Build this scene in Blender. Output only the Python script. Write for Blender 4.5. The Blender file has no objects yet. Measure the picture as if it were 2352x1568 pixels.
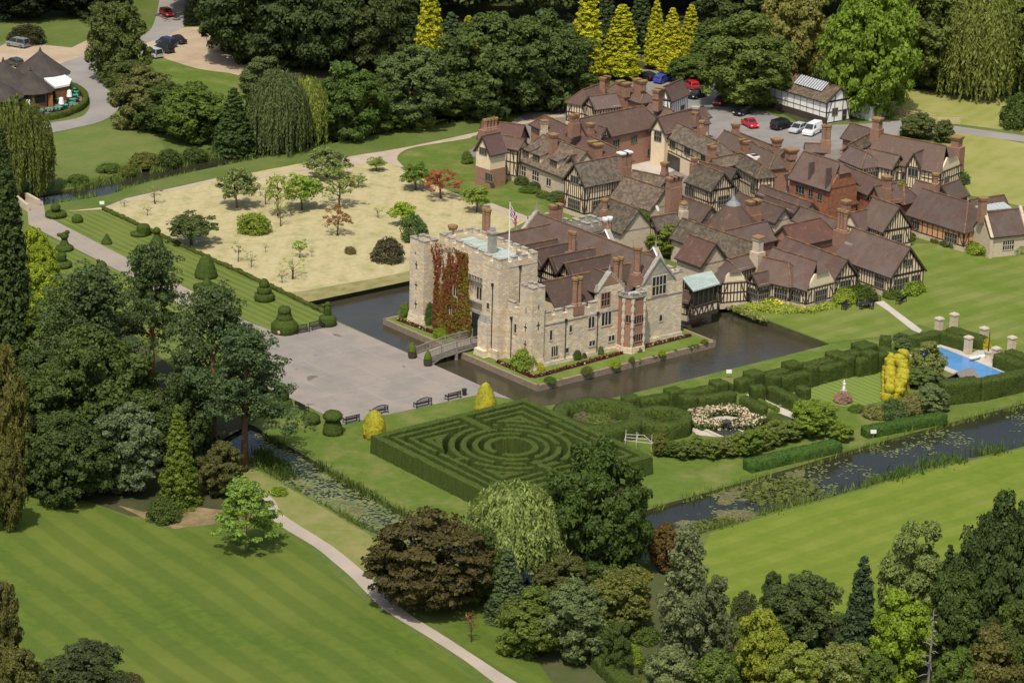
import bpy, bmesh, math, random
import numpy as np
from mathutils import Vector, Matrix, noise as mnoise
from mathutils.geometry import delaunay_2d_cdt
rnd = random.Random(7)
SC = bpy.context.scene
COL = SC.collection
# ------------------------------------------------------------------ camera
FPX, TH, RO, YA, CH = 6860., math.radians(18.48), math.radians(1.43), math.radians(38.24), 127.0
DW, DH = 2352., 1568.
_d = np.array([0, math.cos(TH), -math.sin(TH)]); _r0 = np.array([1., 0, 0]); _u0 = np.array([0, math.sin(TH), math.cos(TH)])
_r = math.cos(RO)*_r0 + math.sin(RO)*_u0; _u = -math.sin(RO)*_r0 + math.cos(RO)*_u0
_c, _s = math.cos(-YA), math.sin(-YA)
_R = np.array([[_c, -_s, 0], [_s, _c, 0], [0, 0, 1]])
CR, CU, CD = _R@_r, _R@_u, _R@_d
CP = np.array([-230.0986, -287.8606, CH])
cam_data = bpy.data.cameras.new('camera'); cam = bpy.data.objects.new('camera', cam_data); COL.objects.link(cam)
cam_data.sensor_width = 36.0; cam_data.lens = 36.0*FPX/DW; cam_data.clip_start = 1.0; cam_data.clip_end = 6000
cam.matrix_world = Matrix(((CR[0], CU[0], -CD[0], CP[0]), (CR[1], CU[1], -CD[1], CP[1]), (CR[2], CU[2], -CD[2], CP[2]), (0, 0, 0, 1)))
SC.camera = cam
# ------------------------------------------------------------------ light
SUN_EL = math.radians(60)
_az = np.array([-0.22, -0.97]); _az /= np.linalg.norm(_az)          # towards the sun, camera-aligned ground frame
_sx, _sy = _c*_az[0]-_s*_az[1], _s*_az[0]+_c*_az[1]
SUN = Vector((_sx*math.cos(SUN_EL), _sy*math.cos(SUN_EL), math.sin(SUN_EL)))
w = bpy.data.worlds.new('World'); SC.world = w; w.use_nodes = True
nt = w.node_tree; bg = nt.nodes['Background']
sky = nt.nodes.new('ShaderNodeTexSky'); sky.sky_type = 'NISHITA'; sky.sun_disc = False
sky.sun_elevation = SUN_EL; sky.sun_rotation = math.atan2(SUN.x, SUN.y); sky.air_density = 1.0; sky.dust_density = 4.0; sky.ozone_density = 0.4
nt.links.new(sky.outputs[0], bg.inputs[0]); bg.inputs[1].default_value = 0.13
sl = bpy.data.lights.new('sun', 'SUN'); sl.energy = 4.0; sl.angle = math.radians(0.55); sl.color = (1.0, 0.935, 0.82)
so = bpy.data.objects.new('sun', sl); COL.objects.link(so); so.rotation_euler = SUN.to_track_quat('Z', 'Y').to_euler()
SC.view_settings.view_transform = 'Standard'; SC.view_settings.look = 'None'; SC.view_settings.gamma = 1.0
SC.view_settings.exposure = 0.0
# ------------------------------------------------------------------ pixel rays -> world points (photo at 2352 x 1568)
def ray(x, y): return (x-DW/2)/FPX*CR - (y-DH/2)/FPX*CU + CD
def G(x, y, z=0.):
    v = ray(x, y); return CP + v*((z-CP[2])/v[2])
def PX(p):
    q = np.array(p, float)-CP; k = q@CD; return DW/2+FPX*(q@CR)/k, DH/2-FPX*(q@CU)/k
def SCL(p): return FPX/float((np.array(p)-CP)@CD)                   # px per metre
def zat(b, ytop, lo=0., hi=60.):                                    # height of the point above b that shows at row ytop
    for _ in range(40):
        m = (lo+hi)/2
        if PX((b[0], b[1], m))[1] > ytop: lo = m
        else: hi = m
    return lo
K = .57422
def zm(ox, oy, s): return lambda x, y: ((ox+x/s)*K, (oy+y/s)*K)
ca = zm(1600, 780, 1.8816); z2 = zm(1800, 380, 2.13818); z3 = zm(2600, 500, 1.96); z4 = zm(3200, 400, 2.24); tl = zm(0, 0, 1.96)
tm = zm(1000, 0, 1.68); tr = zm(2100, 0, 1.17836); ml = zm(0, 700, 1.5679); fc = zm(900, 1200, 1.96); gd = zm(2100, 1200, 1.7423)
pr = zm(3000, 1100, 1.7418); bl = zm(0, 1600, 1.176); br = zm(1900, 1700, 1.07104); mz = zm(1400, 1520, 1.8092)
dd = lambda x, y: (x, y)
# ------------------------------------------------------------------ materials
MATS = {}
def nodes(name):
    m = bpy.data.materials.new(name); m.use_nodes = True; t = m.node_tree
    b = t.nodes['Principled BSDF']; b.inputs['Specular IOR Level'].default_value = 0.2
    MATS[name] = m
    return m, t, b
def N(t, ty, **kw):
    n = t.nodes.new(ty)
    for k, v in kw.items(): setattr(n, k, v)
    return n
def noise(t, vec, scale, detail=5, rough=.6, dist=0.):
    n = N(t, 'ShaderNodeTexNoise'); n.inputs['Scale'].default_value = scale; n.inputs['Detail'].default_value = detail
    n.inputs['Roughness'].default_value = rough; n.inputs['Distortion'].default_value = dist
    t.links.new(vec, n.inputs['Vector']); return n.outputs['Fac']
def ramp(t, fac, lo, hi):
    n = N(t, 'ShaderNodeMapRange'); n.inputs[1].default_value = lo; n.inputs[2].default_value = hi
    t.links.new(fac, n.inputs[0]); return n.outputs[0]
def mix(t, fac, a, b, mode='MIX'):
    n = N(t, 'ShaderNodeMix', data_type='RGBA', blend_type=mode)
    for s, v in ((n.inputs[0], fac), (n.inputs[6], a), (n.inputs[7], b)):
        if hasattr(v, 'is_linked'): t.links.new(v, s)
        elif isinstance(v, (tuple, list)): s.default_value = (*v[:3], 1)
        else: s.default_value = v
    return n.outputs[2]
def bump(t, b, h, strength, dist=.05):
    n = N(t, 'ShaderNodeBump'); n.inputs['Strength'].default_value = strength; n.inputs['Distance'].default_value = dist
    t.links.new(h, n.inputs['Height']); t.links.new(n.outputs[0], b.inputs['Normal'])
def mat(name, c1, c2=None, s=2.0, c3=None, s3=.15, lo=.35, hi=.65, lo3=.4, hi3=.65, rough=.9, bmp=0., bs=None, tint=False, metal=0., spec=.2, stripe=None, spots=None):
    """two-scale noise colour; stripe = (angle deg, width m, colour, amount); spots = (scale, colour, threshold)"""
    m, t, b = nodes(name)
    tc = N(t, 'ShaderNodeTexCoord'); v = tc.outputs['Object']
    c = c1
    if c2 is not None: c = mix(t, ramp(t, noise(t, v, s, 6), lo, hi), c1, c2)
    if c3 is not None: c = mix(t, ramp(t, noise(t, v, s3, 5, .65), lo3, hi3), c, c3)
    if stripe:
        a, wd, sc_, am = stripe
        mp = N(t, 'ShaderNodeMapping'); mp.inputs['Rotation'].default_value[2] = math.radians(a); t.links.new(v, mp.inputs[0])
        wv = N(t, 'ShaderNodeTexWave', wave_type='BANDS', bands_direction='X', wave_profile='SIN')
        wv.inputs['Scale'].default_value = .314159/wd; wv.inputs['Distortion'].default_value = 1.6; wv.inputs['Detail'].default_value = 3; wv.inputs['Detail Scale'].default_value = .6
        t.links.new(mp.outputs[0], wv.inputs['Vector'])
        f = ramp(t, wv.outputs['Fac'], .35, .65)
        f2 = N(t, 'ShaderNodeMath', operation='MULTIPLY'); t.links.new(f, f2.inputs[0]); f2.inputs[1].default_value = am
        c = mix(t, f2.outputs[0], c, sc_)
    if spots:
        vo = N(t, 'ShaderNodeTexVoronoi'); vo.inputs['Scale'].default_value = spots[0]; t.links.new(v, vo.inputs['Vector'])
        c = mix(t, ramp(t, vo.outputs['Distance'], spots[2]+.08, spots[2]), c, spots[1])
    if tint:
        oi = N(t, 'ShaderNodeObjectInfo'); c = mix(t, 1.0, c, oi.outputs['Color'], 'MULTIPLY')
    if hasattr(c, 'is_linked'): t.links.new(c, b.inputs['Base Color'])
    else: b.inputs['Base Color'].default_value = (*c, 1)
    b.inputs['Roughness'].default_value = rough; b.inputs['Metallic'].default_value = metal; b.inputs['Specular IOR Level'].default_value = spec
    if bmp: bump(t, b, noise(t, v, bs or s*3, 4), bmp, .08)
    return m
def masonry(name, cols, bw, bh, mortar, patch, patch_s=.35, rough=.92):
    """coursed blocks on vertical walls of any direction"""
    m, t, b = nodes(name)
    tc = N(t, 'ShaderNodeTexCoord'); v = tc.outputs['Object']
    sp = N(t, 'ShaderNodeSeparateXYZ'); t.links.new(v, sp.inputs[0])
    ad = N(t, 'ShaderNodeMath', operation='ADD'); t.links.new(sp.outputs[0], ad.inputs[0]); t.links.new(sp.outputs[1], ad.inputs[1])
    cb = N(t, 'ShaderNodeCombineXYZ'); t.links.new(ad.outputs[0], cb.inputs[0]); t.links.new(sp.outputs[2], cb.inputs[1])
    br_ = N(t, 'ShaderNodeTexBrick'); t.links.new(cb.outputs[0], br_.inputs['Vector'])
    br_.inputs['Scale'].default_value = 1; br_.inputs['Brick Width'].default_value = bw; br_.inputs['Row Height'].default_value = bh
    br_.inputs['Mortar Size'].default_value = bh*.07; br_.inputs['Color1'].default_value = (*cols[0], 1); br_.inputs['Color2'].default_value = (*cols[1], 1); br_.inputs['Mortar'].default_value = (*mortar, 1)
    mp = N(t, 'ShaderNodeMapping'); mp.inputs['Scale'].default_value = (1/bw*.9, 1/bh*.6, 1); t.links.new(cb.outputs[0], mp.inputs[0])
    c = mix(t, ramp(t, noise(t, mp.outputs[0], 1.0, 3), .52, .66), br_.outputs['Color'], cols[2])
    c = mix(t, ramp(t, noise(t, v, patch_s, 6, .7), .48, .72), c, patch)
    oi = N(t, 'ShaderNodeObjectInfo'); c = mix(t, 1.0, c, oi.outputs['Color'], 'MULTIPLY')
    t.links.new(c, b.inputs['Base Color']); b.inputs['Roughness'].default_value = rough
    bump(t, b, noise(t, v, 3.2, 5, .7), .7, .1)
    return m
def roofmat(name, c1, c2, c3, patch, speck=None, sp_s=2.2):
    m, t, b = nodes(name)
    tc = N(t, 'ShaderNodeTexCoord'); v = tc.outputs['Object']
    c = mix(t, ramp(t, noise(t, v, 3.5, 6, .75), .35, .65), c1, c2)
    c = mix(t, ramp(t, noise(t, v, .45, 5, .7), .40, .66), c, c3)
    c = mix(t, ramp(t, noise(t, v, .9, 6, .8, .6), .55, .72), c, patch)
    if speck:
        vo = N(t, 'ShaderNodeTexVoronoi'); vo.inputs['Scale'].default_value = sp_s; t.links.new(v, vo.inputs['Vector'])
        k = ramp(t, vo.outputs['Color'], .25, .8); c = mix(t, k, c, speck)
    mp = N(t, 'ShaderNodeMapping'); mp.inputs['Scale'].default_value = (0, 0, 1); t.links.new(v, mp.inputs[0])
    wv = N(t, 'ShaderNodeTexWave', wave_type='BANDS', bands_direction='Z', wave_profile='SAW'); wv.inputs['Scale'].default_value = .314159/.26
    wv.inputs['Distortion'].default_value = .6; wv.inputs['Detail Scale'].default_value = 2; t.links.new(v, wv.inputs['Vector'])
    c = mix(t, ramp(t, wv.outputs['Fac'], 0, 5.0), c, (.05, .04, .035))
    c = mix(t, 1.0, c, (.84, .82, .82), 'MULTIPLY')
    oi = N(t, 'ShaderNodeObjectInfo'); c = mix(t, 1.0, c, oi.outputs['Color'], 'MULTIPLY')
    t.links.new(c, b.inputs['Base Color']); b.inputs['Roughness'].default_value = .88
    bump(t, b, noise(t, v, 5, 4, .8), .6, .08)
    return m
def leafmat(name):
    m, t, b = nodes(name)
    tc = N(t, 'ShaderNodeTexCoord'); v = tc.outputs['Object']; oi = N(t, 'ShaderNodeObjectInfo')
    k = ramp(t, noise(t, v, .55, 5, .7), .3, .7)
    c = mix(t, k, (1.34, 1.36, 1.06), (2.15, 2.18, 1.5))
    at = N(t, 'ShaderNodeAttribute', attribute_name='tone'); c = mix(t, at.outputs['Fac'], mix(t, 1., c, (.72, .74, .7), 'MULTIPLY'), mix(t, 1., c, (1.3, 1.25, 1.15), 'MULTIPLY'))
    c = mix(t, 1., c, oi.outputs['Color'], 'MULTIPLY')
    t.links.new(c, b.inputs['Base Color']); b.inputs['Roughness'].default_value = .65; b.inputs['Specular IOR Level'].default_value = .25
    tr_ = N(t, 'ShaderNodeBsdfTranslucent'); t.links.new(mix(t, 1., c, (1.0, 1.15, .5), 'MULTIPLY'), tr_.inputs[0])
    ms = N(t, 'ShaderNodeMixShader'); ms.inputs[0].default_value = .40
    t.links.new(b.outputs[0], ms.inputs[1]); t.links.new(tr_.outputs[0], ms.inputs[2]); t.links.new(ms.outputs[0], t.nodes['Material Output'].inputs[0])
    return m
LEAF = leafmat('leaves')
def watermat(name, col, rough=.04, bs=1.2, bstr=.06):
    m, t, b = nodes(name); tc = N(t, 'ShaderNodeTexCoord'); v = tc.outputs['Object']
    c = mix(t, ramp(t, noise(t, v, .12, 5, .7), .4, .7), col, tuple(x*1.35 for x in col))
    t.links.new(c, b.inputs['Base Color']); b.inputs['Roughness'].default_value = rough; b.inputs['IOR'].default_value = 1.33; b.inputs['Specular IOR Level'].default_value = .5
    n = N(t, 'ShaderNodeBump'); n.inputs['Strength'].default_value = bstr; n.inputs['Distance'].default_value = .3
    t.links.new(noise(t, v, bs, 4, .6), n.inputs['Height']); t.links.new(n.outputs[0], b.inputs['Normal'])
    return m
STONE = masonry('castle_stone', ((.74, .64, .48), (.50, .42, .30), (.60, .41, .20)), .66, .29, (.36, .30, .22), (.42, .39, .34), .55)
GREYSTONE = masonry('weathered_stone', ((.36, .33, .28), (.30, .28, .25), (.42, .36, .26)), .55, .26, (.22, .21, .19), (.2, .2, .18))
COTSTONE = masonry('cottage_stone', ((.56, .47, .34), (.50, .42, .32), (.48, .34, .18)), .5, .25, (.42, .37, .3), (.44, .4, .33))
BRICK = masonry('red_brick', ((.29, .15, .10), (.24, .125, .09), (.34, .2, .13)), .24, .08, (.33, .24, .18), (.3, .17, .12), .8)
CHBRICK = masonry('chimney_brick', ((.29, .155, .10), (.23, .12, .085), (.31, .2, .13)), .24, .09, (.26, .19, .14), (.22, .13, .09), 1.2)
WALLBRICK = masonry('bank_wall', ((.26, .18, .13), (.22, .17, .13), (.3, .25, .18)), .45, .2, (.2, .17, .13), (.16, .15, .1), .8)
TILEHUNG = mat('hung_tiles', (.27, .10, .055), (.18, .07, .045), 7, (.33, .16, .08), 2.2, rough=.85, bmp=.5)
R_RED = roofmat('red_tile_roof', (.155, .095, .07), (.10, .07, .058), (.145, .122, .108), (.22, .11, .06))
R_GREY = roofmat('grey_tile_roof', (.165, .125, .105), (.115, .088, .078), (.15, .10, .08), (.23, .20, .18))
R_DARK = roofmat('dark_tile_roof', (.10, .075, .062), (.07, .055, .048), (.11, .068, .05), (.17, .15, .135))
R_MOSS = roofmat('stone_slab_roof', (.12, .09, .065), (.085, .07, .055), (.095, .085, .06), (.17, .14, .1), (.19, .155, .115), 2.4)
R_LEAD = mat('lead_roof', (.42, .46, .46), (.34, .38, .38), 1.5, rough=.6)
R_COPPER = mat('copper_roof', (.34, .42, .38), (.27, .35, .32), 1.3, (.40, .46, .42), .5, rough=.7)
RIDGE = mat('ridge_tiles', (.15, .085, .055), (.10, .065, .05), 2.5, (.30, .17, .05), .8, lo3=.5, hi3=.7)
CHCAP = mat('lichened_cap', (.28, .18, .07), (.20, .12, .06), 5)
PLASTER = mat('cream_plaster', (.70, .58, .40), (.62, .52, .37), 1.2, rough=.95)
OCHRE = mat('ochre_plaster', (.60, .33, .17), (.52, .28, .15), 1.0)
WHITE = mat('white_paint', (.80, .79, .76), (.72, .71, .68), 1.5, rough=.6)
TIMBER = mat('dark_timber', (.045, .034, .026), (.07, .055, .042), 5, rough=.85)
OAK = mat('weathered_oak', (.27, .24, .21), (.20, .18, .155), 4, rough=.9)
GLASS = mat('window_glass', (.018, .02, .022), (.03, .032, .036), 3, rough=.25, spec=.5)
LEADS = mat('window_frame', (.17, .15, .12))
STONETRIM = mat('pale_stone_trim', (.50, .44, .34), (.42, .37, .29), 3)
METALD = mat('black_iron', (.03, .03, .032), rough=.6)
BENCHW = mat('black_painted_wood', (.022, .021, .022), (.035, .033, .032), 8, rough=.7)
HEDGE = mat('yew_hedge', (.026, .046, .008), (.072, .104, .016), 6.5, (.085, .095, .02), .6, lo=.3, hi=.7, lo3=.5, hi3=.85, bmp=1.0, bs=7, tint=True)
BOX = mat('golden_yew', (.31, .275, .02), (.46, .395, .03), 5, (.22, .23, .025), .7, bmp=1.0, bs=7, tint=True)
BARK = mat('bark', (.12, .085, .06), (.075, .055, .042), 3, rough=.95, bmp=.6, tint=True)
SOIL = mat('bed_soil', (.05, .035, .028), (.075, .05, .035), 6)
POTW = mat('tub_wood', (.045, .036, .03), (.07, .055, .045), 8)
def plain(name, c, rough=.5, spec=.4, metal=0.):
    return mat(name, c, tuple(x*.88 for x in c), 3, rough=rough, spec=spec, metal=metal)
# ------------------------------------------------------------------ objects
OFF = {}
def tag(o, label=None, cat=None, group=None, kind=None):
    if label: o['label'] = label
    if cat: o['category'] = cat
    if group: o['group'] = group
    if kind: o['kind'] = kind
    return o
def thing(name, label, cat, loc=(0, 0, 0), rz=0., group=None):
    o = bpy.data.objects.new(name, None); COL.objects.link(o); o.location = loc; o.rotation_euler = (0, 0, rz); o.empty_display_size = .5
    OFF[o.name] = Vector(loc)
    return tag(o, label, cat, group)
FZ = np.random.default_rng(3)
def fuzz(b, f0, per, size, m):
    """small leaf tufts standing on the faces added since f0"""
    for f in b.f[f0:]:
        p = np.array([b.v[i] for i in f[:4]])
        if len(p) < 4: continue
        n = np.cross(p[2]-p[0], p[3]-p[1]); A = np.linalg.norm(n)/2
        if A < 1e-5: continue
        n = n/np.linalg.norm(n); k = FZ.poisson(A*per)
        for _ in range(min(k, 200)):
            s, t = FZ.random(2); c = (p[0]*(1-s)+p[1]*s)*(1-t)+(p[3]*(1-s)+p[2]*s)*t
            u = FZ.normal(0, 1, 3); u -= (u@n)*n*.8; u /= np.linalg.norm(u)+1e-6; w_ = np.cross(n, u)+FZ.normal(0, .3, 3); z = size*FZ.uniform(.6, 1.4); a, d_ = u*z*.6, w_*z*.35; c = c+n*z*.25
            b.face((c-a, c+d_, c+a, c-d_), m)
class MB:
    def __init__(s): s.v = []; s.f = []; s.m = []; s.mats = []
    def mi(s, m):
        if m not in s.mats: s.mats.append(m)
        return s.mats.index(m)
    def face(s, pts, m):
        i = len(s.v); s.v.extend([tuple(p) for p in pts]); s.f.append(tuple(range(i, i+len(pts)))); s.m.append(s.mi(m))
    def mesh(s, vs, fs, m):
        i = len(s.v); s.v.extend([tuple(p) for p in vs]); k = s.mi(m)
        for f in fs: s.f.append(tuple(i+a for a in f)); s.m.append(k)
    def prism(s, poly, z0, z1, m, top=None, inset=0.):
        n = len(poly); b = [(p[0], p[1], z0) for p in poly]
        if inset:
            cx, cy = sum(p[0] for p in poly)/n, sum(p[1] for p in poly)/n
            t = [(cx+(p[0]-cx)*(1-inset), cy+(p[1]-cy)*(1-inset), z1) for p in poly]
        else: t = [(p[0], p[1], z1) for p in poly]
        s.mesh(b+t, [tuple(range(n-1, -1, -1))]+[(i, (i+1) % n, n+(i+1) % n, n+i) for i in range(n)], m)
        s.face(t, top or m)
    def box(s, x0, x1, y0, y1, z0, z1, m, top=None, inset=0.):
        s.prism([(x0, y0), (x1, y0), (x1, y1), (x0, y1)], z0, z1, m, top, inset)
    def obox(s, c, a, hw, hd, z0, z1, m, top=None, inset=0.):
        """box centred on c, long axis at angle a"""
        ca_, sa = math.cos(a), math.sin(a)
        s.prism([(c[0]+ca_*x-sa*y, c[1]+sa*x+ca_*y) for x, y in ((-hw, -hd), (hw, -hd), (hw, hd), (-hw, hd))], z0, z1, m, top, inset)
    def beam(s, p, q, w_, d_, m, up=(0, 0, 1)):
        """rectangular bar from p to q"""
        p, q = Vector(p), Vector(q); t = (q-p)
        if t.length < 1e-6: return
        t.normalize(); u_ = Vector(up)
        a = t.cross(u_)
        if a.length < 1e-4: a = t.cross(Vector((1, 0, 0)))
        a.normalize(); b = a.cross(t).normalized(); a = a*(w_/2); b = b*(d_/2)
        vs = [p-a-b, p+a-b, p+a+b, p-a+b, q-a-b, q+a-b, q+a+b, q-a+b]
        s.mesh(vs, [(3, 2, 1, 0), (4, 5, 6, 7), (0, 1, 5, 4), (1, 2, 6, 5), (2, 3, 7, 6), (3, 0, 4, 7)], m)
    def tube(s, pts, rs, m, n=8, cap=True):
        base = len(s.v); k = s.mi(m); pts = [Vector(p) for p in pts]
        for i, p in enumerate(pts):
            t = (pts[min(i+1, len(pts)-1)]-pts[max(i-1, 0)]).normalized()
            a = t.cross(Vector((0, 0, 1)))
            if a.length < .05: a = t.cross(Vector((1, 0, 0)))
            a.normalize(); b = t.cross(a)
            for j in range(n):
                an = 2*math.pi*j/n; s.v.append(tuple(p+(a*math.cos(an)+b*math.sin(an))*rs[i]))
        for i in range(len(pts)-1):
            for j in range(n):
                s.f.append((base+i*n+j, base+i*n+(j+1) % n, base+(i+1)*n+(j+1) % n, base+(i+1)*n+j)); s.m.append(k)
        if cap: s.f.append(tuple(base+(len(pts)-1)*n+j for j in range(n))); s.m.append(k); s.f.append(tuple(base+j for j in range(n-1, -1, -1))); s.m.append(k)
    def lathe(s, c, prof, m, n=16, noise_=0., sq=0., seed=0):
        """prof: list of (r, z) from bottom to top"""
        base = len(s.v); k = s.mi(m)
        for i, (r_, z) in enumerate(prof):
            for j in range(n):
                a = 2*math.pi*j/n; f = 1.
                if sq: f = 1/max(abs(math.cos(a)), abs(math.sin(a)))*sq+(1-sq)
                if noise_: f *= 1+noise_*(mnoise.noise(Vector((math.cos(a)*3+seed, math.sin(a)*3, z*2.2+seed))))*2
                s.v.append((c[0]+r_*f*math.cos(a), c[1]+r_*f*math.sin(a), c[2]+z))
        for i in range(len(prof)-1):
            for j in range(n):
                s.f.append((base+i*n+j, base+i*n+(j+1) % n, base+(i+1)*n+(j+1) % n, base+(i+1)*n+j)); s.m.append(k)
        s.f.append(tuple(base+(len(prof)-1)*n+j for j in range(n))); s.m.append(k)
        s.f.append(tuple(base+j for j in range(n-1, -1, -1))); s.m.append(k)
    def build(s, name, parent=None, color=None, smooth=False, loc=None):
        """vertices are world coordinates unless loc is given; a child is stored relative to its thing"""
        me = bpy.data.meshes.new(name); o = bpy.data.objects.new(name, me)
        off = OFF.get(parent.name, Vector((0, 0, 0))) if parent else Vector(loc or (0, 0, 0))
        me.from_pydata([(x-off.x, y-off.y, z-off.z) for x, y, z in s.v], [], s.f)
        for m in s.mats: me.materials.append(m)
        me.polygons.foreach_set('material_index', s.m)
        if smooth: me.polygons.foreach_set('use_smooth', [True]*len(s.f))
        me.update(); COL.objects.link(o)
        OFF[o.name] = off
        if parent: o.parent = parent
        elif loc: o.location = loc
        if color: o.color = (*color, 1)
        return o
def copy_tree(o, parent=None):
    c = o.copy(); COL.objects.link(c); c.parent = parent; OFF[c.name] = OFF.get(o.name, Vector())
    for ch in list(o.children): copy_tree(ch, c)
    return c
USED = set()
def place(proto, loc, rz=0., sc=(1, 1, 1), label=None, group=None, color=None):
    """first use moves the prototype itself, later uses copy it with its parts"""
    o = proto if proto.name not in USED else copy_tree(proto)
    USED.add(proto.name); USED.add(o.name)
    o.location = loc; o.rotation_euler = (0, 0, rz); o.scale = sc
    if label: o['label'] = label
    if group: o['group'] = group
    elif 'group' in o and o is not proto: del o['group']
    if color:
        for ch in list(o.children)+[o]:
            if ch.type == 'MESH' and (ch.name.startswith(('crown', 'body', 'foliage')) or ch is o): ch.color = (*color, 1)
    return o
# ------------------------------------------------------------------ ground, water, lawns, paths
def poly(pts, zf=dd, z=0.): return [tuple(G(*zf(*p), z)[:2]) for p in pts]
def sheet(name, pts, z, m, kind='structure', label=None, holes=()):
    """flat polygon, triangulated"""
    vs = []; ed = []; lists = [pts]+list(holes)
    for L in lists:
        b = len(vs); vs += [Vector(p) for p in L]; ed += [(b+i, b+(i+1) % len(L)) for i in range(len(L))]
    out = delaunay_2d_cdt(vs, ed, [], 0, 1e-5)
    def inside(p, L):
        c = False
        for i in range(len(L)):
            a, b = L[i], L[i-1]
            if (a[1] > p[1]) != (b[1] > p[1]) and p[0] < (b[0]-a[0])*(p[1]-a[1])/(b[1]-a[1])+a[0]: c = not c
        return c
    fs = []
    for f in out[2]:
        p = [sum(out[0][i][k] for i in f)/len(f) for k in (0, 1)]
        if inside(p, lists[0]) and not any(inside(p, h) for h in holes): fs.append(f)
    b = MB(); b.mesh([(v.x, v.y, z) for v in out[0]], fs, m)
    o = b.build(name); o['kind'] = kind
    return o
def smooth(pts, n=4, closed=False):
    """Catmull-Rom"""
    P_ = [np.array(p, float) for p in pts]; out = []; L = len(P_)
    for i in range(L if closed else L-1):
        g = (lambda k: P_[k % L]) if closed else (lambda k: P_[min(max(k, 0), L-1)])
        a, b, c, d_ = g(i-1), g(i), g(i+1), g(i+2)
        for k in range(n):
            t = k/n; out.append(tuple(.5*((2*b)+(-a+c)*t+(2*a-5*b+4*c-d_)*t*t+(-a+3*b-3*c+d_)*t**3)))
    if not closed: out.append(tuple(P_[-1]))
    return out
WZ = -.75; CZ = -.38
moat = [(-9.35, -14.45), (40.1, -14.3), (40.2, 40.4), (-9.3, 40.9)]
isle = [(-3.1, -5.4), (27.9, -4.7), (27.9, 28.2), (-3.6, 28.0)]
can_in = smooth([(470, 900), (530, 955), (585, 978), (617, 1000), (700, 1045), (775, 1090), (850, 1132), (940, 1182), (1010, 1215), (1100, 1258), (1180, 1282), (1290, 1262), (1400, 1212), (1500, 1166), (1620, 1131), (1740, 1096), (1840, 1068), (1990, 1023), (2130, 985), (2240, 955), (2352, 926), (2560, 865)], 3)
can_out = smooth([(2560, 950), (2352, 1024), (2250, 1048), (2080, 1088), (2010, 1112), (1900, 1143), (1800, 1168), (1720, 1192), (1630, 1219), (1550, 1252), (1450, 1292), (1330, 1332), (1200, 1347), (1100, 1312), (1000, 1272), (855, 1222), (800, 1194), (720, 1146), (640, 1102), (560, 1055), (480, 1010), (400, 950)], 3)
canal = poly(can_in+can_out)
riv_near = smooth([(60, 478), (120, 468), (240, 449), (330, 421), (450, 393), (560, 371), (700, 343), (800, 322), (870, 308), (940, 297), (1040, 283), (1120, 268), (1230, 251), (1330, 232)], 3)
riv_far = smooth([(1330, 210), (1230, 225), (1120, 243), (1040, 255), (940, 266), (870, 279), (800, 291), (700, 309), (560, 335), (450, 357), (330, 385), (240, 410), (180, 431), (110, 441), (50, 452)], 3)
river = poly(riv_near+riv_far)
GRASS_B = mat('rough_grass', (.085, .125, .022), (.066, .105, .018), 1.2, (.12, .14, .04), .08, bmp=.4, bs=9)
WOODFLOOR = mat('woodland_floor', (.05, .06, .02), (.07, .06, .03), .5, (.03, .04, .014), .15)
big = [(-1500, -1200), (1900, -1200), (1900, 2500), (-1500, 2500)]
sheet('ground', big, 0, GRASS_B, holes=(moat, canal, river))
MOATW = watermat('moat_water', (.038, .034, .021), .06, 1.8, .12)
RIVERW = watermat('river_water', (.021, .022, .014), .09, 1.0, .06)
def grow(pts, m): 
    c = np.mean(np.array(pts), 0); return [tuple(np.array(p)+(np.array(p)-c)/np.linalg.norm(np.array(p)-c)*m) for p in pts]
sheet('moat', grow(moat, .6), WZ, MOATW)
sheet('canal_water', canal, CZ, RIVERW); sheet('river_water', river, CZ, RIVERW)
bed = MB()
BANKM = mat('bank_earth', (.075, .085, .03), (.10, .085, .05), 2.0, (.05, .07, .02), .6, bmp=.6)
def bank(pts, m, name, z0=WZ-.5, flare=0.):
    b = MB(); n = len(pts)
    for i in range(n):
        p, q = pts[i], pts[(i+1) % n]; b.face([(p[0], p[1], z0), (q[0], q[1], z0), (q[0], q[1], 0), (p[0], p[1], 0)], m)
    o = b.build(name); o['kind'] = 'structure'; return o
bank(canal, BANKM, 'canal_bank'); bank(river, BANKM, 'river_bank'); bank(moat, BANKM, 'moat_bank')
# castle island: lawn top, retaining walls
LAWN_I = mat('island_lawn', (.10, .148, .02), (.08, .125, .017), 2, (.14, .18, .04), .3)
sheet('island_lawn', isle, .02, LAWN_I)
b = MB()
for i in range(4):
    p, q = np.array(isle[i]), np.array(isle[(i+1) % 4]); t = (q-p)/np.linalg.norm(q-p); n_ = np.array([t[1], -t[0]])
    a0, a1 = p-t*.0+n_*.12, q+n_*.12
    b.prism([tuple(p-n_*.3), tuple(a0), tuple(a1), tuple(q-n_*.3)], WZ-.6, .06, WALLBRICK)
o = b.build('retaining_wall'); tag(o, 'low brick and stone retaining wall round the castle island at the moat edge', 'wall')
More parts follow.
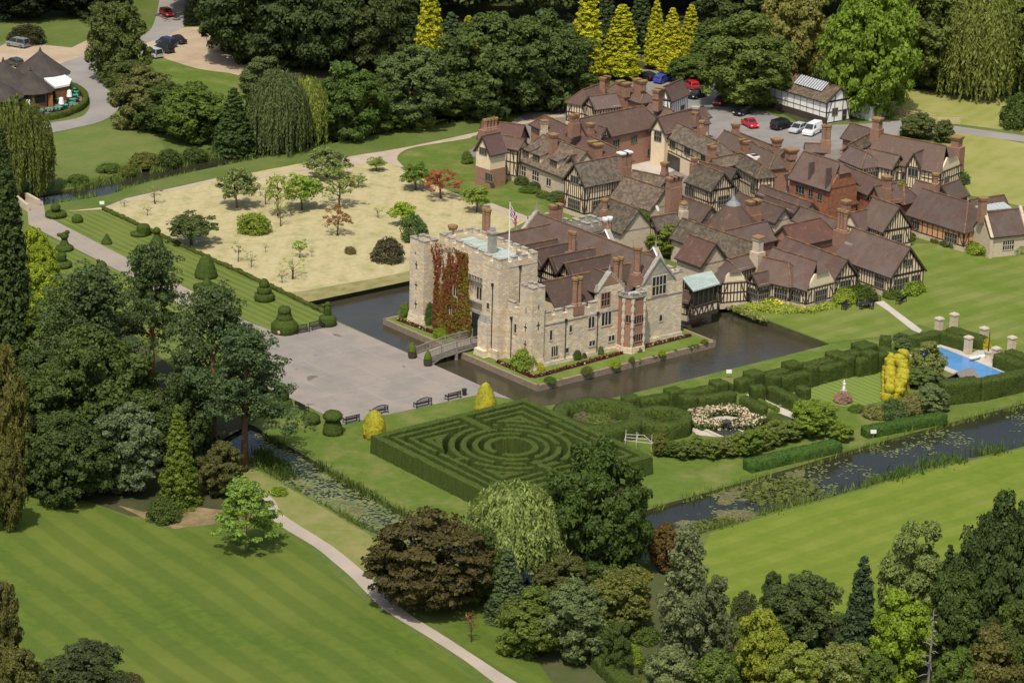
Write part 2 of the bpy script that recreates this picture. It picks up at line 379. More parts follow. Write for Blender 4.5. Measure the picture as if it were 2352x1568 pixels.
# paving and paths
ASPH = mat('forecourt_paving', (.235, .215, .193), (.20, .183, .165), .35, (.265, .23, .197), .16, lo3=.42, hi3=.6, bmp=.1, bs=12, spots=None)
_t = ASPH.node_tree; _b = _t.nodes['Principled BSDF']; _c0 = _b.inputs['Base Color'].links[0].from_socket; _v = N(_t, 'ShaderNodeTexCoord').outputs['Object']
_br = N(_t, 'ShaderNodeTexBrick'); _br.inputs['Scale'].default_value = 1; _br.inputs['Brick Width'].default_value = 9; _br.inputs['Row Height'].default_value = 6.5; _br.inputs['Mortar Size'].default_value = .09; _br.inputs['Mortar Smooth'].default_value = .6
_br.inputs['Color1'].default_value = (0, 0, 0, 1); _br.inputs['Color2'].default_value = (0, 0, 0, 1); _br.inputs['Mortar'].default_value = (.45, .45, .45, 1); _t.links.new(_v, _br.inputs['Vector'])
_c0 = mix(_t, _br.outputs['Color'], _c0, (.36, .32, .28)); _c0 = mix(_t, ramp(_t, noise(_t, _v, .33, 2, .4), .70, .73), _c0, (.13, .115, .10)); _c0 = mix(_t, ramp(_t, noise(_t, _v, 1.1, 6, .8), .52, .75), _c0, (.20, .185, .17)); _t.links.new(_c0, _b.inputs['Base Color'])
GRAVEL = mat('gravel_path', (.37, .30, .225), (.32, .26, .195), .8, (.40, .34, .26), .3, bmp=.15, bs=10)
DRIVE = mat('drive_gravel', (.265, .235, .20), (.23, .205, .175), .5, (.31, .26, .205), .12, stripe=(8, 1.1, (.28, .25, .21), .5))
ROAD = mat('asphalt_road', (.24, .225, .21), (.20, .19, .175), .6, (.27, .25, .23), .15)
COURT = mat('car_court_asphalt', (.21, .20, .19), (.17, .165, .16), .5, (.24, .22, .2), .2)
SAND = mat('car_park_gravel', (.36, .28, .19), (.31, .24, .165), .6, (.4, .32, .22), .2)
SLAB = mat('pale_paving', (.42, .39, .34), (.36, .33, .29), 1.0, (.46, .42, .36), .4)
HAY = mat('mown_hay', (.415, .365, .20), (.33, .285, .145), 1.1, (.22, .23, .085), .3, lo=.34, hi=.66, lo3=.50, hi3=.74, stripe=(40, 3.1, (.50, .42, .265), .14), bmp=.5, bs=3)
L_STRIPE = mat('striped_lawn', (.085, .125, .018), (.07, .108, .016), 1.5, (.12, .145, .03), .12, stripe=(0, 1.3, (.135, .168, .036), .7))
L_BR = mat('mown_bank_lawn', (.128, .178, .018), (.105, .15, .014), .9, (.16, .19, .03), .16, stripe=(88, 3.4, (.092, .138, .013), .36), bmp=.25, bs=6)
L_BL = mat('park_lawn', (.088, .132, .017), (.066, .104, .013), .9, (.115, .142, .024), .06, stripe=(2, 4.0, (.050, .088, .010), .42), bmp=.25, bs=6)
L_E = mat('east_lawn', (.118, .165, .022), (.098, .142, .018), .8, (.17, .19, .05), .12, stripe=(86, 3.6, (.082, .125, .015), .36), bmp=.25, bs=6)
L_NE = mat('hay_lawn', (.22, .23, .055), (.19, .21, .045), .5, (.28, .27, .09), .1, stripe=(70, 3.0, (.26, .25, .09), .4))
L_G = mat('garden_lawn', (.095, .142, .020), (.074, .118, .016), .9, (.17, .17, .055), .2, lo3=.47, hi3=.72, bmp=.3, bs=7)
L_BOWL = mat('bowling_lawn', (.12, .175, .03), (.105, .155, .026), 1.2, stripe=(0, .95, (.175, .225, .055), .7))
sheet('striped_lawn', poly([(150, 482), (238, 480), (674, 684), (745, 722), (774, 738.5), (642, 766), (565, 738), (440, 668), (315, 605), (100, 492)]), .02, L_STRIPE)
sheet('avenue_lawn', poly([(62, 520), (311, 642), (440, 715), (540, 765), (605, 880), (585, 960), (420, 860), (60, 560)]), .02, L_STRIPE)
sheet('drive', poly([(60, 455), (98, 462), (105, 496), (315, 605), (440, 668), (565, 738), (642, 766), (600, 860), (440, 715), (311, 642), (66, 516)]), .03, DRIVE)
sheet('forecourt', poly([(560, 735), (642, 766.5), (774.6, 739.5), (1175, 917), (1140, 912), (1096, 907.5), (788, 975), (690, 925), (600, 885), (545, 800)]), .04, ASPH)
sheet('orchard_grass', poly([(240, 479), (285, 461), (500, 412), (700, 374), (790, 362), (900, 355), (935, 392), (1010, 430), (1130, 478), (1215, 505), (940, 645.5), (690, 697.5), (674, 684)]), .02, HAY)
up = smooth([tm(0, 1200), tm(400, 1120), tm(640, 1058), tm(1000, 1000), tm(1480, 900), tm(1940, 790)], 4)
lowp = smooth([tm(2000, 800), tm(1540, 905), tm(1450, 935), tm(1110, 990), tm(1010, 1030), tm(990, 1075), tm(1040, 1130)], 4)
lowp2 = smooth([tm(940, 1100), tm(840, 1100), tm(720, 1112), tm(420, 1137), tm(40, 1205)], 4)
wp_ = [(150, 486), (240, 476), (290, 456), (500, 409)]
sheet('gravel_path', poly(wp_+up+[(1290, 262), (1300, 268)]+lowp+lowp2+[(500, 415), (290, 463), (240, 481)]), .035, GRAVEL)
sheet('moat_verge', poly([(674, 684), (690, 697.5), (940, 645.5), (945, 622), (860, 640), (770, 655), (700, 668), (660, 672)]), .028, mat('moat_verge', (.21, .19, .075), (.15, .155, .05), 1.0, (.27, .23, .11), .4))
sheet('orchard_path', poly([ca(600, 80), ca(690, 62), ca(980, 170), ca(990, 210), ca(930, 195)]), .035, GRAVEL)
sheet('west_lawn', poly([tm(1010, 1080), tm(1030, 1035), tm(1110, 992), tm(1450, 938), tm(1530, 1180), (1320, 490), (1290, 530), ca(980, 170), ca(690, 62), tm(1100, 1180)]), .025, L_G)
sheet('garden_lawn', poly([(788, 975), (1096, 907.5), (1175, 917), (1210, 935), (1395, 920), (1900, 792), (2060, 770), (2352, 820), (2352, 922), (2240, 951), (2130, 981), (1990, 1019), (1840, 1064), (1740, 1092), (1620, 1127), (1500, 1162), (1400, 1207), (1290, 1257), (1180, 1277), (1100, 1253), (1010, 1210), (940, 1176), (850, 1126), (775, 1084), (700, 1040), (617, 995), (590, 960), (600, 886), (690, 926)]), .02, L_G)
sheet('bank_lawn', poly([(2560, 955), (2352, 1029), (2250, 1053), (2080, 1093), (2010, 1117), (1900, 1148), (1800, 1173), (1720, 1197), (1630, 1224), (1600, 1300), (1640, 1500), (1700, 1700), (2700, 1700)]), .02, L_BR)
sheet('park_lawn', poly([(-120, 1130), (200, 1150), (300, 1190), (380, 1215), (470, 1200), (560, 1190), (640, 1195), (760, 1310), (850, 1390), (980, 1470), (1190, 1640), (1190, 1760), (-120, 1760)]), .02, L_BL)
LPB = mat('towpath_grass', (.16, .18, .045), (.13, .155, .035), 1.2, (.22, .20, .08), .25)
sheet('towpath_grass', poly([(520, 1020), (560, 1062), (640, 1108), (720, 1152), (800, 1200), (870, 1240), (860, 1330), (820, 1330), (700, 1230), (630, 1165), (560, 1110), (500, 1050)]), .025, LPB)
pa = [bl(1195, 420), bl(1250, 480), bl(1290, 570), bl(1480, 690), bl(1560, 755), bl(1660, 840), bl(1800, 980), bl(2000, 1105), bl(2180, 1220), bl(2340, 1340), bl(2500, 1440)]
pb = [bl(2560, 1400), bl(2400, 1310), bl(2230, 1200), bl(2060, 1090), bl(1930, 1010), bl(1830, 920), bl(1720, 815), bl(1560, 685), bl(1340, 545), bl(1290, 470), bl(1215, 410)]
sheet('park_path', poly(smooth(pa, 3)+smooth(pb, 3)), .035, mat('park_path', (.34, .295, .24), (.29, .25, .205), .8, (.38, .325, .265), .2))
sheet('path_lawn', poly([bl(2080, 1085), bl(2250, 1000), bl(2560, 1100), bl(2800, 1300), bl(2700, 1480), bl(2400, 1305)]), .02, L_BL)
sheet('mulch', poly([(330, 1175), (420, 1160), (500, 1170), (590, 1180), (480, 1205), (400, 1214), (340, 1195), (270, 1160)]), .03, mat('mulch', (.20, .145, .08), (.26, .2, .1), 1.5, (.13, .1, .05), .4))
sheet('east_lawn', poly([(1692, 705), (1901, 787), (2060, 768), (2110, 745), (2352, 822), (2520, 800), (2700, 700), (2352, 560), (2100, 560), (2000, 640)]), .02, L_E)
sheet('north_east_lawn', poly([(2150, 305), (2200, 300), (2352, 330), (2520, 365), (2520, 560), (2352, 475), (2230, 450)]), .025, L_NE)
sheet('far_field', poly([(2000, 255), (2080, 205), (2352, 225), (2520, 240), (2520, 340), (2352, 305), (2200, 285), (2060, 275)]), .02, L_NE)
sheet('lane', poly([(1850, 300), (1990, 285), (2060, 276), (2200, 291), (2352, 312), (2520, 335), (2520, 352), (2352, 327), (2200, 306), (2100, 305), (1990, 325), (1880, 345)]), .03, ROAD)
sheet('car_court', poly([(1470, 160), (1600, 165), (1700, 240), (1850, 290), (1990, 285), (2010, 330), (1880, 350), (1800, 350), (1700, 340), (1600, 300), (1540, 240), (1480, 200)]), .035, COURT)
sheet('courtyard', poly([z2(1480, 600), z2(1640, 520), z2(1920, 540), z2(1960, 620), z2(1780, 720), z2(1560, 700)]), .035, SLAB)
VIL = [z2(100, 520), z2(700, 120), tr(180, 470), tr(520, 385), tr(780, 460), tr(900, 560), z4(40, 420), z4(700, 300), z4(1250, 480), z4(1400, 700), z4(1560, 960), z4(1560, 1180), z4(1050, 1190), z4(600, 1330), z3(1700, 1260), z3(700, 1340), z3(480, 1200), z3(60, 1000), z2(1350, 1180), z2(1060, 830), z2(700, 640), z2(420, 560)]
sheet('village_paving', poly(VIL), .03, mat('village_paving', (.20, .18, .155), (.16, .145, .125), .8))
sheet('garden_path', poly([pr(870, 190), pr(930, 180), pr(1000, 235), pr(1200, 385), pr(1180, 405), pr(1130, 385), pr(960, 250)]), .035, SLAB)
# north-west corner: roads, gravel car park, tea room terrace
sheet('tearoom_road', poly(smooth([tl(1250, -30), tl(1240, 60), tl(1190, 220), tl(1100, 290), tl(900, 360), tl(700, 430), tl(480, 500), tl(470, 600), tl(600, 660), tl(700, 780), tl(690, 870), tl(600, 930), tl(280, 980), tl(180, 1000)], 3)+smooth([tl(300, 1062), tl(560, 1010), tl(800, 950), tl(930, 850), tl(900, 760), tl(780, 640), tl(770, 540), tl(900, 430), tl(1120, 350), tl(1400, 240), tl(1480, 170), tl(1640, 100), tl(1640, 20), tl(1500, -30)], 3)), .03, ROAD)
sheet('gravel_car_park', poly(smooth([tl(1130, 330), tl(1300, 250), tl(1480, 215), tl(1650, 240), tl(1900, 400), tl(1960, 600), tl(1800, 575), tl(1550, 540), tl(1270, 450), tl(1130, 380)], 3, True)), .025, SAND)
sheet('west_gravel', poly([tl(-60, 400), tl(60, 330), tl(250, 345), tl(560, 375), tl(760, 280), tl(800, 300), tl(760, 420), tl(480, 500), tl(250, 560), tl(-60, 560)]), .025, SAND)
sheet('terrace', poly([tl(100, 820), tl(440, 720), tl(570, 690), tl(690, 800), tl(600, 900), tl(270, 965), tl(120, 930)]), .04, mat('terrace_paving', (.16, .145, .12), (.12, .11, .09), 1))
sheet('tearoom_lawn', poly([tl(330, 1070), tl(820, 960), tl(930, 860), tl(1200, 1000), tl(1300, 1180), tl(1100, 1240), tl(800, 1330), tl(500, 1340), tl(360, 1200)]), .02, mat('tearoom_grass', (.10, .145, .028), (.085, .125, .024), 1, (.135, .15, .045), .15))  # mid-green grass with paler mottling
sheet('clearing', poly([tl(1150, 470), tl(1280, 455), tl(1560, 545), tl(1800, 580), tl(2050, 680), tl(1900, 860), tl(1500, 900), tl(1200, 700)]), .02, L_G)
sheet('woodland_floor', poly([(420, -60), (2600, -60), (2600, 190), (2080, 205), (1990, 270), (1840, 285), (1620, 160), (1470, 160), (1290, 230), (1120, 250), (940, 275), (800, 300), (560, 342), (580, 200), (560, 110)]), .012, WOODFLOOR)
sheet('garden_woodland_floor', poly([(1330, 1340), (1600, 1300), (1680, 1420), (2000, 1430), (2352, 1330), (2600, 1330), (2600, 1760), (1400, 1760), (1250, 1540), (1150, 1420)]), .03, mat('shrubbery_floor', (.06, .085, .02), (.085, .075, .04), .6, (.05, .065, .02), .2))
sheet('pine_wood_floor', poly([(-150, 560), (60, 560), (420, 865), (590, 965), (500, 1015), (560, 1100), (640, 1170), (560, 1185), (300, 1185), (200, 1150), (-150, 1140)]), .015, WOODFLOOR)
# ------------------------------------------------------------------ leaf cards
NR = np.random.default_rng(11)
def leaf_data(name, Pn, Nn, size, jit=.45, aspect=1.5, tvec=None, mat_=None):
    """one small quad per point, facing roughly along Nn"""
    n = len(Pn); Nn = Nn+NR.normal(0, jit, (n, 3)); Nn /= np.linalg.norm(Nn, axis=1)[:, None]+1e-9
    T = NR.normal(0, 1, (n, 3)) if tvec is None else tvec+NR.normal(0, .25, (n, 3))
    T -= (T*Nn).sum(1)[:, None]*Nn; T /= np.linalg.norm(T, axis=1)[:, None]+1e-9
    B = np.cross(Nn, T); s = (size*np.clip(NR.lognormal(-.08, .42, n), .4, 2.2))[:, None] if np.isscalar(size) else (size*np.clip(NR.lognormal(-.08, .42, n), .4, 2.2))[:, None]
    a, b_ = T*s*aspect*.5, B*s*.5
    V = np.stack([Pn-a, Pn+b_*1.0-a*.1, Pn+a, Pn-b_*1.0-a*.1], 1).reshape(-1, 3)
    me = bpy.data.meshes.new(name); me.vertices.add(4*n); me.vertices.foreach_set('co', V.astype(np.float32).ravel())
    me.loops.add(4*n); me.loops.foreach_set('vertex_index', np.arange(4*n, dtype=np.int32))
    me.polygons.add(n); me.polygons.foreach_set('loop_start', np.arange(0, 4*n, 4, dtype=np.int32)); me.polygons.foreach_set('loop_total', np.full(n, 4, dtype=np.int32))
    at = me.attributes.new('tone', 'FLOAT', 'FACE'); at.data.foreach_set('value', NR.uniform(0, 1, n).astype(np.float32))
    me.materials.append(mat_ or LEAF); me.update(); me.validate()
    return me
def leaf_obj(name, me, parent=None, color=None, loc=None):
    o = bpy.data.objects.new(name, me); COL.objects.link(o)
    if parent: o.parent = parent
    if loc is not None: o.location = loc
    if color: o.color = (*color, 1)
    OFF[o.name] = Vector((0, 0, 0))
    return o
# ------------------------------------------------------------------ castle
CAS = thing('castle', 'moated sandstone castle with battlemented gatehouse, square corner towers and red tiled roofs', 'castle', (12, 12, 0))
def crenels(b, p, q, z0, z1, mw=1.05, gw=.75, th=.45, m=STONE, low=.55, cap=GREYSTONE):
    """parapet wall with merlons between p and q"""
    p, q = np.array(p, float), np.array(q, float); L = np.linalg.norm(q-p); t = (q-p)/L; a = math.atan2(t[1], t[0])
    zl = z0+(z1-z0)*low
    c = (p+q)/2; b.obox(c, a, L/2, th/2, z0, zl, m)
    n = max(1, round((L+gw)/(mw+gw))); k = (L+gw)/n; mw2 = k-gw
    for i in range(n):
        s = p+t*(i*k+mw2/2)
        b.obox(s, a, mw2/2, th/2+.002, zl, z1-.12, m); b.obox(s, a, mw2/2+.05, th/2+.06, z1-.12, z1, cap)
def win(parent, o, u, n, w_, h, cols=2, rows=1, fm=STONETRIM, sill=True, name='window', fw=.14, arch=False):
    """window on a wall: o = lower left corner, u along the wall, n outwards"""
    o = np.array(o, float); u = np.array((*u, 0.)); n = np.array((*n, 0.)); up = np.array((0, 0, 1.))
    b = MB(); g = MB()
    def bar(x0, x1, y0, y1, d0, d1, m, mb):
        p = [o+u*x+up*y+n*d for d in (d0, d1) for x, y in ((x0, y0), (x1, y0), (x1, y1), (x0, y1))]
        mb.mesh(p, [(3, 2, 1, 0), (4, 5, 6, 7), (0, 1, 5, 4), (1, 2, 6, 5), (2, 3, 7, 6), (3, 0, 4, 7)], m)
    bar(0, w_, 0, h, -.05, .015, GLASS, g)
    bar(-fw, 0, -fw, h+fw, -.05, .07, fm, b); bar(w_, w_+fw, -fw, h+fw, -.05, .07, fm, b)
    bar(0, w_, h, h+fw, -.05, .07, fm, b); bar(0, w_, -fw, 0, -.05, .09, fm, b)
    mwid = min(.12, w_/cols*.25)
    for i in range(1, cols): x = w_*i/cols; bar(x-mwid/2, x+mwid/2, 0, h, .0, .06, fm, b)
    for j in range(1, rows): y = h*j/rows; bar(0, w_, y-.05, y+.05, .0, .055, fm, b)
    if arch:
        for i in range(cols):
            x0, x1 = w_*i/cols, w_*(i+1)/cols
            for sx, xx in ((1, x0), (-1, x1)):
                q = [o+u*xx+up*(h-.3)+n*.03, o+u*xx+up*h+n*.03, o+u*(xx+sx*(x1-x0)*.5)+up*h+n*.03]
                b.face(q if sx < 0 else q[::-1], fm)
    wo = b.build(name, parent); OFF[wo.name] = OFF[parent.name]
    po = g.build('pane', wo)
    return wo
WS, WW, WE, WN = (0, -1), (-1, 0), (1, 0), (0, 1)
def wS(x, z, w_, h, y=0., **k): return win(CAS, (x, y, z), (1, 0), WS, w_, h, **k)
def wWst(y, z, w_, h, x=0., **k): return win(CAS, (x, y+w_, z), (0, -1), WW, w_, h, **k)
# --- walls
b = MB()
b.box(1.5, 18.5, 0, .7, -.1, 6.0, STONE); b.box(1.5, 18.5, -.08, .05, 5.66, 5.82, GREYSTONE)
b.box(18.5, 25.8, 0, 5.2, -.1, 8.42, STONE); b.box(18.5, 25.88, -.08, 0, 6.15, 6.3, GREYSTONE)
b.box(25.1, 25.8, 5.2, 26.5, -.1, 7.6, STONE); b.box(0.5, 25.8, 25.8, 26.5, -.1, 7.4, STONE)
b.box(.3, 1.0, 2.0, 5.8, -.1, 6.6, STONE); b.box(1.3, 2.0, 19.8, 22.8, -.1, 8.2, STONE)
b.box(10.4, 17, 2.2, 6.8, 0, 6.6, STONE); b.box(5.3, 12, 18.5, 25.8, 0, 7.2, STONE)
b.box(-.12, 26.0, -.12, 0, -.1, .55, STONE)
b.build('curtain_wall', CAS)
b = MB()
crenels(b, (2.0, .3), (11.0, .3), 6.0, 7.5, 1.15, .75); b.build('battlement', CAS)
b = MB()
crenels(b, (23.9, .25), (25.8, .25), 8.42, 9.15, 1.2, .5); crenels(b, (25.6, .2), (25.6, 5.2), 8.42, 9.15); b.build('battlement', CAS)
b = MB(); crenels(b, (.5, 2.2), (.5, 5.6), 6.6, 8.1); crenels(b, (1.6, 20.2), (1.6, 22.4), 8.2, 9.4); b.build('battlement', CAS)
# central gable on the south wall
b = MB()
b.mesh([(11, -.02, 5.9), (15.5, -.02, 5.9), (15.5, -.02, 8.75), (13.1, -.02, 11.0), (11, -.02, 8.75), (11, .7, 5.9), (15.5, .7, 5.9), (15.5, .7, 8.75), (13.1, .7, 11.0), (11, .7, 8.75)],
       [(0, 1, 2, 3, 4), (9, 8, 7, 6, 5), (1, 6, 7, 2), (0, 4, 9, 5)], STONE)
b.mesh([(11.7, -.05, 9.35), (14.5, -.05, 9.35), (13.1, -.05, 10.75)], [(0, 1, 2)], BRICK)
b.beam((10.9, .33, 8.7), (13.1, .33, 11.1), .85, .2, GREYSTONE); b.beam((15.6, .33, 8.7), (13.1, .33, 11.1), .85, .2, GREYSTONE)
b.box(10.8, 11.2, .1, .6, 8.6, 9.6, GREYSTONE, inset=.5); b.box(13.0, 13.2, .2, .45, 11.1, 12.0, GREYSTONE, inset=.6)
b.build('gable', CAS)
# SE gable
b = MB()
b.mesh([(18.6, -.04, 8.3), (24.3, -.04, 8.3), (21.45, -.04, 11.6), (18.6, .5, 8.3), (24.3, .5, 8.3), (21.45, .5, 11.6)], [(0, 1, 2), (5, 4, 3), (0, 2, 5, 3), (1, 4, 5, 2)], GREYSTONE)
b.beam((18.5, .2, 8.3), (21.45, .2, 11.75), .7, .25, GREYSTONE); b.beam((24.4, .2, 8.3), (21.45, .2, 11.75), .7, .25, GREYSTONE)
b.box(21.35, 21.55, .1, .3, 11.7, 12.6, GREYSTONE, inset=.6); b.build('gable', CAS)
# --- towers
def tower(x0, x1, y0, y1, z, par=1.3, batter=.25, name='tower', m=STONE):
    b = MB()
    b.prism([(x0-batter, y0-batter), (x1+batter, y0-batter), (x1+batter, y1+batter), (x0-batter, y1+batter)], -.2, 1.6, m, inset=.0)
    b.v = b.v[:4]+[((x0 if i in (0, 3) else x1), (y0 if i in (0, 1) else y1), 1.6) for i in range(4)]+[((x0 if i in (0, 3) else x1), (y0 if i in (0, 1) else y1), 1.6) for i in range(4)]
    b.box(x0, x1, y0, y1, 1.6, z-par, m, R_LEAD)
    h = .22
    for p, q in (((x0, y0+h), (x1, y0+h)), ((x0, y1-h), (x1, y1-h)), ((x0+h, y0+.46), (x0+h, y1-.46)), ((x1-h, y0+.46), (x1-h, y1-.46))): crenels(b, p, q, z-par, z, .75, .55, .44, m)
    return b.build(name, CAS)
tower(-.35, 1.75, -.35, 2.25, 11.3)
tower(-.85, 1.5, 22.7, 25.9, 11.9)
# --- gatehouse
b = MB()
b.box(.6, 5.3, 5.8, 19.9, -.1, 12.3, STONE); b.box(-.35, .6, 13.35, 19.9, -.1, 12.3, STONE)
b.box(-1.1, .6, 5.75, 9.3, -.1, 12.3, STONE); b.box(-1.75, -1.1, 7.2, 9.3, -.3, 4.6, STONE, inset=.0); b.prism([(-1.75, 7.2), (-1.1, 7.2), (-1.1, 9.3), (-1.75, 9.3)], 4.6, 5.6, GREYSTONE, inset=.4)
b.prism([(-2.4, 7.0), (-1.1, 7.0), (-1.1, 9.5), (-2.4, 9.5)], -.9, .9, STONE, inset=.18)
b.prism([(-1.35, 5.55), (-1.1, 5.55), (-1.1, 7.2), (-1.35, 7.2)], -.3, 1.2, STONE)
# machicolation over the gate
b.box(-.55, .6, 9.3, 13.35, 9.9, 12.3, STONE)
for i in range(7):
    y = 9.45+i*.58; b.prism([(-.53, y), (.6, y), (.6, y+.26), (-.53, y+.26)], 9.1, 9.9, GREYSTONE)
b.box(.15, .6, 9.3, 13.35, 4.9, 9.1, STONE); b.box(.15, .6, 9.3, 11.2, 0.2, 4.9, STONE); b.box(.15, .6, 13.1, 13.35, .2, 4.9, STONE); b.box(.05, .6, 11.2, 13.1, 4.5, 4.9, GREYSTONE)
b.box(-.42, .1, 9.3, 13.35, 6.2, 6.4, GREYSTONE)
b.build('gatehouse', CAS)
b = MB()
for p, q in (((-.9, 5.75), (-.9, 9.3)), ((-.35, 9.5), (-.35, 13.2)), ((-.15, 13.35), (-.15, 19.9)), ((-.6, 5.97), (5.2, 5.97)), ((.2, 19.68), (5.2, 19.68)), ((5.08, 6.2), (5.08, 19.4))): crenels(b, p, q, 12.3, 13.75, 1.1, .75)
b.build('battlement', CAS)
b = MB(); b.box(.1, 4.8, 6.3, 19.4, 12.3, 12.55, R_COPPER); 
for i in range(8): b.box(.12, 4.8, 7.5+i*1.5, 7.56+i*1.5, 12.55, 12.6, R_COPPER)
b.build('roof', CAS)
b = MB(); b.box(.2, .35, 11.2, 13.1, .5, 3.7, METALD)
for i in range(6): b.box(.1, .2, 11.3+i*.33, 11.38+i*.33, 2.3, 4.5, METALD)
for j in range(3): b.box(.12, .18, 11.2, 13.1, 2.8+j*.6, 2.88+j*.6, METALD)
b.build('portcullis', CAS)
# --- roofs
def roof_slab(b, quad, m, th=.16, n=6, amp=.05):
    """thick, slightly wavy tiled slope; quad = eave a, eave b, ridge b, ridge a"""
    a, b2, c, d_ = [Vector(p) for p in quad]; nn = (b2-a).cross(d_-a)
    if nn.z < 0: nn = -nn
    nn.normalize(); nu = max(3, int((b2-a).length/1.2)); vs = []; fs = []
    for j in range(n+1):
        for i in range(nu+1):
            s, t = i/nu, j/n; p = (a.lerp(b2, s)).lerp(d_.lerp(c, s), t)
            p = p+nn*(amp*mnoise.noise(p*.55)*(0 if i in (0, nu) and False else 1)) - Vector((0, 0, .10*math.sin(math.pi*t)))
            vs.append(p)
    M = len(vs); vs += [p-nn*th for p in vs]
    for j in range(n):
        for i in range(nu):
            q = (j*(nu+1)+i, j*(nu+1)+i+1, (j+1)*(nu+1)+i+1, (j+1)*(nu+1)+i); fs.append(q)
    def edge(ix):
        for x, y in zip(ix, ix[1:]): fs.append((x, y, y+M, x+M))
    edge([i for i in range(nu+1)]); edge([n*(nu+1)+i for i in range(nu+1)]); edge([j*(nu+1) for j in range(n+1)]); edge([j*(nu+1)+nu for j in range(n+1)])
    b.mesh(vs, fs, m)
def gable_roof(b, p1, p2, w_, zr, ze, m, over=.3, cap=True, capm=None, amp=.05, dz=0.):
    p1, p2 = np.array(p1, float), np.array(p2, float); t = (p2-p1)/np.linalg.norm(p2-p1); n = np.array((-t[1], t[0]))
    pitch = (zr-ze)/w_; wo = w_+over; zo = zr-pitch*wo
    for s in (1, -1):
        roof_slab(b, [(*(p1+n*s*wo), zo), (*(p2+n*s*wo), zo), (*p2, zr), (*p1, zr)], m, amp=amp)
    if cap: b.beam((*p1, zr+.02), (*p2, zr+.02), .24, .16, capm or RIDGE)
ro = MB(); gable_roof(ro, (21.3, .5), (21.3, 26.2), 4.5, 11.6, 7.6, R_RED, .3); ro.build('roof', CAS)
ro = MB(); gable_roof(ro, (4.6, 3.75), (20.5, 3.75), 3.1, 10.25, 7.0, R_DARK, .25); gable_roof(ro, (13.1, .3), (13.1, 3.8), 2.2, 10.75, 8.55, R_DARK, .1); ro.build('roof', CAS)
ro = MB(); gable_roof(ro, (4.5, 22.4), (20.8, 22.4), 3.9, 11.0, 7.3, R_RED); gable_roof(ro, (13.5, 18.7), (19, 18.7), 1.6, 10.1, 8.2, R_DARK); ro.build('roof', CAS)
ro = MB()
for y, wd in ((15.3, 1.95), (11.35, 1.95), (8.0, 1.6)): gable_roof(ro, (11.55, y), (19.6, y), wd, 10.5, 8.1+(1.95-wd)*1.2, R_DARK, .12, amp=.03)
ro.build('roof', CAS)
for y in (16.9, 6.6):
    ro = MB(); gable_roof(ro, (21.3, y), (26.6, y), 2.6, 10.3, 7.7, R_DARK, .1); ro.build('roof', CAS); b = MB()
    b.mesh([(26.7, y-2.7, 7.4), (26.7, y+2.7, 7.4), (26.7, y, 10.5), (26.2, y-2.7, 7.4), (26.2, y+2.7, 7.4), (26.2, y, 10.5)], [(0, 1, 2), (5, 4, 3)], STONE); b.box(25.8, 26.7, y-2.6, y+2.6, 0, 7.45, STONE)
    for s in (1, -1): b.beam((26.45, y+s*2.8, 7.35), (26.45, y, 10.6), .7, .28, GREYSTONE); b.beam((26.0, y+s*2.75, 7.5), (26.0, y, 10.72), .28, .08, WHITE)
    b.box(26.35, 26.55, y-.1, y+.1, 10.5, 11.6, GREYSTONE, inset=.5); b.build('gable', CAS)
b = MB(); b.mesh([(16.6, 26.45, 7.3), (26.0, 26.45, 7.3), (21.3, 26.45, 11.75), (16.6, 26.0, 7.3), (26.0, 26.0, 7.3), (21.3, 26.0, 11.75)], [(0, 2, 1), (3, 4, 5)], GREYSTONE)
for s in (1, -1): b.beam((21.3+s*4.9, 26.25, 7.2), (21.3, 26.25, 11.9), .6, .3, GREYSTONE)
b.box(21.15, 21.45, 26.1, 26.4, 11.8, 13.2, GREYSTONE, inset=.6); b.build('gable', CAS)
# --- timbered courtyard gables
def studs(b, o, u, n, L, z0, z1, gap=.55, sw=.15, apex=None, rails=(0.,), m=TIMBER, pr_=.035, brace=False):
    """timber bars standing proud of a wall panel; apex = height at the middle of a gable"""
    o = np.array((*o[:2], 0.)); u = np.array((*u, 0.)); n = np.array((*n, 0.)); k = max(1, round(L/gap))
    def top(x): return z1 if apex is None else z1+(apex-z1)*(1-abs(x-L/2)/(L/2))
    def bar(x0, za, x1, zb, wd): b.beam(o+u*x0+n*pr_*.5+np.array((0, 0, za)), o+u*x1+n*pr_*.5+np.array((0, 0, zb)), pr_+.02, wd, m, up=tuple(n) if abs(x1-x0) < .01 else (0, 0, 1)) if False else _bar(x0, za, x1, zb, wd)
    def _bar(x0, za, x1, zb, wd):
        p, q = o+u*x0+np.array((0, 0, za)), o+u*x1+np.array((0, 0, zb)); t = q-p; t = t/np.linalg.norm(t); s = np.cross(t, n)*wd/2
        V = [p-s, p+s, q+s, q-s]; V = [v-n*.03 for v in V]+[v+n*pr_ for v in V]
        b.mesh(V, [(3, 2, 1, 0), (4, 5, 6, 7), (0, 1, 5, 4), (1, 2, 6, 5), (2, 3, 7, 6), (3, 0, 4, 7)], m)
    for i in range(k+1):
        x = L*i/k; x = min(max(x, sw/2), L-sw/2); zt = top(x)
        if zt-z0 > .2: _bar(x, z0, x, zt, sw*(1.3 if i in (0, k) else 1))
    for f in rails: _bar(0, z0+(z1-z0)*f+(sw*.6 if f == 0 else (-sw*.6 if f == 1 else 0)), L, z0+(z1-z0)*f+(sw*.6 if f == 0 else (-sw*.6 if f == 1 else 0)), sw*1.25)
    if apex is not None:
        _bar(0, z1, L, z1, sw*1.4); _bar(0, z1, L/2, apex, sw*1.6); _bar(L, z1, L/2, apex, sw*1.6)
    if brace:
        _bar(.1, z0+.1, min(1.2, L*.25), z1-.1, sw); _bar(L-.1, z0+.1, L-min(1.2, L*.25), z1-.1, sw)
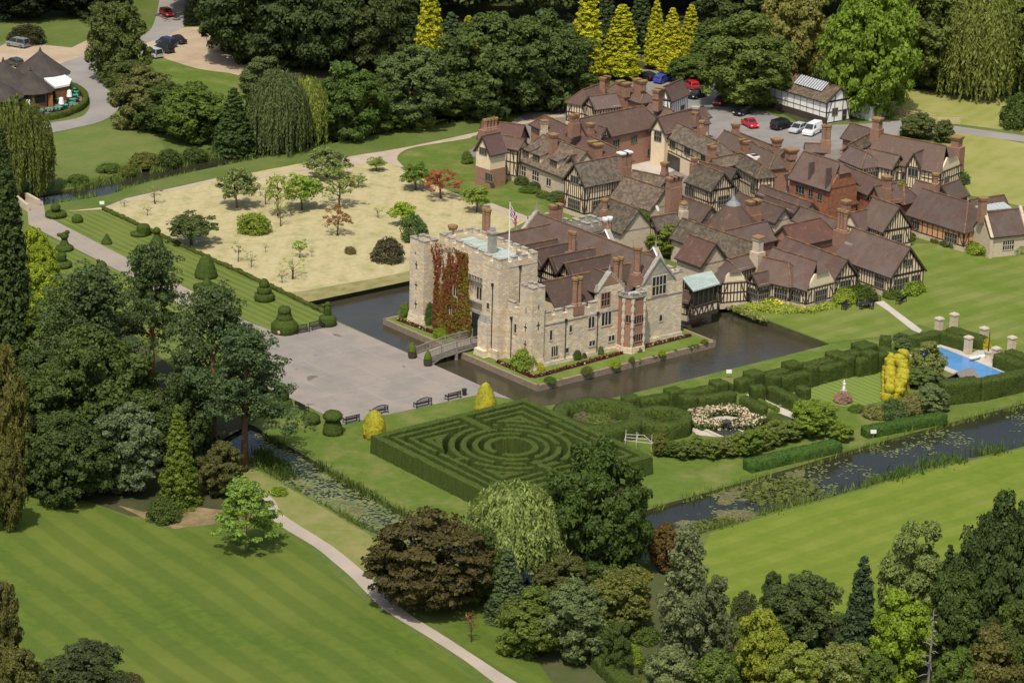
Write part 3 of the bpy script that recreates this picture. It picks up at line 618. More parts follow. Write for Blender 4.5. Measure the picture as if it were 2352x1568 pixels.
for y, wd, ze in ((15.3, 1.95, 8.1), (11.35, 1.95, 8.1), (8.0, 1.6, 8.5)):
    b = MB(); x = 12.0
    b.box(x, x+2.5, y-wd+.02, y+wd-.02, 0, ze, PLASTER); b.mesh([(x, y-wd, ze), (x, y+wd, ze), (x, y, 10.4), (x+.3, y-wd, ze), (x+.3, y+wd, ze), (x+.3, y, 10.4)], [(0, 2, 1), (3, 4, 5)], PLASTER)
    studs(b, (x, y+wd), (0, -1), WW, 2*wd, 6.2, ze, .42, .16, 10.4, (0., .5, 1.))
    for s in (1, -1): b.beam((11.6, y+s*(wd+.1), ze-.15), (11.6, y, 10.42), .1, .26, TIMBER)
    b.build('timber_gable', CAS)
wWst(14.4, 5.1, 2.0, 1.2, 11.98, cols=5, fm=TIMBER, fw=.1); wWst(10.4, 4.4, 2.0, 1.2, 11.98, cols=5, fm=TIMBER, fw=.1)
# --- brick stair turret
def ngon(cx, cy, r_, n, a0=0.): return [(cx+r_*math.cos(a0+2*math.pi*i/n), cy+r_*math.sin(a0+2*math.pi*i/n)) for i in range(n)]
b = MB()
tp = [(14.55, 0.2), (14.55, -1.2), (15.2, -2.3), (17.2, -2.3), (17.8, -1.2), (17.8, .2)]
b.prism(grow(tp, .25), -.1, .8, STONE); b.prism(tp, .8, 7.7, BRICK, R_LEAD)
for (x, y) in tp[1:5]:
    for k in range(12): b.obox((x, y), .5, .15+.06*(k % 2), .15+.06*(k % 2), .8+k*.56, .8+k*.56+.558, STONETRIM)
for i in range(5): crenels(b, tp[i], tp[i+1], 7.7, 8.4, .6, .45, .35, GREYSTONE)
b.build('stair_turret', CAS)
win(CAS, (15.45, -2.3, 4.1), (1, 0), WS, 1.6, 1.05, cols=4, fm=BRICK); win(CAS, (15.45, -2.3, 1.6), (1, 0), WS, 1.6, .95, cols=4, fm=BRICK)
sv = np.array([.65, -1.1]); sv /= np.linalg.norm(sv); win(CAS, (14.72, -1.5, 4.3), tuple(sv), (sv[1], -sv[0]), .75, .95, cols=2, fm=BRICK)
# --- windows
wS(3.35, 1.15, 1.05, 1.4, cols=3, arch=True); wS(3.0, 3.5, .38, 1.35, cols=1); wS(5.75, 1.25, .5, .65, cols=1); wS(6.3, 4.0, .4, .95, cols=1, arch=True)
wS(9.5, 3.95, 1.0, 1.6, cols=2, arch=True); wS(11.75, 3.85, 1.6, 1.8, cols=3); wS(9.75, 1.4, .95, .7, cols=2); wS(13.05, 1.45, 1.0, .75, cols=2)
wS(21.85, 2.7, .5, .9, cols=1, arch=True); wS(20.35, 6.55, 2.4, 2.55, -.04, cols=4, rows=2); wS(11.6, 6.65, 1.35, 1.7, -.02, cols=3, rows=2, fm=BRICK)
wWst(15.5, 8.95, .95, 1.5, -.35, cols=2); wWst(15.6, 5.85, 1.0, 1.35, -.35, cols=2); wWst(16.5, 3.05, .75, 1.1, -.35, cols=2); wWst(11.0, 6.5, 1.1, 1.7, .15, cols=2)
wWst(7.7, 6.4, .55, .8, -1.1, cols=1); wWst(7.55, 3.3, .5, 1.2, -1.1, cols=1); wS(2.5, 8.5, .3, .9, 5.8, cols=1)
wWst(3.6, 4.0, .45, 1.2, .3, cols=1)
def slit(o, u, n, h=1.15, cross=True):
    o = np.array(o, float); u = np.array((*u, 0.)); n = np.array((*n, 0.)); b = MB()
    def bar(x0, x1, y0, y1):
        p = [o+u*x+np.array((0, 0, y))+n*d for d in (-.05, .02) for x, y in ((x0, y0), (x1, y0), (x1, y1), (x0, y1))]
        b.mesh(p, [(4, 5, 6, 7), (0, 1, 5, 4), (1, 2, 6, 5), (2, 3, 7, 6), (3, 0, 4, 7)], GLASS)
    bar(-.07, .07, 0, h)
    if cross: bar(-.3, .3, h*.5, h*.5+.16)
    b.build('arrow_slit', CAS)
for y, z in ((24.4, 2.0), (24.4, 4.7), (24.4, 7.6)): slit((-.85, y, z), (0, -1), WW)
slit((-.85, 24.6, 9.6), (0, -1), WW, .4, False)
slit((-.35, .9, 2.6), (0, -1), WW, 1.3); slit((-.35, .9, 5.0), (0, -1), WW); slit((-.35, .9, 7.6), (0, -1), WW, .8, False)
slit((.75, -.35, 5.4), (1, 0), WS); slit((.75, -.35, 8.2), (1, 0), WS, .7, False); slit((-1.1, 8.4, 1.0), (0, -1), WW, .9, False)
# --- drainpipes
for (x, y, z0, z1) in ((5.6, -.1, .4, 5.6), (11.0, -.1, .4, 5.6), (-1.2, 7.0, .5, 9.8), (.2, 4.6, .3, 5.6), (2.3, 5.7, 4.2, 12.0)):
    b = MB(); b.tube([(x, y, z0), (x, y, z1)], [.06, .06], METALD, 6); b.box(x-.17, x+.17, y-.13, y+.13, z1, z1+.4, METALD); b.build('drainpipe', CAS)
# --- chimneys
def stack(parent, c, z0, z1, n=2, m=CHBRICK, r_=.36, gap=.72, base=(.55, 1.0), bh=1.2, cap=True, ax=0., name='chimney', capm=None, rnd_=True):
    """brick base with n moulded shafts"""
    b = MB(); ca_, sa = math.cos(ax), math.sin(ax)
    if bh: b.obox(c[:2], ax, base[1]*(.5 if n == 1 else .36*n+.15), base[0], z0, z0+bh, m)
    for i in range(n):
        d_ = (i-(n-1)/2)*gap; x, y = c[0]+ca_*d_, c[1]+sa*d_; zb = z0+bh
        H = z1-zb
        if rnd_:
            prof = [(r_*1.3, 0), (r_*1.3, .25), (r_, .35), (r_, H-.75), (r_*1.15, H-.7), (r_*1.15, H-.6), (r_*1.05, H-.55), (r_*1.4, H-.3), (r_*1.4, H)]
            b.lathe((x, y, zb), prof[:7], m, 8); b.lathe((x, y, zb), prof[6:], capm or CHCAP, 8)
        else:
            b.obox((x, y), ax, r_, r_, zb, zb+H-.5, m); b.obox((x, y), ax, r_*1.22, r_*1.22, zb+H-.5, zb+H-.25, m); b.obox((x, y), ax, r_*1.35, r_*1.35, zb+H-.25, zb+H, capm or CHCAP)
    return b.build(name, parent)
stack(CAS, (7.75, .45), 6.2, 11.2, 2, ax=.0); stack(CAS, (14.75, .55), 8.0, 12.7, 2, ax=.0); stack(CAS, (18.1, .6), 8.2, 13.6, 1, r_=.45, bh=1.6, base=(.6, 1.3))
stack(CAS, (17.3, 13.4), 8.5, 12.7, 2, ax=1.57, r_=.3, gap=.62)
stack(CAS, (5.4, 17.2), 11.5, 16.9, 2, ax=1.57, r_=.34, bh=.5); stack(CAS, (2.2, 20.4), 9.5, 14.3, 1, r_=.5, bh=.4)
q = G(*ca(695, 440), 12.4); 
b = MB(); b.box(q[0]-.5, q[0]+.4, q[1]-.45, q[1]+.45, 12.3, 15.2, GREYSTONE); b.box(q[0]-.62, q[0]+.52, q[1]-.57, q[1]+.57, 15.2, 15.45, GREYSTONE); b.box(q[0]-.4, q[0]+.3, q[1]-.35, q[1]+.35, 15.45, 16.1, GREYSTONE, inset=.3); b.build('bell_turret', CAS)
# hall stacks beyond the roof and the small battlemented tower on the north-east
def at_z(px, z): q = G(*px, z); return (q[0], q[1])
c = at_z(ca(1172, 130), 11.5); stack(CAS, c, 8.0, zat((*c, 0), ca(0, 70)[1]), 2, ax=0, r_=.42, gap=.9, bh=.8, rnd_=False)
c = at_z(ca(1420, 200), 10.3); b = MB(); b.obox(c, 0, 1.7, 1.6, 0, 9.2, GREYSTONE, R_COPPER)
for s in (1, -1): crenels(b, (c[0]-1.7, c[1]+s*1.45), (c[0]+1.7, c[1]+s*1.45), 9.2, 10.7, .8, .6, .4, GREYSTONE); crenels(b, (c[0]+s*1.5, c[1]-1.2), (c[0]+s*1.5, c[1]+1.2), 9.2, 10.7, .8, .6, .4, GREYSTONE)
b.build('tower', CAS)
c2 = (c[0]-3.0, c[1]+4.6); b = MB(); b.obox(c2, 0, 2.2, 3.0, 0, 8.6, GREYSTONE, R_COPPER)
crenels(b, (c2[0]-2.0, c2[1]+2.8), (c2[0]+2.0, c2[1]+2.8), 8.6, 10.0, .9, .7, .4, GREYSTONE); crenels(b, (c2[0]+2.0, c2[1]-2.6), (c2[0]+2.0, c2[1]+2.6), 8.6, 10.0, .9, .7, .4, GREYSTONE)
b.build('tower', CAS)
c = at_z(ca(1560, 220), 10.6); stack(CAS, (c[0], c[1]), 6.0, 11.6, 2, ax=0, r_=.36, bh=2.6, base=(.5, 1.2), capm=WHITE)
# --- flag
FL = thing('flagpole', 'white flagpole flying a union flag above the castle gatehouse', 'flagpole', (1.3, 6.9, 12.5))
b = MB(); ztop = zat((1.3, 6.9, 0), ca(0, 48)[1]); b.tube([(1.3, 6.9, 12.5), (1.3, 6.9, ztop)], [.11, .06], WHITE, 8); b.lathe((1.3, 6.9, ztop), [(.09, 0), (.12, .08), (.02, .18)], RIDGE, 8); b.build('pole', FL)
FR, FW, FB = plain('flag_red', (.55, .02, .04), .8), plain('flag_white', (.75, .75, .76), .8), plain('flag_blue', (.03, .04, .22), .8)
b = MB(); nu, nv = 44, 24; FLn, FH = 3.4, 1.8
def fpos(s, t):  # limp flag hanging down from the hoist
    x = s*FLn; drop = (1-math.exp(-x*1.1))*2.0; out = .95*(1-math.exp(-x*.9)); wv = .16*math.sin(x*5.5+t*2)*min(1, x)
    dx, dy = CR[0]*.93+CD[0]*.36, CR[1]*.93+CD[1]*.36; L = math.hypot(dx, dy); dx, dy = dx/L, dy/L
    return (1.38+dx*out-dy*wv, 6.9+dy*out+dx*wv, ztop-.3-(1-t)*FH-drop*.75-.25*x*.5)
for i in range(nu):
    for j in range(nv):
        s, t = (i+.5)/nu*60, (j+.5)/nv*30; x, y = s-30, t-15; m = FB
        d1 = (x*.5-y)/math.hypot(.5, 1); d2 = (x*.5+y)/math.hypot(.5, 1)
        if abs(d1) < 3 or abs(d2) < 3: m = FW
        if (0 < d1 < 2 if x < 0 else -2 < d1 < 0) or (0 < d2 < 2 if x > 0 else -2 < d2 < 0): m = FR
        if abs(x) < 5 or abs(y) < 5: m = FW
        if abs(x) < 3 or abs(y) < 3: m = FR
        b.face([fpos(i/nu, j/nv), fpos((i+1)/nu, j/nv), fpos((i+1)/nu, (j+1)/nv), fpos(i/nu, (j+1)/nv)], m)
b.build('flag', FL)
# --- creeper on the gatehouse front
def creeper():
    root = thing('climbing_creeper', 'red and green creeper covering the castle gatehouse wall left of the gate arch', 'climbing plant', (-.4, 16.5, 0))
    pr_, pg, stem = [], [], MB()
    def dens(y, z):
        top = 7.4+2.2*math.sin(y*1.9)+1.2*math.sin(y*4.7+1)
        if y > 19.6: top -= (y-19.6)*2.5
        if 13.2 < y < 15.2: top = 12.4
        return z < top
    for _ in range(17000):
        y = 13.2+rnd.random()*7.6 if rnd.random() < .85 else 12.6+rnd.random()*1.2; z = .2+rnd.random()*12.3
        if not dens(y, z): 
            if rnd.random() > .05: continue
        if any(abs(y-wy) < .65 and z0 < z < z1 for wy, z0, z1 in ((15.97, 8.9, 10.5), (16.1, 5.8, 7.3), (16.87, 3.0, 4.2))): continue
        green = mnoise.noise(Vector((y*.6, z*.5, 3)))*1.5+(16.6-y)*.17+.02+(.25 if z < 2.5 else 0)-(.6 if z > 9.5 else 0)
        (pg if rnd.random() < .5+green*.8 else pr_).append((-.42-.2*rnd.random()-.1*abs(mnoise.noise(Vector((y, z, 0)))), y, z))
    for k in range(26):  # red tendrils reaching up and out
        y, z = 13.4+rnd.random()*7.2, 6.5+rnd.random()*3.2; dy = rnd.uniform(-.5, .5)
        for i in range(int(40+rnd.random()*60)):
            z += .035; y += dy*.04; pr_.append((-.42-.12*rnd.random(), y+rnd.gauss(0, .12), z+rnd.gauss(0, .05)))
    for k in range(10):  # branches crossing to the corner tower
        y, z = 20.2, 4.2+rnd.random()*2.2
        for i in range(70): y += .032; z += rnd.uniform(-.05, .02); pr_.append((.2+.9*min(1, (y-20.2)/1.0)-.2*rnd.random(), y, z+rnd.gauss(0, .12)))
    nrm = lambda A: np.tile(np.array([[-1., -.2, .35]]), (len(A), 1))
    leaf_obj('red_leaves', leaf_data('red_leaves', np.array(pr_)-np.array(root.location), nrm(pr_), .2, .5), root, (.12, .042, .022))
    leaf_obj('green_leaves', leaf_data('green_leaves', np.array(pg)-np.array(root.location), nrm(pg), .2, .5), root, (.105, .085, .016))
    stem.tube([(-.45, 14.3, 0), (-.5, 14.0, 4), (-.45, 14.2, 9)], [.09, .06, .03], BARK, 6); stem.build('stem', root)
creeper()
# --- oak bridge over the moat to the gate
BR = thing('timber_bridge', 'weathered timber footbridge with railings crossing the moat to the castle gate', 'bridge', (-5, 11.6, 0))
b = MB(); y0, y1 = 10.25, 12.95
zb = lambda x: .12+.75*max(0, min(1, (x+9.4)/9.6))+.25*math.sin(math.pi*max(0, min(1, (x+9.4)/9.6)))
xs = np.linspace(-9.4, .3, 28)
for i, x in enumerate(xs[:-1]):
    x2 = xs[i+1]-.03; b.mesh([(x, y0, zb(x)), (x2, y0, zb(x2)), (x2, y1, zb(x2)), (x, y1, zb(x)), (x, y0, zb(x)-.15), (x2, y0, zb(x2)-.15), (x2, y1, zb(x2)-.15), (x, y1, zb(x)-.15)], [(0, 1, 2, 3), (0, 4, 5, 1), (1, 5, 6, 2), (2, 6, 7, 3), (3, 7, 4, 0)], OAK)
b.build('deck', BR)
for y in (y0+.06, y1-.06):
    b = MB()
    for i in range(len(xs)-1): b.beam((xs[i], y, zb(xs[i])+1.05), (xs[i+1], y, zb(xs[i+1])+1.05), .12, .1, OAK); b.beam((xs[i], y, zb(xs[i])+.2), (xs[i+1], y, zb(xs[i+1])+.2), .1, .08, OAK)
    for x in np.linspace(-9.3, .1, 42): b.beam((x, y, zb(x)+.1), (x, y, zb(x)+1.05), .06, .06, OAK, (1, 0, 0))
    for x in (-9.3, -6.9, -4.4, -2, .1): b.beam((x, y, zb(x)-.2), (x, y, zb(x)+1.25), .17, .17, OAK, (1, 0, 0))
    b.build('railing', BR)
b = MB()
for y in (y0+.1, y1-.1):
    b.beam((-9.3, y, zb(-9.3)-.22), (.2, y, zb(.2)-.22), .2, .3, OAK)
    for x in (-4.4,): b.beam((x, y, -1.3), (x, y, zb(x)-.2), .32, .32, OAK, (1, 0, 0))
    pts = [(-9.0+4.5*t, y, -.9+1.35*math.sin(math.pi*t*.55)) for t in np.linspace(0, 1, 8)]
    for p, q in zip(pts, pts[1:]): b.beam(p, q, .18, .24, OAK)
b.build('support_frame', BR)
b = MB()
for (x0, y0_, z0), (x1, y1_, z1) in (((1404, 403, 10.4), (1375, 475, 9.0)), ((1190, 317, 10.0), (1178, 362, 9.0)), ((1143, 240, 10.4), (1103, 330, 9.0))): b.beam(G(*ca(x0, y0_), z0), G(*ca(x1, y1_), z1), .16, .12, WHITE)
b.build('flashing', CAS)
# --- low planting round the castle walls
def bedstrip(pts, label, n, w_=.75):
    root = thing('flower_bed', label, 'flower bed', (pts[0][0], pts[0][1], 0)); b = MB(); R_, W_ = [], []
    for p, q in zip(pts, pts[1:]):
        p, q = np.array(p), np.array(q); t = (q-p)/np.linalg.norm(q-p); nn = np.array((-t[1], t[0])); b.obox((p+q)/2, math.atan2(t[1], t[0]), np.linalg.norm(q-p)/2, w_/2, 0, .1, SOIL)
        for _ in range(int(n*np.linalg.norm(q-p))):
            s = p+(q-p)*rnd.random()+nn*rnd.uniform(-.45, .45)*w_; row = (W_ if rnd.random() < .16 else R_); row.append((s[0], s[1], .14+rnd.random()*.16))
    b.build('soil', root); up_ = lambda A: np.tile(np.array([[0, 0, 1.]]), (len(A), 1)); l = np.array(root.location)
    tag(leaf_obj('red_plants', leaf_data('red_plants', np.array(R_)-l, up_(R_), .2, .5), root, (.06, .010, .016)), kind='stuff'); tag(leaf_obj('white_flowers', leaf_data('white_flowers', np.array(W_)-l, up_(W_), .13, .4), root, (.5, .44, .42)), kind='stuff')
bedstrip([(-1.7, 4.9), (-1.7, -2.6), (.3, -2.6), (14.2, -1.5)], 'dark red bedding round the south west castle tower edged with white flowers', 70)
bedstrip([(18.4, -1.3), (26.6, -1.0)], 'dark red bedding strip below the tall east window wall of the castle', 70)
bedstrip([(-2.2, 26.6), (-1.6, 19.2)], 'dark red bedding strip before the creeper clad gatehouse wall', 60)
# ------------------------------------------------------------------ the village of cottages behind the castle
WALLM = dict(timber=PLASTER, stone=COTSTONE, brick=BRICK, cream=PLASTER, hung=TILEHUNG, ochre=OCHRE, white=WHITE)
class Cot: pass
def cottage(label, p1, p2, e, he, roof, wall='timber', ends='gg', pitch=1.15, win_s=(), win_2=(), win_1=(), over=.3, tint=(1, 1, 1), plinth=True, back=None, stud=.55, cat='house', capm=None):
    """p1,p2 = ridge ends in the photo, e = a point on the eave line; the ridge height follows from the pitch.
    ends: g gable, h hip, f half-hip, n hidden. windows: (fraction along wall, sill z, width, height, cols)"""
    a, b_ = G(*p1, he)[:2], G(*p2, he)[:2]; E_ = G(*e, he)[:2]; t = (b_-a)/np.linalg.norm(b_-a); n = np.array((-t[1], t[0]))
    sg = 1 if (E_-a)@n > 0 else -1; lo_, hi_ = he+.2, he+9.
    for _ in range(40):
        hr = (lo_+hi_)/2; a, b_ = G(*p1, hr)[:2], G(*p2, hr)[:2]; t = (b_-a)/np.linalg.norm(b_-a); n = np.array((-t[1], t[0]))*sg; w_ = (E_-a)@n
        if he+pitch*w_ > hr: lo_ = hr
        else: hi_ = hr
    print('COT', label[:46], 'w %.1f hr %.1f L %.1f ang %.0f' % (w_, hr, np.linalg.norm(b_-a), math.degrees(math.atan2(t[1], t[0]))))
    k_ = rnd.uniform(.82, 1.16); tint = (tint[0]*k_*rnd.uniform(.95, 1.06), tint[1]*k_, tint[2]*k_*rnd.uniform(.93, 1.06)); c = Cot(); c.a, c.b, c.t, c.n, c.w, c.hr, c.he, c.pitch = a, b_, t, n, w_, hr, he, pitch
    ext = {'g': .0, 'h': w_*.8, 'f': w_*.4, 'n': .0}
    A, B_ = a-t*ext[ends[0]], b_+t*ext[ends[1]]
    c.A, c.B = A, B_
    mid = (a+b_)/2; root = thing(cat.replace(' ', '_') if cat != 'house' else 'cottage', label, cat, (mid[0], mid[1], 0)); c.root = root
    wi = w_-over; wb = (back or w_)-over
    A2, B2 = A+t*(over if ends[0] in 'gf' else .3), B_-t*(over if ends[1] in 'gf' else .3); L = np.linalg.norm(B2-A2)
    # walls
    wm = WALLM[wall]; m = MB(); F = [A2+n*wi, B2+n*wi, B2-n*wb, A2-n*wb]
    if (np.cross(F[1]-F[0], F[2]-F[1])) < 0: F = F[::-1]
    m.prism([tuple(p) for p in F], 0, he+.25*pitch, wm)
    for end, P_, s in ((ends[0], A2, -1), (ends[1], B2, 1)):
        if end in 'gn':
            q = [(*(P_+n*wi), he), (*(P_-n*wb), he), (*P_, hr-pitch*.12)]; r2 = [(*(np.array(x[:2])-t*s*.25), x[2]) for x in q]
            m.mesh(q+r2, [(0, 1, 2), (5, 4, 3), (0, 2, 5, 3), (1, 4, 5, 2)], wm)
        if end == 'f':
            zt = hr-pitch*w_*.4; k = w_*.4
            q = [(*(P_+n*wi), he), (*(P_-n*wb), he), (*(P_-n*k), zt), (*(P_+n*k), zt)]; r2 = [(*(np.array(x[:2])-t*s*.25), x[2]) for x in q]
            m.mesh(q+r2, [(0, 1, 2, 3), (7, 6, 5, 4), (1, 5, 6, 2), (0, 3, 7, 4)], wm)
    m.build('wall', root)
    if plinth and wall in ('timber', 'ochre'):
        m = MB(); m.prism([tuple(p) for p in grow(F, .07)], -.05, .75, COTSTONE); m.build('plinth', root)
    # roof
    m = MB(); zo = he
    def hipped(end): return end in 'h'
    for s, ww in ((1, w_), (-1, back or w_)):
        ze = hr-pitch*ww
        Ae, Be = A+n*s*ww, B_+n*s*ww
        if ends[0] == 'f' or ends[1] == 'f':
            pass
        ra, rb = a.copy(), b_.copy(); za = zb_ = hr
        roof_slab(m, [(*Ae, ze), (*Be, ze), (*rb, hr), (*ra, hr)] if 'f' not in ends else [(*(A if ends[0] != 'f' else A)+n*s*ww, ze), (*Be, ze), (*rb, hr), (*ra, hr)], roof)
    for end, R_, P_, s in ((ends[0], a, A, -1), (ends[1], b_, B_, 1)):
        if end == 'h':
            ze = hr-pitch*w_; c1, c2 = P_+n*w_, P_-n*(back or w_)
            m.mesh([(*c1, ze), (*c2, hr-pitch*(back or w_)), (*R_, hr+.02), (*c1, ze-.15), (*c2, ze-.15)], [(0, 1, 2) if s > 0 else (2, 1, 0), (0, 3, 4, 1)], roof)
            for cc in (c1, c2): m.beam((*cc, ze+.02), (*R_, hr+.04), .2, .14, RIDGE)
        if end == 'f':
            k = w_*.4; zt = hr-pitch*k*.95
            c1, c2 = P_+n*k*1.05, P_-n*k*1.05
            m.mesh([(*c1, zt), (*c2, zt), (*R_, hr+.03)], [(0, 1, 2)], roof)
    m.beam((*a, hr+.02), (*b_, hr+.02), .24, .16, capm or RIDGE)
    ro_ = m.build('roof', root, color=tint)
    # gutter / bargeboards
    m = MB()
    for s, ww in ((1, w_), (-1, back or w_)): ze = hr-pitch*ww; m.beam((*(A+n*s*(ww+.05)), ze-.1), (*(B_+n*s*(ww+.05)), ze-.1), .12, .1, METALD)
    for end, P_ in ((ends[0], A), (ends[1], B_)):
        if end == 'g':
            for s, ww in ((1, w_), (-1, back or w_)): m.beam((*(P_+n*s*ww), hr-pitch*ww-.12), (*P_, hr-.12), .09, .28, TIMBER)
    m.build('bargeboard', root)
    # timbering on every wall
    c.faces = {'s': (A2+n*wi, t, n, L), 'k': (B2-n*wb, -t, -n, L), '2': (B2+n*wi, -n, t, wi+wb), '1': (A2-n*wb, n, -t, wi+wb)}
    if wall in ('timber', 'ochre', 'white'):
        m = MB(); z0 = .78 if plinth else .1; top = he+.1
        rails = (0., 1.) if top < 3.4 else (0., .5, 1.)
        for key in 'sk': o, u, nn, LL = c.faces[key]; studs(m, o, u, nn, LL, z0, top, stud, .09 if wall == 'white' else .15, None, rails, TIMBER, .04, wall != 'white')
        for key, end in (('2', ends[1]), ('1', ends[0])):
            o, u, nn, LL = c.faces[key]; studs(m, o, u, nn, LL, z0, top, stud, .16, hr-pitch*.3 if end == 'g' else None, rails, TIMBER, .04, True)
        m.build('timber_frame', root)
    for key, ws in (('s', win_s), ('2', win_2), ('1', win_1)):
        o, u, nn, LL = c.faces[key]
        for (f, sz, ww, hh, cols) in ws:
            q = o+u*(LL*f-ww/2); q2 = q+nn*(.05 if wall == 'timber' else .0)
            if key == 's' : uu = u
            right = np.array((-nn[1], nn[0]))   # along the wall, left to right seen from outside
            if right@u < 0: q2 = q2+u*ww
            win(root, (*q2, sz), tuple(right), tuple(nn), ww, hh, cols, 1 if hh < 1.3 else 2, fm=LEADS if wall != 'stone' else STONETRIM, fw=.1)
    return c
def onroof(c, px):
    """where the sight line through px meets the roof of c"""
    v = ray(*px); best = None
    for s in (1, -1):
        nn = np.array((*(c.n*s*c.pitch), 1.)); p0 = np.array((*c.a, c.hr)); k = ((p0-CP)@nn)/(v@nn); q = CP+v*k
        d_ = (q[:2]-c.a)@c.n*s
        if -0.05 <= d_ <= c.w+1.5 and (best is None or k < best[0]): best = (k, q)
    return best[1] if best else G(*px, c.hr)
def chim(c, px, top, n=1, r_=.36, m=CHBRICK, rnd_=False, ax=None, gap=.75, bh=1.0, base=(.55, 1.0), capm=None):
    """chimney of cottage c: px = foot of the stack on the roof, top = row of its top"""
    q = onroof(c, px); z1 = max(zat(q, top), q[2]+1.2)
    ax = math.atan2(c.t[1], c.t[0]) if ax is None else ax
    return stack(c.root, (q[0], q[1]), q[2]-1.5, z1, n, m, r_, gap, base, min(bh+1.5, (z1-q[2])*.5+1.5), ax=ax, rnd_=rnd_, capm=capm)
def gablet(c, px, wd, ze, zr, depth, key='s', roof=R_RED, wall='timber', win_=True, out=.6, apex_px=None, shed=False):
    """dormer or porch gable standing out from the wall named key; px = foot of its middle"""
    q = G(*px, ze)[:2]; o, u, nn, LL = c.faces[key]
    f = o+u*((q-o)@u)+nn*out; b = MB(); wm = WALLM[wall]; h = wd/2
    cor = [f-u*h, f+u*h, f+u*h-nn*depth, f-u*h-nn*depth]
    if np.cross(cor[1]-cor[0], cor[2]-cor[1]) < 0: cor = cor[::-1]
    zb = 0 if ze < 4.5 and not shed else c.he
    b.prism([tuple(p) for p in cor], zb, ze, wm)
    b.mesh([(*(f-u*h), ze), (*(f+u*h), ze), (*f, zr-.1)], [(0, 1, 2), (2, 1, 0)] and [(0, 1, 2)], wm)
    studs(b, f-u*h, u, nn, wd, zb+.1, ze, .45, .14, zr-.2 if wall == 'timber' else None, (0., 1.), TIMBER) if wall == 'timber' else None
    b.build('dormer_wall', c.root)
    r2 = MB(); gable_roof(r2, tuple(f+nn*.25), tuple(f-nn*depth), h, zr, ze, roof, .22, amp=.02); 
    for s in (1, -1): r2.beam((*(f+nn*.26+u*s*(h+.2)), ze-.35), (*(f+nn*.26), zr-.1), .08, .22, TIMBER)
    r2.build('dormer', c.root)
    if win_:
        right = np.array((-nn[1], nn[0])); ww, hh = wd*.66, min(1.2, ze-zb-.5); q2 = f-right*ww/2+nn*.04
        win(c.root, (*q2, ze-hh-.2), tuple(right), tuple(nn), ww, hh, max(2, int(ww/.45)), 1, fm=LEADS, fw=.09)
W1 = (.5, 1.0, 2.2, 1.3, 5)
# --- front row by the moat
c = cottage('brown tiled hall with a broad half timbered gable facing the east lawn', z3(1590, 800), z3(2045, 960), z3(1875, 1195), 3.1, R_RED, 'timber', 'ng', 1.15, win_s=((.80, 1.0, 1.8, 1.5, 5), (.35, 1.0, 1.8, 1.5, 4)), win_2=((.3, .9, 2.6, 1.7, 5), (.76, .9, 1.6, 1.7, 3), (.5, 4.3, 1.3, .9, 3)))
HALL = c
chim(c, z3(1500, 880), z3(1515, 665)[1], 3, .34, CHBRICK, True, ax=1.57, gap=.62, bh=.9)
stack(c.root, (*G(*z3(1612, 1180), .0)[:2],), 0, zat(G(*z3(1612, 1180), 0), z3(0, 890)[1]), 2, GREYSTONE, .36, .72, (.8, 2.2), 5.2, ax=0, capm=GREYSTONE)
c = cottage('timber framed cottage with a narrow half timbered gable beside the round shrub and garden table', z3(1060, 872), z3(1553, 1055), z3(1450, 1225), 3.0, R_RED, 'timber', 'ng', 1.15, win_2=((.5, .9, 1.9, 1.7, 4),), win_s=((.9, 1.0, 1.2, 1.3, 3),))
FR2 = c
c = cottage('half hipped cottage with a vine on its end bay above the yellow flower border', z3(965, 958), z3(1310, 1068), z3(1210, 1298), 2.9, R_RED, 'timber', 'nf', 1.05, win_2=((.5, .8, 2.2, 1.6, 5),), win_s=((.8, .9, 1.6, 1.3, 4),))
c = cottage('cottage with a canted hipped bay and pale gutter above the yellow flower border', z3(885, 1032), z3(1085, 1075), z3(1015, 1257), 2.9, R_RED, 'timber', 'nh', 1.1, win_s=((.75, .9, 2.0, 1.4, 5),), win_2=((.5, .9, 2.6, 1.4, 6),))
c = cottage('small projecting cottage wing with a low dark timbered gable by the moat corner', z3(925, 1140), z3(800, 1166), z3(860, 1272), 2.7, R_RED, 'timber', 'ng', 1.1, win_s=((.6, .8, 1.8, 1.3, 5),), win_2=((.5, .8, 2.0, 1.3, 6),))
c = cottage('moat side cottage with a half hipped timbered end beside the green roofed link bridge', z3(600, 1052), z3(655, 1092), z3(560, 1262), 3.6, R_RED, 'timber', 'nf', 1.1, stud=.5)
c = cottage('long tiled cottage roof behind the moat side gables with a tall stone chimney', z3(605, 1055), z3(850, 985), z3(770, 1130), 4.0, R_RED, 'timber', 'ng', 1.0)
chim(c, z3(840, 1075), z3(0, 872)[1], 1, .55, COTSTONE, bh=1.6, base=(.8, 1.6))
c = cottage('low tiled wing with a stone gable end left of the tall stone chimney', z3(310, 855), z3(520, 930), z3(215, 1050), 3.2, R_DARK, 'stone', 'ng', 1.1, tint=(1.5, 1.25, 1.2))
c = cottage('small low lean-to roof with a skylight next to the link bridge', z3(330, 1062), z3(555, 1005), z3(300, 1140), 2.6, R_GREY, 'timber', 'ng', .8)
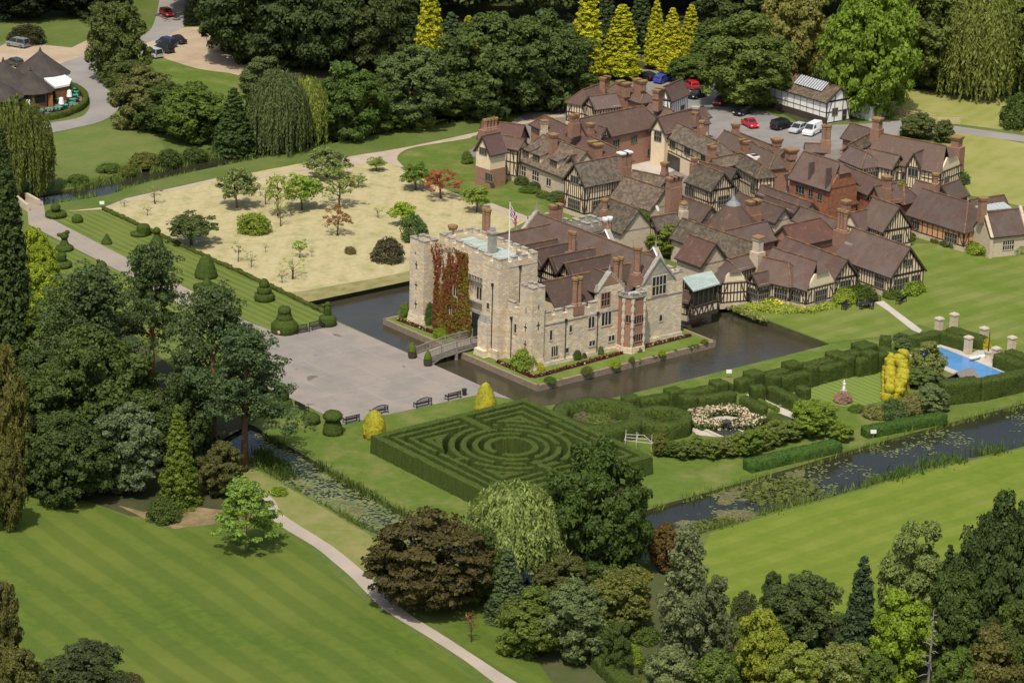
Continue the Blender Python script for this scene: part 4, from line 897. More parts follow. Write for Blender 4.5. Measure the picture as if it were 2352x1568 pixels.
# link bridge over the moat
lb = thing('covered_bridge', 'timber covered link bridge with a pale green copper roof spanning the moat behind the castle', 'bridge', tuple(G(*z3(430, 1380), 0)))
P4 = [z3(250, 1192), z3(482, 1141), z3(549, 1240), z3(338, 1300)]; Q = [G(*p, 5.0) for p in P4]
b = MB(); b.mesh([tuple(q) for q in Q]+[(q[0], q[1], q[2]-.18) for q in Q], [(0, 3, 2, 1), (0, 1, 5, 4), (1, 2, 6, 5), (2, 3, 7, 6), (3, 0, 4, 7), (4, 5, 6, 7)], R_COPPER)
for k in range(1, 12): f = k/12; b.beam(Q[3]+(Q[2]-Q[3])*f+np.array((0, 0, .02)), Q[0]+(Q[1]-Q[0])*f+np.array((0, 0, .02)), .06, .06, R_COPPER)
b.build('roof', lb)
ctr = sum(Q)/4; F = [tuple((ctr+(q-ctr)*.93)[:2]) for q in Q]
if np.cross(np.array(F[1])-F[0], np.array(F[2])-F[1]) < 0: F = F[::-1]
b = MB(); b.prism(F, 1.1, 2.5, PLASTER); b.prism(grow(F, -.25), 2.5, 4.85, GLASS); b.prism(grow(F, .12), .75, 1.12, TIMBER); b.prism(grow(F, .06), 2.4, 2.55, TIMBER); b.build('gallery', lb)
b = MB()
for i in range(4):
    p, q = np.array(F[i]), np.array(F[(i+1) % 4]); L = np.linalg.norm(q-p); u = (q-p)/L; nn = np.array((u[1], -u[0])); studs(b, p, u, nn, L, 1.12, 2.45, 1.1, .16, None, (0., 1.)); studs(b, p, u, nn, L, 2.5, 4.9, 1.1, .14, None, (1.,))
    for k in range(int(L/1.1)):
        x = p+u*(k+.5)*1.1; b.beam((*(x-u*.5+nn*.05), 1.15), (*(x+nn*.05), 2.4), .08, .14, TIMBER); b.beam((*(x+u*.5+nn*.05), 1.15), (*(x+nn*.05), 2.4), .08, .14, TIMBER)
b.build('timber_frame', lb)
c = cottage('tiny stone and timber gabled lodge at the castle end of the link bridge', z3(240, 1290), z3(338, 1312), z3(290, 1400), 2.6, R_DARK, 'timber', 'ng', 1.2, win_2=((.5, .9, 1.2, 1.2, 3),), tint=(1.3, 1.15, 1.1))
# --- second row
c = cottage('long mossy slab roofed range running down to a red tiled end behind the green tree', z3(255, 728), z3(850, 935), z3(590, 1045), 3.4, R_MOSS, 'stone', 'gn', 1.05)
chim(c, z3(262, 690), z3(0, 612)[1], 1, .38, COTSTONE, bh=.4)
c = cottage('short mossy roof with a narrow timbered gable above the ivy wall', z3(10, 722), z3(248, 682), z3(60, 830), 4.3, R_MOSS, 'timber', 'gn', 1.1, stud=.4)
c = cottage('dark tiled cross roof behind the stone chimney with flat patches of rust', z3(590, 828), z3(920, 752), z3(960, 912), 3.6, R_RED, 'brick', 'ng', 1.0)
c = cottage('hipped tile roof with an orange lichen patch in front of the twin brick stack', z3(1040, 792), z3(1335, 728), z3(1265, 930), 3.4, R_DARK, 'brick', 'gh', 1.0, tint=(1.7, 1.3, 1.2))
c = cottage('reddish roof sloping down behind the orange patched roof', z3(1185, 637), z3(1490, 748), z3(1140, 760), 3.6, R_RED, 'stone', 'nn', 1.0)
c = cottage('slate roofed outhouse with a stone gable, nearest the lead capped kitchen', z3(690, 530), z3(1062, 652), z3(980, 772), 3.4, R_DARK, 'stone', 'ng', 1.0, win_2=((.5, 1.0, 1.4, .9, 4),), tint=(1.2, 1.15, 1.15))
c = cottage('middle of the three grey slate roofs with stone gables', z3(905, 545), z3(1170, 636), z3(1110, 690), 3.4, R_DARK, 'stone', 'ng', 1.1, win_2=((.5, 1.0, 1.4, .9, 4),), tint=(1.2, 1.15, 1.15))
c = cottage('rearmost of the three grey slate roofs with stone gables, below the tile hung house', z3(880, 466), z3(1275, 610), z3(760, 520), 3.6, R_DARK, 'stone', 'ng', 1.0, win_2=((.7, .8, 1.6, 1.0, 4),), tint=(1.2, 1.15, 1.15))
# pyramid kitchen roof with lead cap
q = G(*z3(655, 590), 8.0); kt = thing('kitchen_house', 'pyramid roofed kitchen with a lead capped lantern and small dormers', 'house', (q[0], q[1], 0))
b = MB(); b.prism(ngon(q[0], q[1], 4.9, 8, .39), 0, 3.0, COTSTONE); b.build('wall', kt)
b = MB(); b.prism(ngon(q[0], q[1], 5.4, 8, .39), 2.9, 7.4, R_DARK, inset=.82); b.build('roof', kt, color=(1.25, 1.15, 1.1))
b = MB(); b.lathe((q[0], q[1], 7.3), [(1.15, 0), (1.0, .25), (.5, .7), (.15, 1.4), (.05, 2.6)], plain('lead_cap', (.2, .21, .22), .6), 10); b.build('lantern', kt)
for px_ in (z3(590, 690), z3(720, 690)):
    s = G(*px_, 4.6); b = MB(); b.obox(s[:2], .3, .8, .9, 3.2, 4.7, GLASS); b.obox(s[:2], .3, 1.15, 1.2, 4.7, 4.95, R_DARK, inset=.35); b.build('dormer', kt)
stack(kt, G(*z3(805, 745), 4.2)[:2], 2.5, zat(G(*z3(805, 745), 4.2), z3(0, 590)[1]), 2, CHBRICK, .5, 1.05, (.7, 1.3), 2.6, ax=.0, rnd_=False, capm=CHCAP)
c = cottage('brown tiled roof with a white flashed pipe and a stone gable, behind the mossy range', z3(215, 542), z3(488, 640), z3(95, 655), 3.6, R_RED, 'stone', 'ng', 1.05)
chim(c, z3(265, 660), z3(0, 600)[1], 1, .3, COTSTONE, bh=.3)
stack(c.root, G(*z3(185, 560), 6.0)[:2], 3.5, zat(G(*z3(185, 560), 6.0), z3(0, 405)[1]), 3, CHBRICK, .42, .82, (.6, .95), 4.0, ax=0, rnd_=False, capm=CHBRICK)
# twin timbered gables
c = cottage('left one of two joined black and cream timbered gables under a mossy slab roof', z3(370, 300), z3(585, 378), z3(495, 532), 4.6, R_MOSS, 'timber', 'ng', 1.05, win_2=((.55, 2.2, 2.0, 1.3, 4),), stud=.45, win_s=((.15, 2.6, 2.0, 1.2, 5),))
chim(c, z3(348, 315), z3(0, 258)[1], 1, .35, bh=.3)
c = cottage('right one of two joined black and cream timbered gables under a grey roof', z3(385, 283), z3(680, 352), z3(625, 442), 4.9, R_DARK, 'timber', 'ng', 1.05, win_2=((.4, 2.4, 1.6, 1.2, 3),), stud=.45, tint=(1.2, 1.2, 1.2))
c = cottage('mossy cross roof joining the twin gables to the octagonal bay', z3(480, 265), z3(712, 217), z3(600, 330), 4.8, R_MOSS, 'timber', 'nn', 1.0)
c = cottage('mossy roofed wing with an octagonal timbered bay at its end', z3(712, 217), z3(888, 316), z3(795, 400), 4.6, R_MOSS, 'timber', 'nh', .95, win_2=((.5, 2.2, 1.6, 1.2, 3),), win_s=((.85, 2.2, 1.2, 1.2, 2),))
chim(c, z3(478, 262), z3(0, 160)[1], 2, .38, bh=1.0)
# --- right: tile hung houses
c = cottage('red tile hung house with a long cat slide dormer and two ridge fins', z3(1205, 205), z3(1490, 292), z3(1240, 470), 6.2, R_RED, 'hung', 'gf', 1.15, tint=(1.05, 1.0, 1.05), win_s=((.1, 1.6, 1.4, 1.0, 3), (.28, 4.4, 1.8, 1.1, 3), (.55, 4.4, .9, 1.1, 2), (.78, 4.3, .9, 1.1, 2)), plinth=False)
TH_ = c
o, u, nn, LL = c.faces['s']; b = MB(); 
A_, B_ = o+u*LL*.18+nn*.25, o+u*LL*.92+nn*.25
roof_slab(b, [(*A_, 6.15), (*B_, 6.15), (*(B_-nn*4), c.hr-.3), (*(A_-nn*4), c.hr-.3)], R_RED); b.build('dormer', c.root)
for px_, tp_ in ((z3(1262, 400), 290), (z3(1395, 470), 335)): q = onroof(c, px_); b = MB(); b.obox(q[:2], math.atan2(c.t[1], c.t[0]), .15, .5, q[2]-.5, zat(q, z3(0, tp_)[1]), R_RED); b.build('roof_fin', c.root)
c = cottage('lower tile hung house stepping down from the long tile hung one', z3(1490, 300), z3(1840, 440), z3(1640, 524), 4.8, R_RED, 'hung', 'nn', 1.1, plinth=False, tint=(1., .95, 1.))
chim(c, z3(1850, 530), z3(0, 400)[1], 1, .5, bh=.8, base=(.6, 1.2))
gablet(c, z3(1700, 600), 3.4, 4.6, 6.9, 4, 's', R_RED, 'hung')
c = cottage('small grey roofed stone gable lodged against the tile hung house', z3(1590, 512), z3(1515, 528), z3(1650, 612), 3.2, R_DARK, 'stone', 'ng', 1.2, tint=(1.3, 1.2, 1.2))
c = cottage('hipped tile hung cottage wing with one window facing the courtyard garden', z3(1840, 440), z3(1990, 475), z3(1890, 603), 3.6, R_RED, 'hung', 'nh', 1.0, win_2=((.5, 1.2, 1.6, 1.2, 3),), plinth=False)
c = cottage('timbered gabled cottage with a deep overhanging barge behind the tall yellow capped stack', z3(1750, 562), z3(1960, 642), z3(1840, 852), 3.2, R_RED, 'timber', 'ng', 1.2, win_2=((.5, .8, 1.9, 1.6, 4),), stud=.45)
c = cottage('low grey catslide roof with white lichen left of the timbered gable cottage', z3(1570, 690), z3(1748, 650), z3(1660, 830), 2.9, R_GREY, 'timber', 'ng', .95, win_s=((.5, .9, 1.6, 1.1, 4),))
chim(c, z3(1535, 660), z3(0, 590)[1], 1, .5, bh=.6)
c = cottage('long hipped cottage with ochre plaster panels between timbers by the east lawn', z4(1100, 790), z4(1508, 915), z4(1220, 1115), 3.0, R_RED, 'ochre', 'nh', 1.0, win_s=((.12, 1.3, 2.2, 1.0, 5), (.78, .9, 2.4, 1.3, 5)), win_2=((.5, 1.0, 2.4, 1.2, 5),), stud=1.1, tint=(1.0, .98, 1.05))
chim(c, z4(1208, 795), z4(0, 655)[1], 1, .45, rnd_=True, bh=.6)
c = cottage('tiled cross wing joined to the back of the ochre timbered cottage', z4(1265, 770), z4(1430, 712), z4(1500, 860), 3.4, R_RED, 'brick', 'gn', 1.0)
c = cottage('left end roof of the ochre cottage range running behind the tile hung wing', z4(1040, 715), z4(1250, 772), z4(1000, 880), 3.2, R_RED, 'brick', 'nn', 1.0)
c = cottage('rubble stone cottage with tall bare gables at the right edge of the village', z4(1640, 1005), z4(1985, 970), z4(1800, 1226), 3.2, R_RED, 'stone', 'gg', 1.25, win_s=((.5, 1.0, 1.9, 1.4, 5),), tint=(.95, .95, 1.0))
b = MB()
for P_, s in ((c.A, -1), (c.B, 1)):
    q = [P_+c.n*c.w, P_-c.n*c.w]; V = [(*(q[0]), 0), (*(q[1]), 0), (*(q[1]), c.he), (*P_, c.hr+.45), (*(q[0]), c.he+.1)]; V2 = [(x-c.t[0]*s*.5, y-c.t[1]*s*.5, z) for x, y, z in V]
    b.mesh(V+V2, [(0, 1, 2, 3, 4), (9, 8, 7, 6, 5), (2, 7, 8, 3), (3, 8, 9, 4), (0, 4, 9, 5), (1, 6, 7, 2)], COTSTONE)
b.build('gable', c.root)
chim(c, z4(1630, 1005), z4(0, 870)[1], 1, .5, bh=.5)
fb = thing('flat_roofed_annexe', 'low annexe with a pale flat lead roof behind the rubble stone cottage', 'house', tuple(G(*z4(1700, 960), 0)))
F = [G(*p, 3.2)[:2] for p in (z4(1530, 925), z4(1790, 897), z4(1885, 968), z4(1640, 995))]; F = F if np.cross(F[1]-F[0], F[2]-F[1]) > 0 else F[::-1]
b = MB(); b.prism([tuple(p) for p in F], 0, 3.1, BRICK); b.build('wall', fb); b = MB(); b.prism([tuple(p) for p in grow(F, .2)], 3.1, 3.3, R_LEAD)
for k in range(1, 6): f = k/6; b.beam((*(F[0]+(F[1]-F[0])*f), 3.33), (*(F[3]+(F[2]-F[3])*f), 3.33), .08, .08, R_LEAD)
b.build('roof', fb)
c = cottage('narrow tiled ridge roof beyond the flat lead roofed annexe', z4(1520, 895), z4(1830, 850), z4(1870, 938), 2.9, R_RED, 'brick', 'gg', 1.0)
# --- far right back
c = cottage('large grey tiled house with two timbered gablets and a very tall yellow capped end stack', z4(690, 292), z4(1310, 412), z4(1180, 645), 3.4, R_GREY, 'timber', 'nf', 1.0, win_s=((.55, 1.2, 1.6, 1.2, 3),), win_2=((.3, 1.2, 1.4, 1.2, 3),), stud=.7)
BIGG = c
chim(c, z4(690, 295), z4(0, 160)[1], 1, .6, bh=.7, base=(.8, 1.6))
q = c.B+c.t*.5; sq_ = G(*z4(1385, 660), 0); stack(c.root, (sq_[0], sq_[1]), 0, zat(sq_, z4(0, 325)[1]), 1, CHBRICK, .68, .7, (.95, 2.2), 4.6, ax=math.atan2(c.t[1], c.t[0]), rnd_=False, capm=CHCAP)
gablet(c, z4(1055, 590), 2.6, 3.6, 6.0, 4, 's', R_GREY, 'timber', True, .5)
c = cottage('grey tiled wing with a timbered porch gable in front of the large grey house', z4(610, 432), z4(900, 497), z4(800, 622), 3.0, R_GREY, 'timber', 'ng', 1.0, win_2=((.5, 1.0, 1.1, 1.4, 2),), stud=.6)
c = cottage('mossy brown roof slope behind the tile hung house running up to the big grey house', z4(430, 400), z4(650, 285), z4(330, 560), 3.6, R_MOSS, 'brick', 'nn', .95, tint=(.9, .85, .8))
c = cottage('grey hipped roof block with a tall plain brick stack beside the tile hung house', z4(450, 408), z4(600, 470), z4(600, 640), 3.0, R_GREY, 'timber', 'nh', .9, win_2=((.5, 1.2, 2.4, 1., 5),))
stack(c.root, G(*z4(565, 650), 0.)[:2], 0, zat(G(*z4(565, 650), 0.), z4(0, 465)[1]), 1, CHBRICK, .8, .7, (.8, 1.6), .3, ax=math.atan2(c.t[1], c.t[0]), rnd_=False, capm=CHBRICK)
c = cottage('grey roof gable nearest the white van in the car court', z4(455, 205), z4(650, 262), z4(390, 350), 3.2, R_GREY, 'brick', 'gn', 1.0)
c = cottage('low grey roof with a moulded double brick stack at the car court edge', z4(40, 385), z4(240, 392), z4(60, 470), 3.0, R_GREY, 'brick', 'gn', .9)
chim(c, z4(230, 400), z4(0, 222)[1], 2, .36, CHBRICK, True, bh=.5)
# --- west wing
c = cottage('white gabled corner house over red brick at the west end of the village', z2(275, 350), z2(430, 318), z2(345, 522), 5.4, R_GREY, 'cream', 'gn', 1.45, win_1=((.5, 5.2, 1.6, 1.0, 4), (.5, 1.4, 1.6, 1.2, 4)), tint=(1.05, .9, .88), plinth=False)
b = MB(); F = [c.faces['s'][0], c.faces['s'][0]+c.t*c.faces['s'][3], c.faces['k'][0], c.faces['k'][0]-c.t*c.faces['k'][3]]; F = F if np.cross(F[1]-F[0], F[2]-F[1]) > 0 else F[::-1]
b.prism([tuple(p) for p in grow(F, .09)], -.02, 3.0, BRICK); b.build('brick_storey', c.root)
for s in (0,): win(c.root, (*(c.faces['1'][0]+c.faces['1'][1]*(c.faces['1'][3]*.5+.8)-c.t*.1), 1.2), tuple(-c.n) if np.cross(-c.t, -c.n) > 0 else tuple(c.n), tuple(-c.t), 1.6, 1.2, 4, 1, fm=LEADS)
c = cottage('tiled house block with four clustered yellow lichened stacks behind the white gable', z2(275, 215), z2(640, 258), z2(200, 372), 5.0, R_GREY, 'brick', 'gg', 1.1, tint=(1.05, .88, .85))
chim(c, z2(345, 330), z2(0, 200)[1], 4, .34, CHBRICK, True, gap=.66, bh=.8, base=(.7, 1.2), ax=.0)
c = cottage('timbered bay with a hipped purple roof between the white gable and the mossy range', z2(430, 335), z2(640, 380), z2(580, 478), 5.2, R_GREY, 'timber', 'hn', .9, win_s=((.2, 3.6, 1.2, 1.1, 3), (.5, 1.4, 1.4, 1.1, 3)), tint=(1.05, .88, .88), stud=.7)
c = cottage('long mossy roofed stone range with three flat headed dormers over the west lawn', z2(800, 340), z2(1170, 482), z2(780, 637), 3.3, R_MOSS, 'stone', 'hn', .95, win_s=((.2, 1.0, 1.8, 1.5, 3), (.45, 1.0, 1.8, 1.5, 3), (.7, 1.0, 1.2, 1.2, 2)))
for px_ in (z2(670, 500), z2(762, 540), z2(910, 585)):
    q = onroof(c, px_); f = q[:2]; b = MB(); a_ = math.atan2(c.t[1], c.t[0]); b.obox(f-c.n*.8, a_, 1.05, 1.3, q[2]-1.0, q[2]+.75, PLASTER); dm = b.build('dormer', c.root); b = MB(); roof_slab(b, [(*(f+c.n*.75-c.t*1.3), q[2]+.7), (*(f+c.n*.75+c.t*1.3), q[2]+.7), (*(f-c.n*2.2+c.t*1.3), q[2]+1.7), (*(f-c.n*2.2-c.t*1.3), q[2]+1.7)], R_MOSS, n=2); b.build('dormer_roof', dm)
    right = np.array((-c.n[1], c.n[0])); win(c.root, (*(f+c.n*.52-right*.85), q[2]-.35), tuple(right), tuple(c.n), 1.7, .9, 4, 1, fm=LEADS, fw=.08)
chim(c, z2(880, 480), z2(0, 332)[1], 1, .5, bh=.6)
LONG = c
c = cottage('long smooth purple grey roof behind the mossy dormered range', z2(812, 172), z2(1440, 462), z2(1030, 420), 4.6, R_GREY, 'brick', 'hh', .85, tint=(1.05, .93, .95))
chim(c, z2(805, 330), z2(0, 215)[1], 1, .45, COTSTONE, bh=.4); chim(c, z2(1240, 545), z2(0, 405)[1], 2, .62, CHBRICK, False, gap=1.2, bh=.2)
c = cottage('timbered gable house with crisscross panels and a mossy roof facing the orchard', z2(1060, 590), z2(1425, 520), z2(1165, 790), 5.2, R_MOSS, 'timber', 'gn', 1.15, win_1=((.5, 5.2, 1.8, 1.1, 3), (.5, 1.2, 2.6, 1.4, 6)), win_s=((.3, 1.2, 1.4, 1.4, 3), (.75, 2.8, 1.4, 1.2, 3)), stud=.5)
stack(c.root, onroof(c, z2(1490, 640))[:2], 3.0, zat(onroof(c, z2(1490, 690)), z2(0, 497)[1]), 2, CHBRICK, .5, .95, (.6, 1.15), 4.0, ax=0, rnd_=False, capm=WHITE)
c = cottage('narrow boarded grey gable tucked between the mossy range and the crisscross gable house', z2(1036, 520), z2(1180, 482), z2(1100, 590), 5.2, R_MOSS, 'timber', 'gn', 1.3, win_1=((.5, 4.8, .8, .9, 2),), stud=.35)
c = cottage('broad mossy roof sloping to the stone buttressed wall next to the castle tower', z2(1490, 692), z2(1840, 805), z2(1275, 850), 3.4, R_MOSS, 'stone', 'gn', .95)
c = cottage('mossy slab roof running from the stone gable toward the ivy wall', z2(1320, 866), z2(1620, 980), z2(1400, 1165), 4.2, R_MOSS, 'stone', 'gn', 1.0, win_1=((.5, 4.6, .7, .9, 1),))
chim(c, z2(1322, 1020), z2(0, 888)[1], 1, .42, CHBRICK, True, bh=.5)
c = cottage('low mossy roof behind the crisscross gable house next to the paved courtyard', z2(1560, 640), z2(1850, 700), z2(1500, 720), 3.2, R_MOSS, 'timber', 'nn', .9)
chim(c, z2(1835, 680), z2(0, 575)[1], 1, .42, bh=.4)
# --- round the paved courtyard
c = cottage('large rusty red roofed house along the north side of the paved courtyard', z2(1100, 205), z2(1650, 92), z2(1450, 345), 5.6, R_RED, 'brick', 'nh', 1.05, win_s=((.35, 3.7, 1.4, 1.1, 3), (.6, 3.7, 1.4, 1.1, 3), (.85, 1.0, 1.6, 1.1, 4)), tint=(1.1, 1.05, 1.0))
chim(c, z2(1060, 275), z2(0, 165)[1], 2, .38, bh=.7); chim(c, z2(1200, 330), z2(0, 240)[1], 1, .45, bh=.3)
gablet(c, z2(1420, 375), 1.8, 6.0, 7.4, 2.5, 's', R_RED, 'timber', True, .2, shed=True)
c = cottage('cream gabled gate lodge with an oriel window over the courtyard archway', z2(1775, 190), z2(2170, 92), z2(1880, 330), 5.6, R_GREY, 'cream', 'gn', 1.5, win_1=((.5, 4.2, 1.4, 1.6, 3),), win_s=((.2, 3.5, 1.2, .9, 3),), tint=(1.0, .93, .95), plinth=False)
chim(c, z2(2095, 205), z2(0, 100)[1], 1, .55, rnd_=True, capm=GREYSTONE)
c = cottage('cream jettied gallery house with a mossy roof on the east side of the paved courtyard', z2(1945, 237), z2(2300, 400), z2(2050, 455), 4.9, R_MOSS, 'cream', 'nh', .95, win_s=((.12, 3.4, 1.6, 1.1, 3), (.45, 3.4, 1.6, 1.1, 3), (.8, 3.4, 1.2, 1.1, 3)), plinth=False)
b = MB(); o, u, nn, LL = c.faces['s']; studs(b, o, u, nn, LL, 2.6, 4.9, 1.6, .14, None, (0., .45, 1.)); b.build('timber_frame', c.root)
b = MB(); b.beam((*(o+nn*.02+u*.1), 1.2), (*(o+nn*.02+u*LL*.3), 1.2), .12, 2.3, GLASS); b.build('archway', c.root)
chim(c, z2(2150, 330), z2(0, 220)[1], 1, .4, rnd_=True); chim(c, z2(2235, 540), z2(0, 430)[1], 2, .4, bh=.5)
# --- back right of the courtyard
c = cottage('grey tiled range behind the courtyard with a small skylight, right of the gallery house', z3(580, 40), z3(960, 200), z3(640, 200), 3.6, R_GREY, 'timber', 'nn', .9)
chim(c, z3(735, 235), z3(0, 118)[1], 2, .45, bh=.6); chim(c, z3(670, 60), z3(0, -10)[1], 1, .45, bh=.3)
c = cottage('grey hipped block with a white framed skylight in front of the car court', z3(820, 150), z3(985, 225), z3(960, 362), 4.0, R_GREY, 'brick', 'nh', .95)
q = onroof(c, z3(822, 255)); b = MB(); b.obox(q[:2], math.atan2(c.t[1], c.t[0]), .9, 1.0, q[2]-.3, q[2]+.35, WHITE); b.obox(q[:2], math.atan2(c.t[1], c.t[0]), .6, .7, q[2]+.35, q[2]+.38, GLASS); b.build('skylight', c.root)
chim(c, z3(1105, 280), z3(0, 185)[1], 1, .7, bh=.3)
c = cottage('low grey ridge along the car court with a square brick stack', z3(700, 60), z3(1060, 200), z3(900, 240), 3.2, R_GREY, 'brick', 'gg', .9)
chim(c, z3(993, 170), z3(0, 105)[1], 1, .6, bh=.2)
# --- north west corner of the village
c = cottage('hipped grey house at the far north west tip of the village', tr(270, 425), tr(345, 398), tr(250, 520), 4.0, R_GREY, 'timber', 'hh', .9, win_s=((.4, 1.8, 3.0, 1.2, 6),))
chim(c, tr(375, 425), tr(0, 362)[1], 2, .5, bh=.5)
c = cottage('grey roof running across behind the rusty red courtyard house', tr(300, 455), tr(430, 440), tr(320, 520), 4.2, R_GREY, 'timber', 'gn', .9)
c = cottage('tall hipped grey block with two big brick stacks at the north side', tr(435, 388), tr(560, 430), tr(560, 495), 5.0, R_GREY, 'brick', 'hh', .85)
chim(c, tr(462, 475), tr(0, 385)[1], 2, .6, gap=1.1, bh=.8); chim(c, tr(540, 440), tr(0, 375)[1], 2, .55, gap=1.1, bh=.6)
c = cottage('black and white timbered tower house with a steep grey roof beside the parked cars', tr(655, 408), tr(742, 372), tr(710, 474), 5.4, R_GREY, 'white', 'gg', 1.5, stud=.7, win_s=((.7, 2.4, 1.2, 1.4, 2),), plinth=False)
chim(c, tr(627, 480), tr(0, 418)[1], 2, .55, gap=1., bh=.6)
c = cottage('grey roofed shed range below the timbered tower house', tr(590, 482), tr(700, 520), tr(600, 545), 3.6, R_GREY, 'brick', 'nn', .9)
c = cottage('grey slope between the rusty red house and the gate lodge', tr(640, 560), tr(850, 505), tr(700, 600), 4.0, R_GREY, 'brick', 'nn', .9, tint=(1.05, .95, .95))
# ------------------------------------------------------------------ maze, hedges, topiary, gardens
def rough_box(b, c, a, hw, hd, z0, z1, m, cell=.45, amp=.09, seed=0., taper=.03):
    """clipped hedge block with uneven faces"""
    ca_, sa = math.cos(a), math.sin(a); nx, ny, nz = max(2, int(2*hw/cell)), max(2, int(2*hd/cell)), max(2, int((z1-z0)/cell))
    def P_(i, j, k):
        f = 1-taper*k/nz; x, y, z = (-hw+2*hw*i/nx)*(1 if hw > 2 else f), (-hd+2*hd*j/ny)*f, z0+(z1-z0)*k/nz
        X, Y = c[0]+ca_*x-sa*y, c[1]+sa*x+ca_*y; q = Vector((X*1.1, Y*1.1, z*1.1+seed)); q2 = q*3.1
        d_ = mnoise.noise(q)*amp+mnoise.noise(q2)*amp*.6; d2 = mnoise.noise(q+Vector((9, 3, 1)))*amp+mnoise.noise(q2+Vector((4, 1, 8)))*amp*.6
        ex, ey = (1 if i == nx else -1 if i == 0 else 0), (1 if j == ny else -1 if j == 0 else 0); r_ = .05*((ex != 0)+(ey != 0)+(k == nz) > 1)
        lx, ly = ex*(d_-r_), ey*(d_-r_)
        return (X+ca_*lx-sa*ly, Y+sa*lx+ca_*ly, z+((d2*.9-r_) if k == nz else 0))
    vs = []; ix = {}
    def V(i, j, k):
        if (i, j, k) not in ix: ix[(i, j, k)] = len(vs); vs.append(P_(i, j, k))
        return ix[(i, j, k)]
    fs = []
    for i in range(nx):
        for j in range(ny): fs.append((V(i, j, nz), V(i+1, j, nz), V(i+1, j+1, nz), V(i, j+1, nz)))
    for k in range(nz):
        for i in range(nx): fs.append((V(i, 0, k), V(i+1, 0, k), V(i+1, 0, k+1), V(i, 0, k+1))); fs.append((V(i+1, ny, k), V(i, ny, k), V(i, ny, k+1), V(i+1, ny, k+1)))
        for j in range(ny): fs.append((V(0, j+1, k), V(0, j, k), V(0, j, k+1), V(0, j+1, k+1))); fs.append((V(nx, j, k), V(nx, j+1, k), V(nx, j+1, k+1), V(nx, j, k+1)))
    f0 = len(b.f); b.mesh(vs, fs, m); fuzz(b, f0, 26, .16, m)
def hedge(label, p, q, h, w_, zf=dd, blocks=(), m=None, name='yew_hedge', color=(1, 1, 1), cat='hedge', bh=.9, bw=None, group=None):
    """p,q = photo points of the middle of the hedge top; blocks = (fraction, photo-independent extra height)"""
    m = m or HEDGE; A, B_ = G(*zf(*p), h)[:2], G(*zf(*q), h)[:2]; t = (B_-A); L = np.linalg.norm(t); t /= L; mid = (A+B_)/2
    root = thing(name, label, cat, (mid[0], mid[1], 0), group=group); b = MB(); rough_box(b, mid, math.atan2(t[1], t[0]), L/2, w_/2, 0, h, m, seed=mid[0]); b.build('body', root, color, True)
    for f in blocks:
        b = MB(); s = A+t*L*f; rough_box(b, s, math.atan2(t[1], t[0]), (bw or w_*.75), (bw or w_*.75), 0, h+bh, m, .3, .06, seed=f*9); b.build('block', root, color, True)
    return root
# --- the maze: one clipped height field
mzc = [np.array(G(*p, 2.3)[:2]) for p in ((850.9, 998.2), (1207, 911.5), (1500.6, 1046.7), (1140.3, 1142.6))]
def maze_at(x, y):
    u, v = (x/12.2+1)/2, (y/12.2+1)/2; L_, T_, R__, B__ = mzc
    return (B__*(1-u)+R__*u)*(1-v)+(L_*(1-u)+T_*u)*v
def maze_mask(x, y):
    m = np.maximum(abs(x), abs(y)); ins = 12.2-m; r_ = np.hypot(x, y); an = np.degrees(np.arctan2(y, x)) % 360
    k = np.zeros_like(x, bool)
    k |= (ins >= 0) & (ins <= 1.05); k |= (ins >= 1.78) & (ins <= 2.45); k |= (ins >= 3.2) & (ins <= 3.85)
    cr = (ins >= 4.45) & (r_ > 8.35); hole = (ins > 5.35) & (r_ > 9.25); k |= cr & ~hole
    for i, (a, b_, gaps) in enumerate(((2.45, 3.35, (200,)), (4.0, 4.75, (30, 265)), (5.4, 6.2, (215, 330)), (6.85, 7.65, (60, 190, 285)))):
        ring = (r_ >= a) & (r_ <= b_)
        for g in gaps: ring &= ~(abs((an-g+180) % 360-180)*np.pi/180*r_ < .42)
        k |= ring
    cut = ((abs(x-2.3) < .33) & (y > 4.5) & (ins > 1.2)) | ((abs(x-.35) < .3) & (y > 6.2) & (ins > 1.2)) | ((abs(x+1.9) < .33) & (y < -5) & (ins > 1.2)) | ((abs(y-3.2) < .33) & (abs(x) > 7.9) & (ins > 2.6)) | ((abs(y+2.6) < .3) & (x > 7.5) & (ins > 1.2) & (ins < 3.0))
    k &= ~cut
    k |= ((abs(x-1.32) < .5) & (y > 5.3) & (ins > 1.0)) | ((abs(x+.9) < .45) & (y < -5.3) & (ins > 1.0)) | ((abs(y-.2) < .4) & (abs(x) > 7.2) & (abs(x) < 9))
    return k
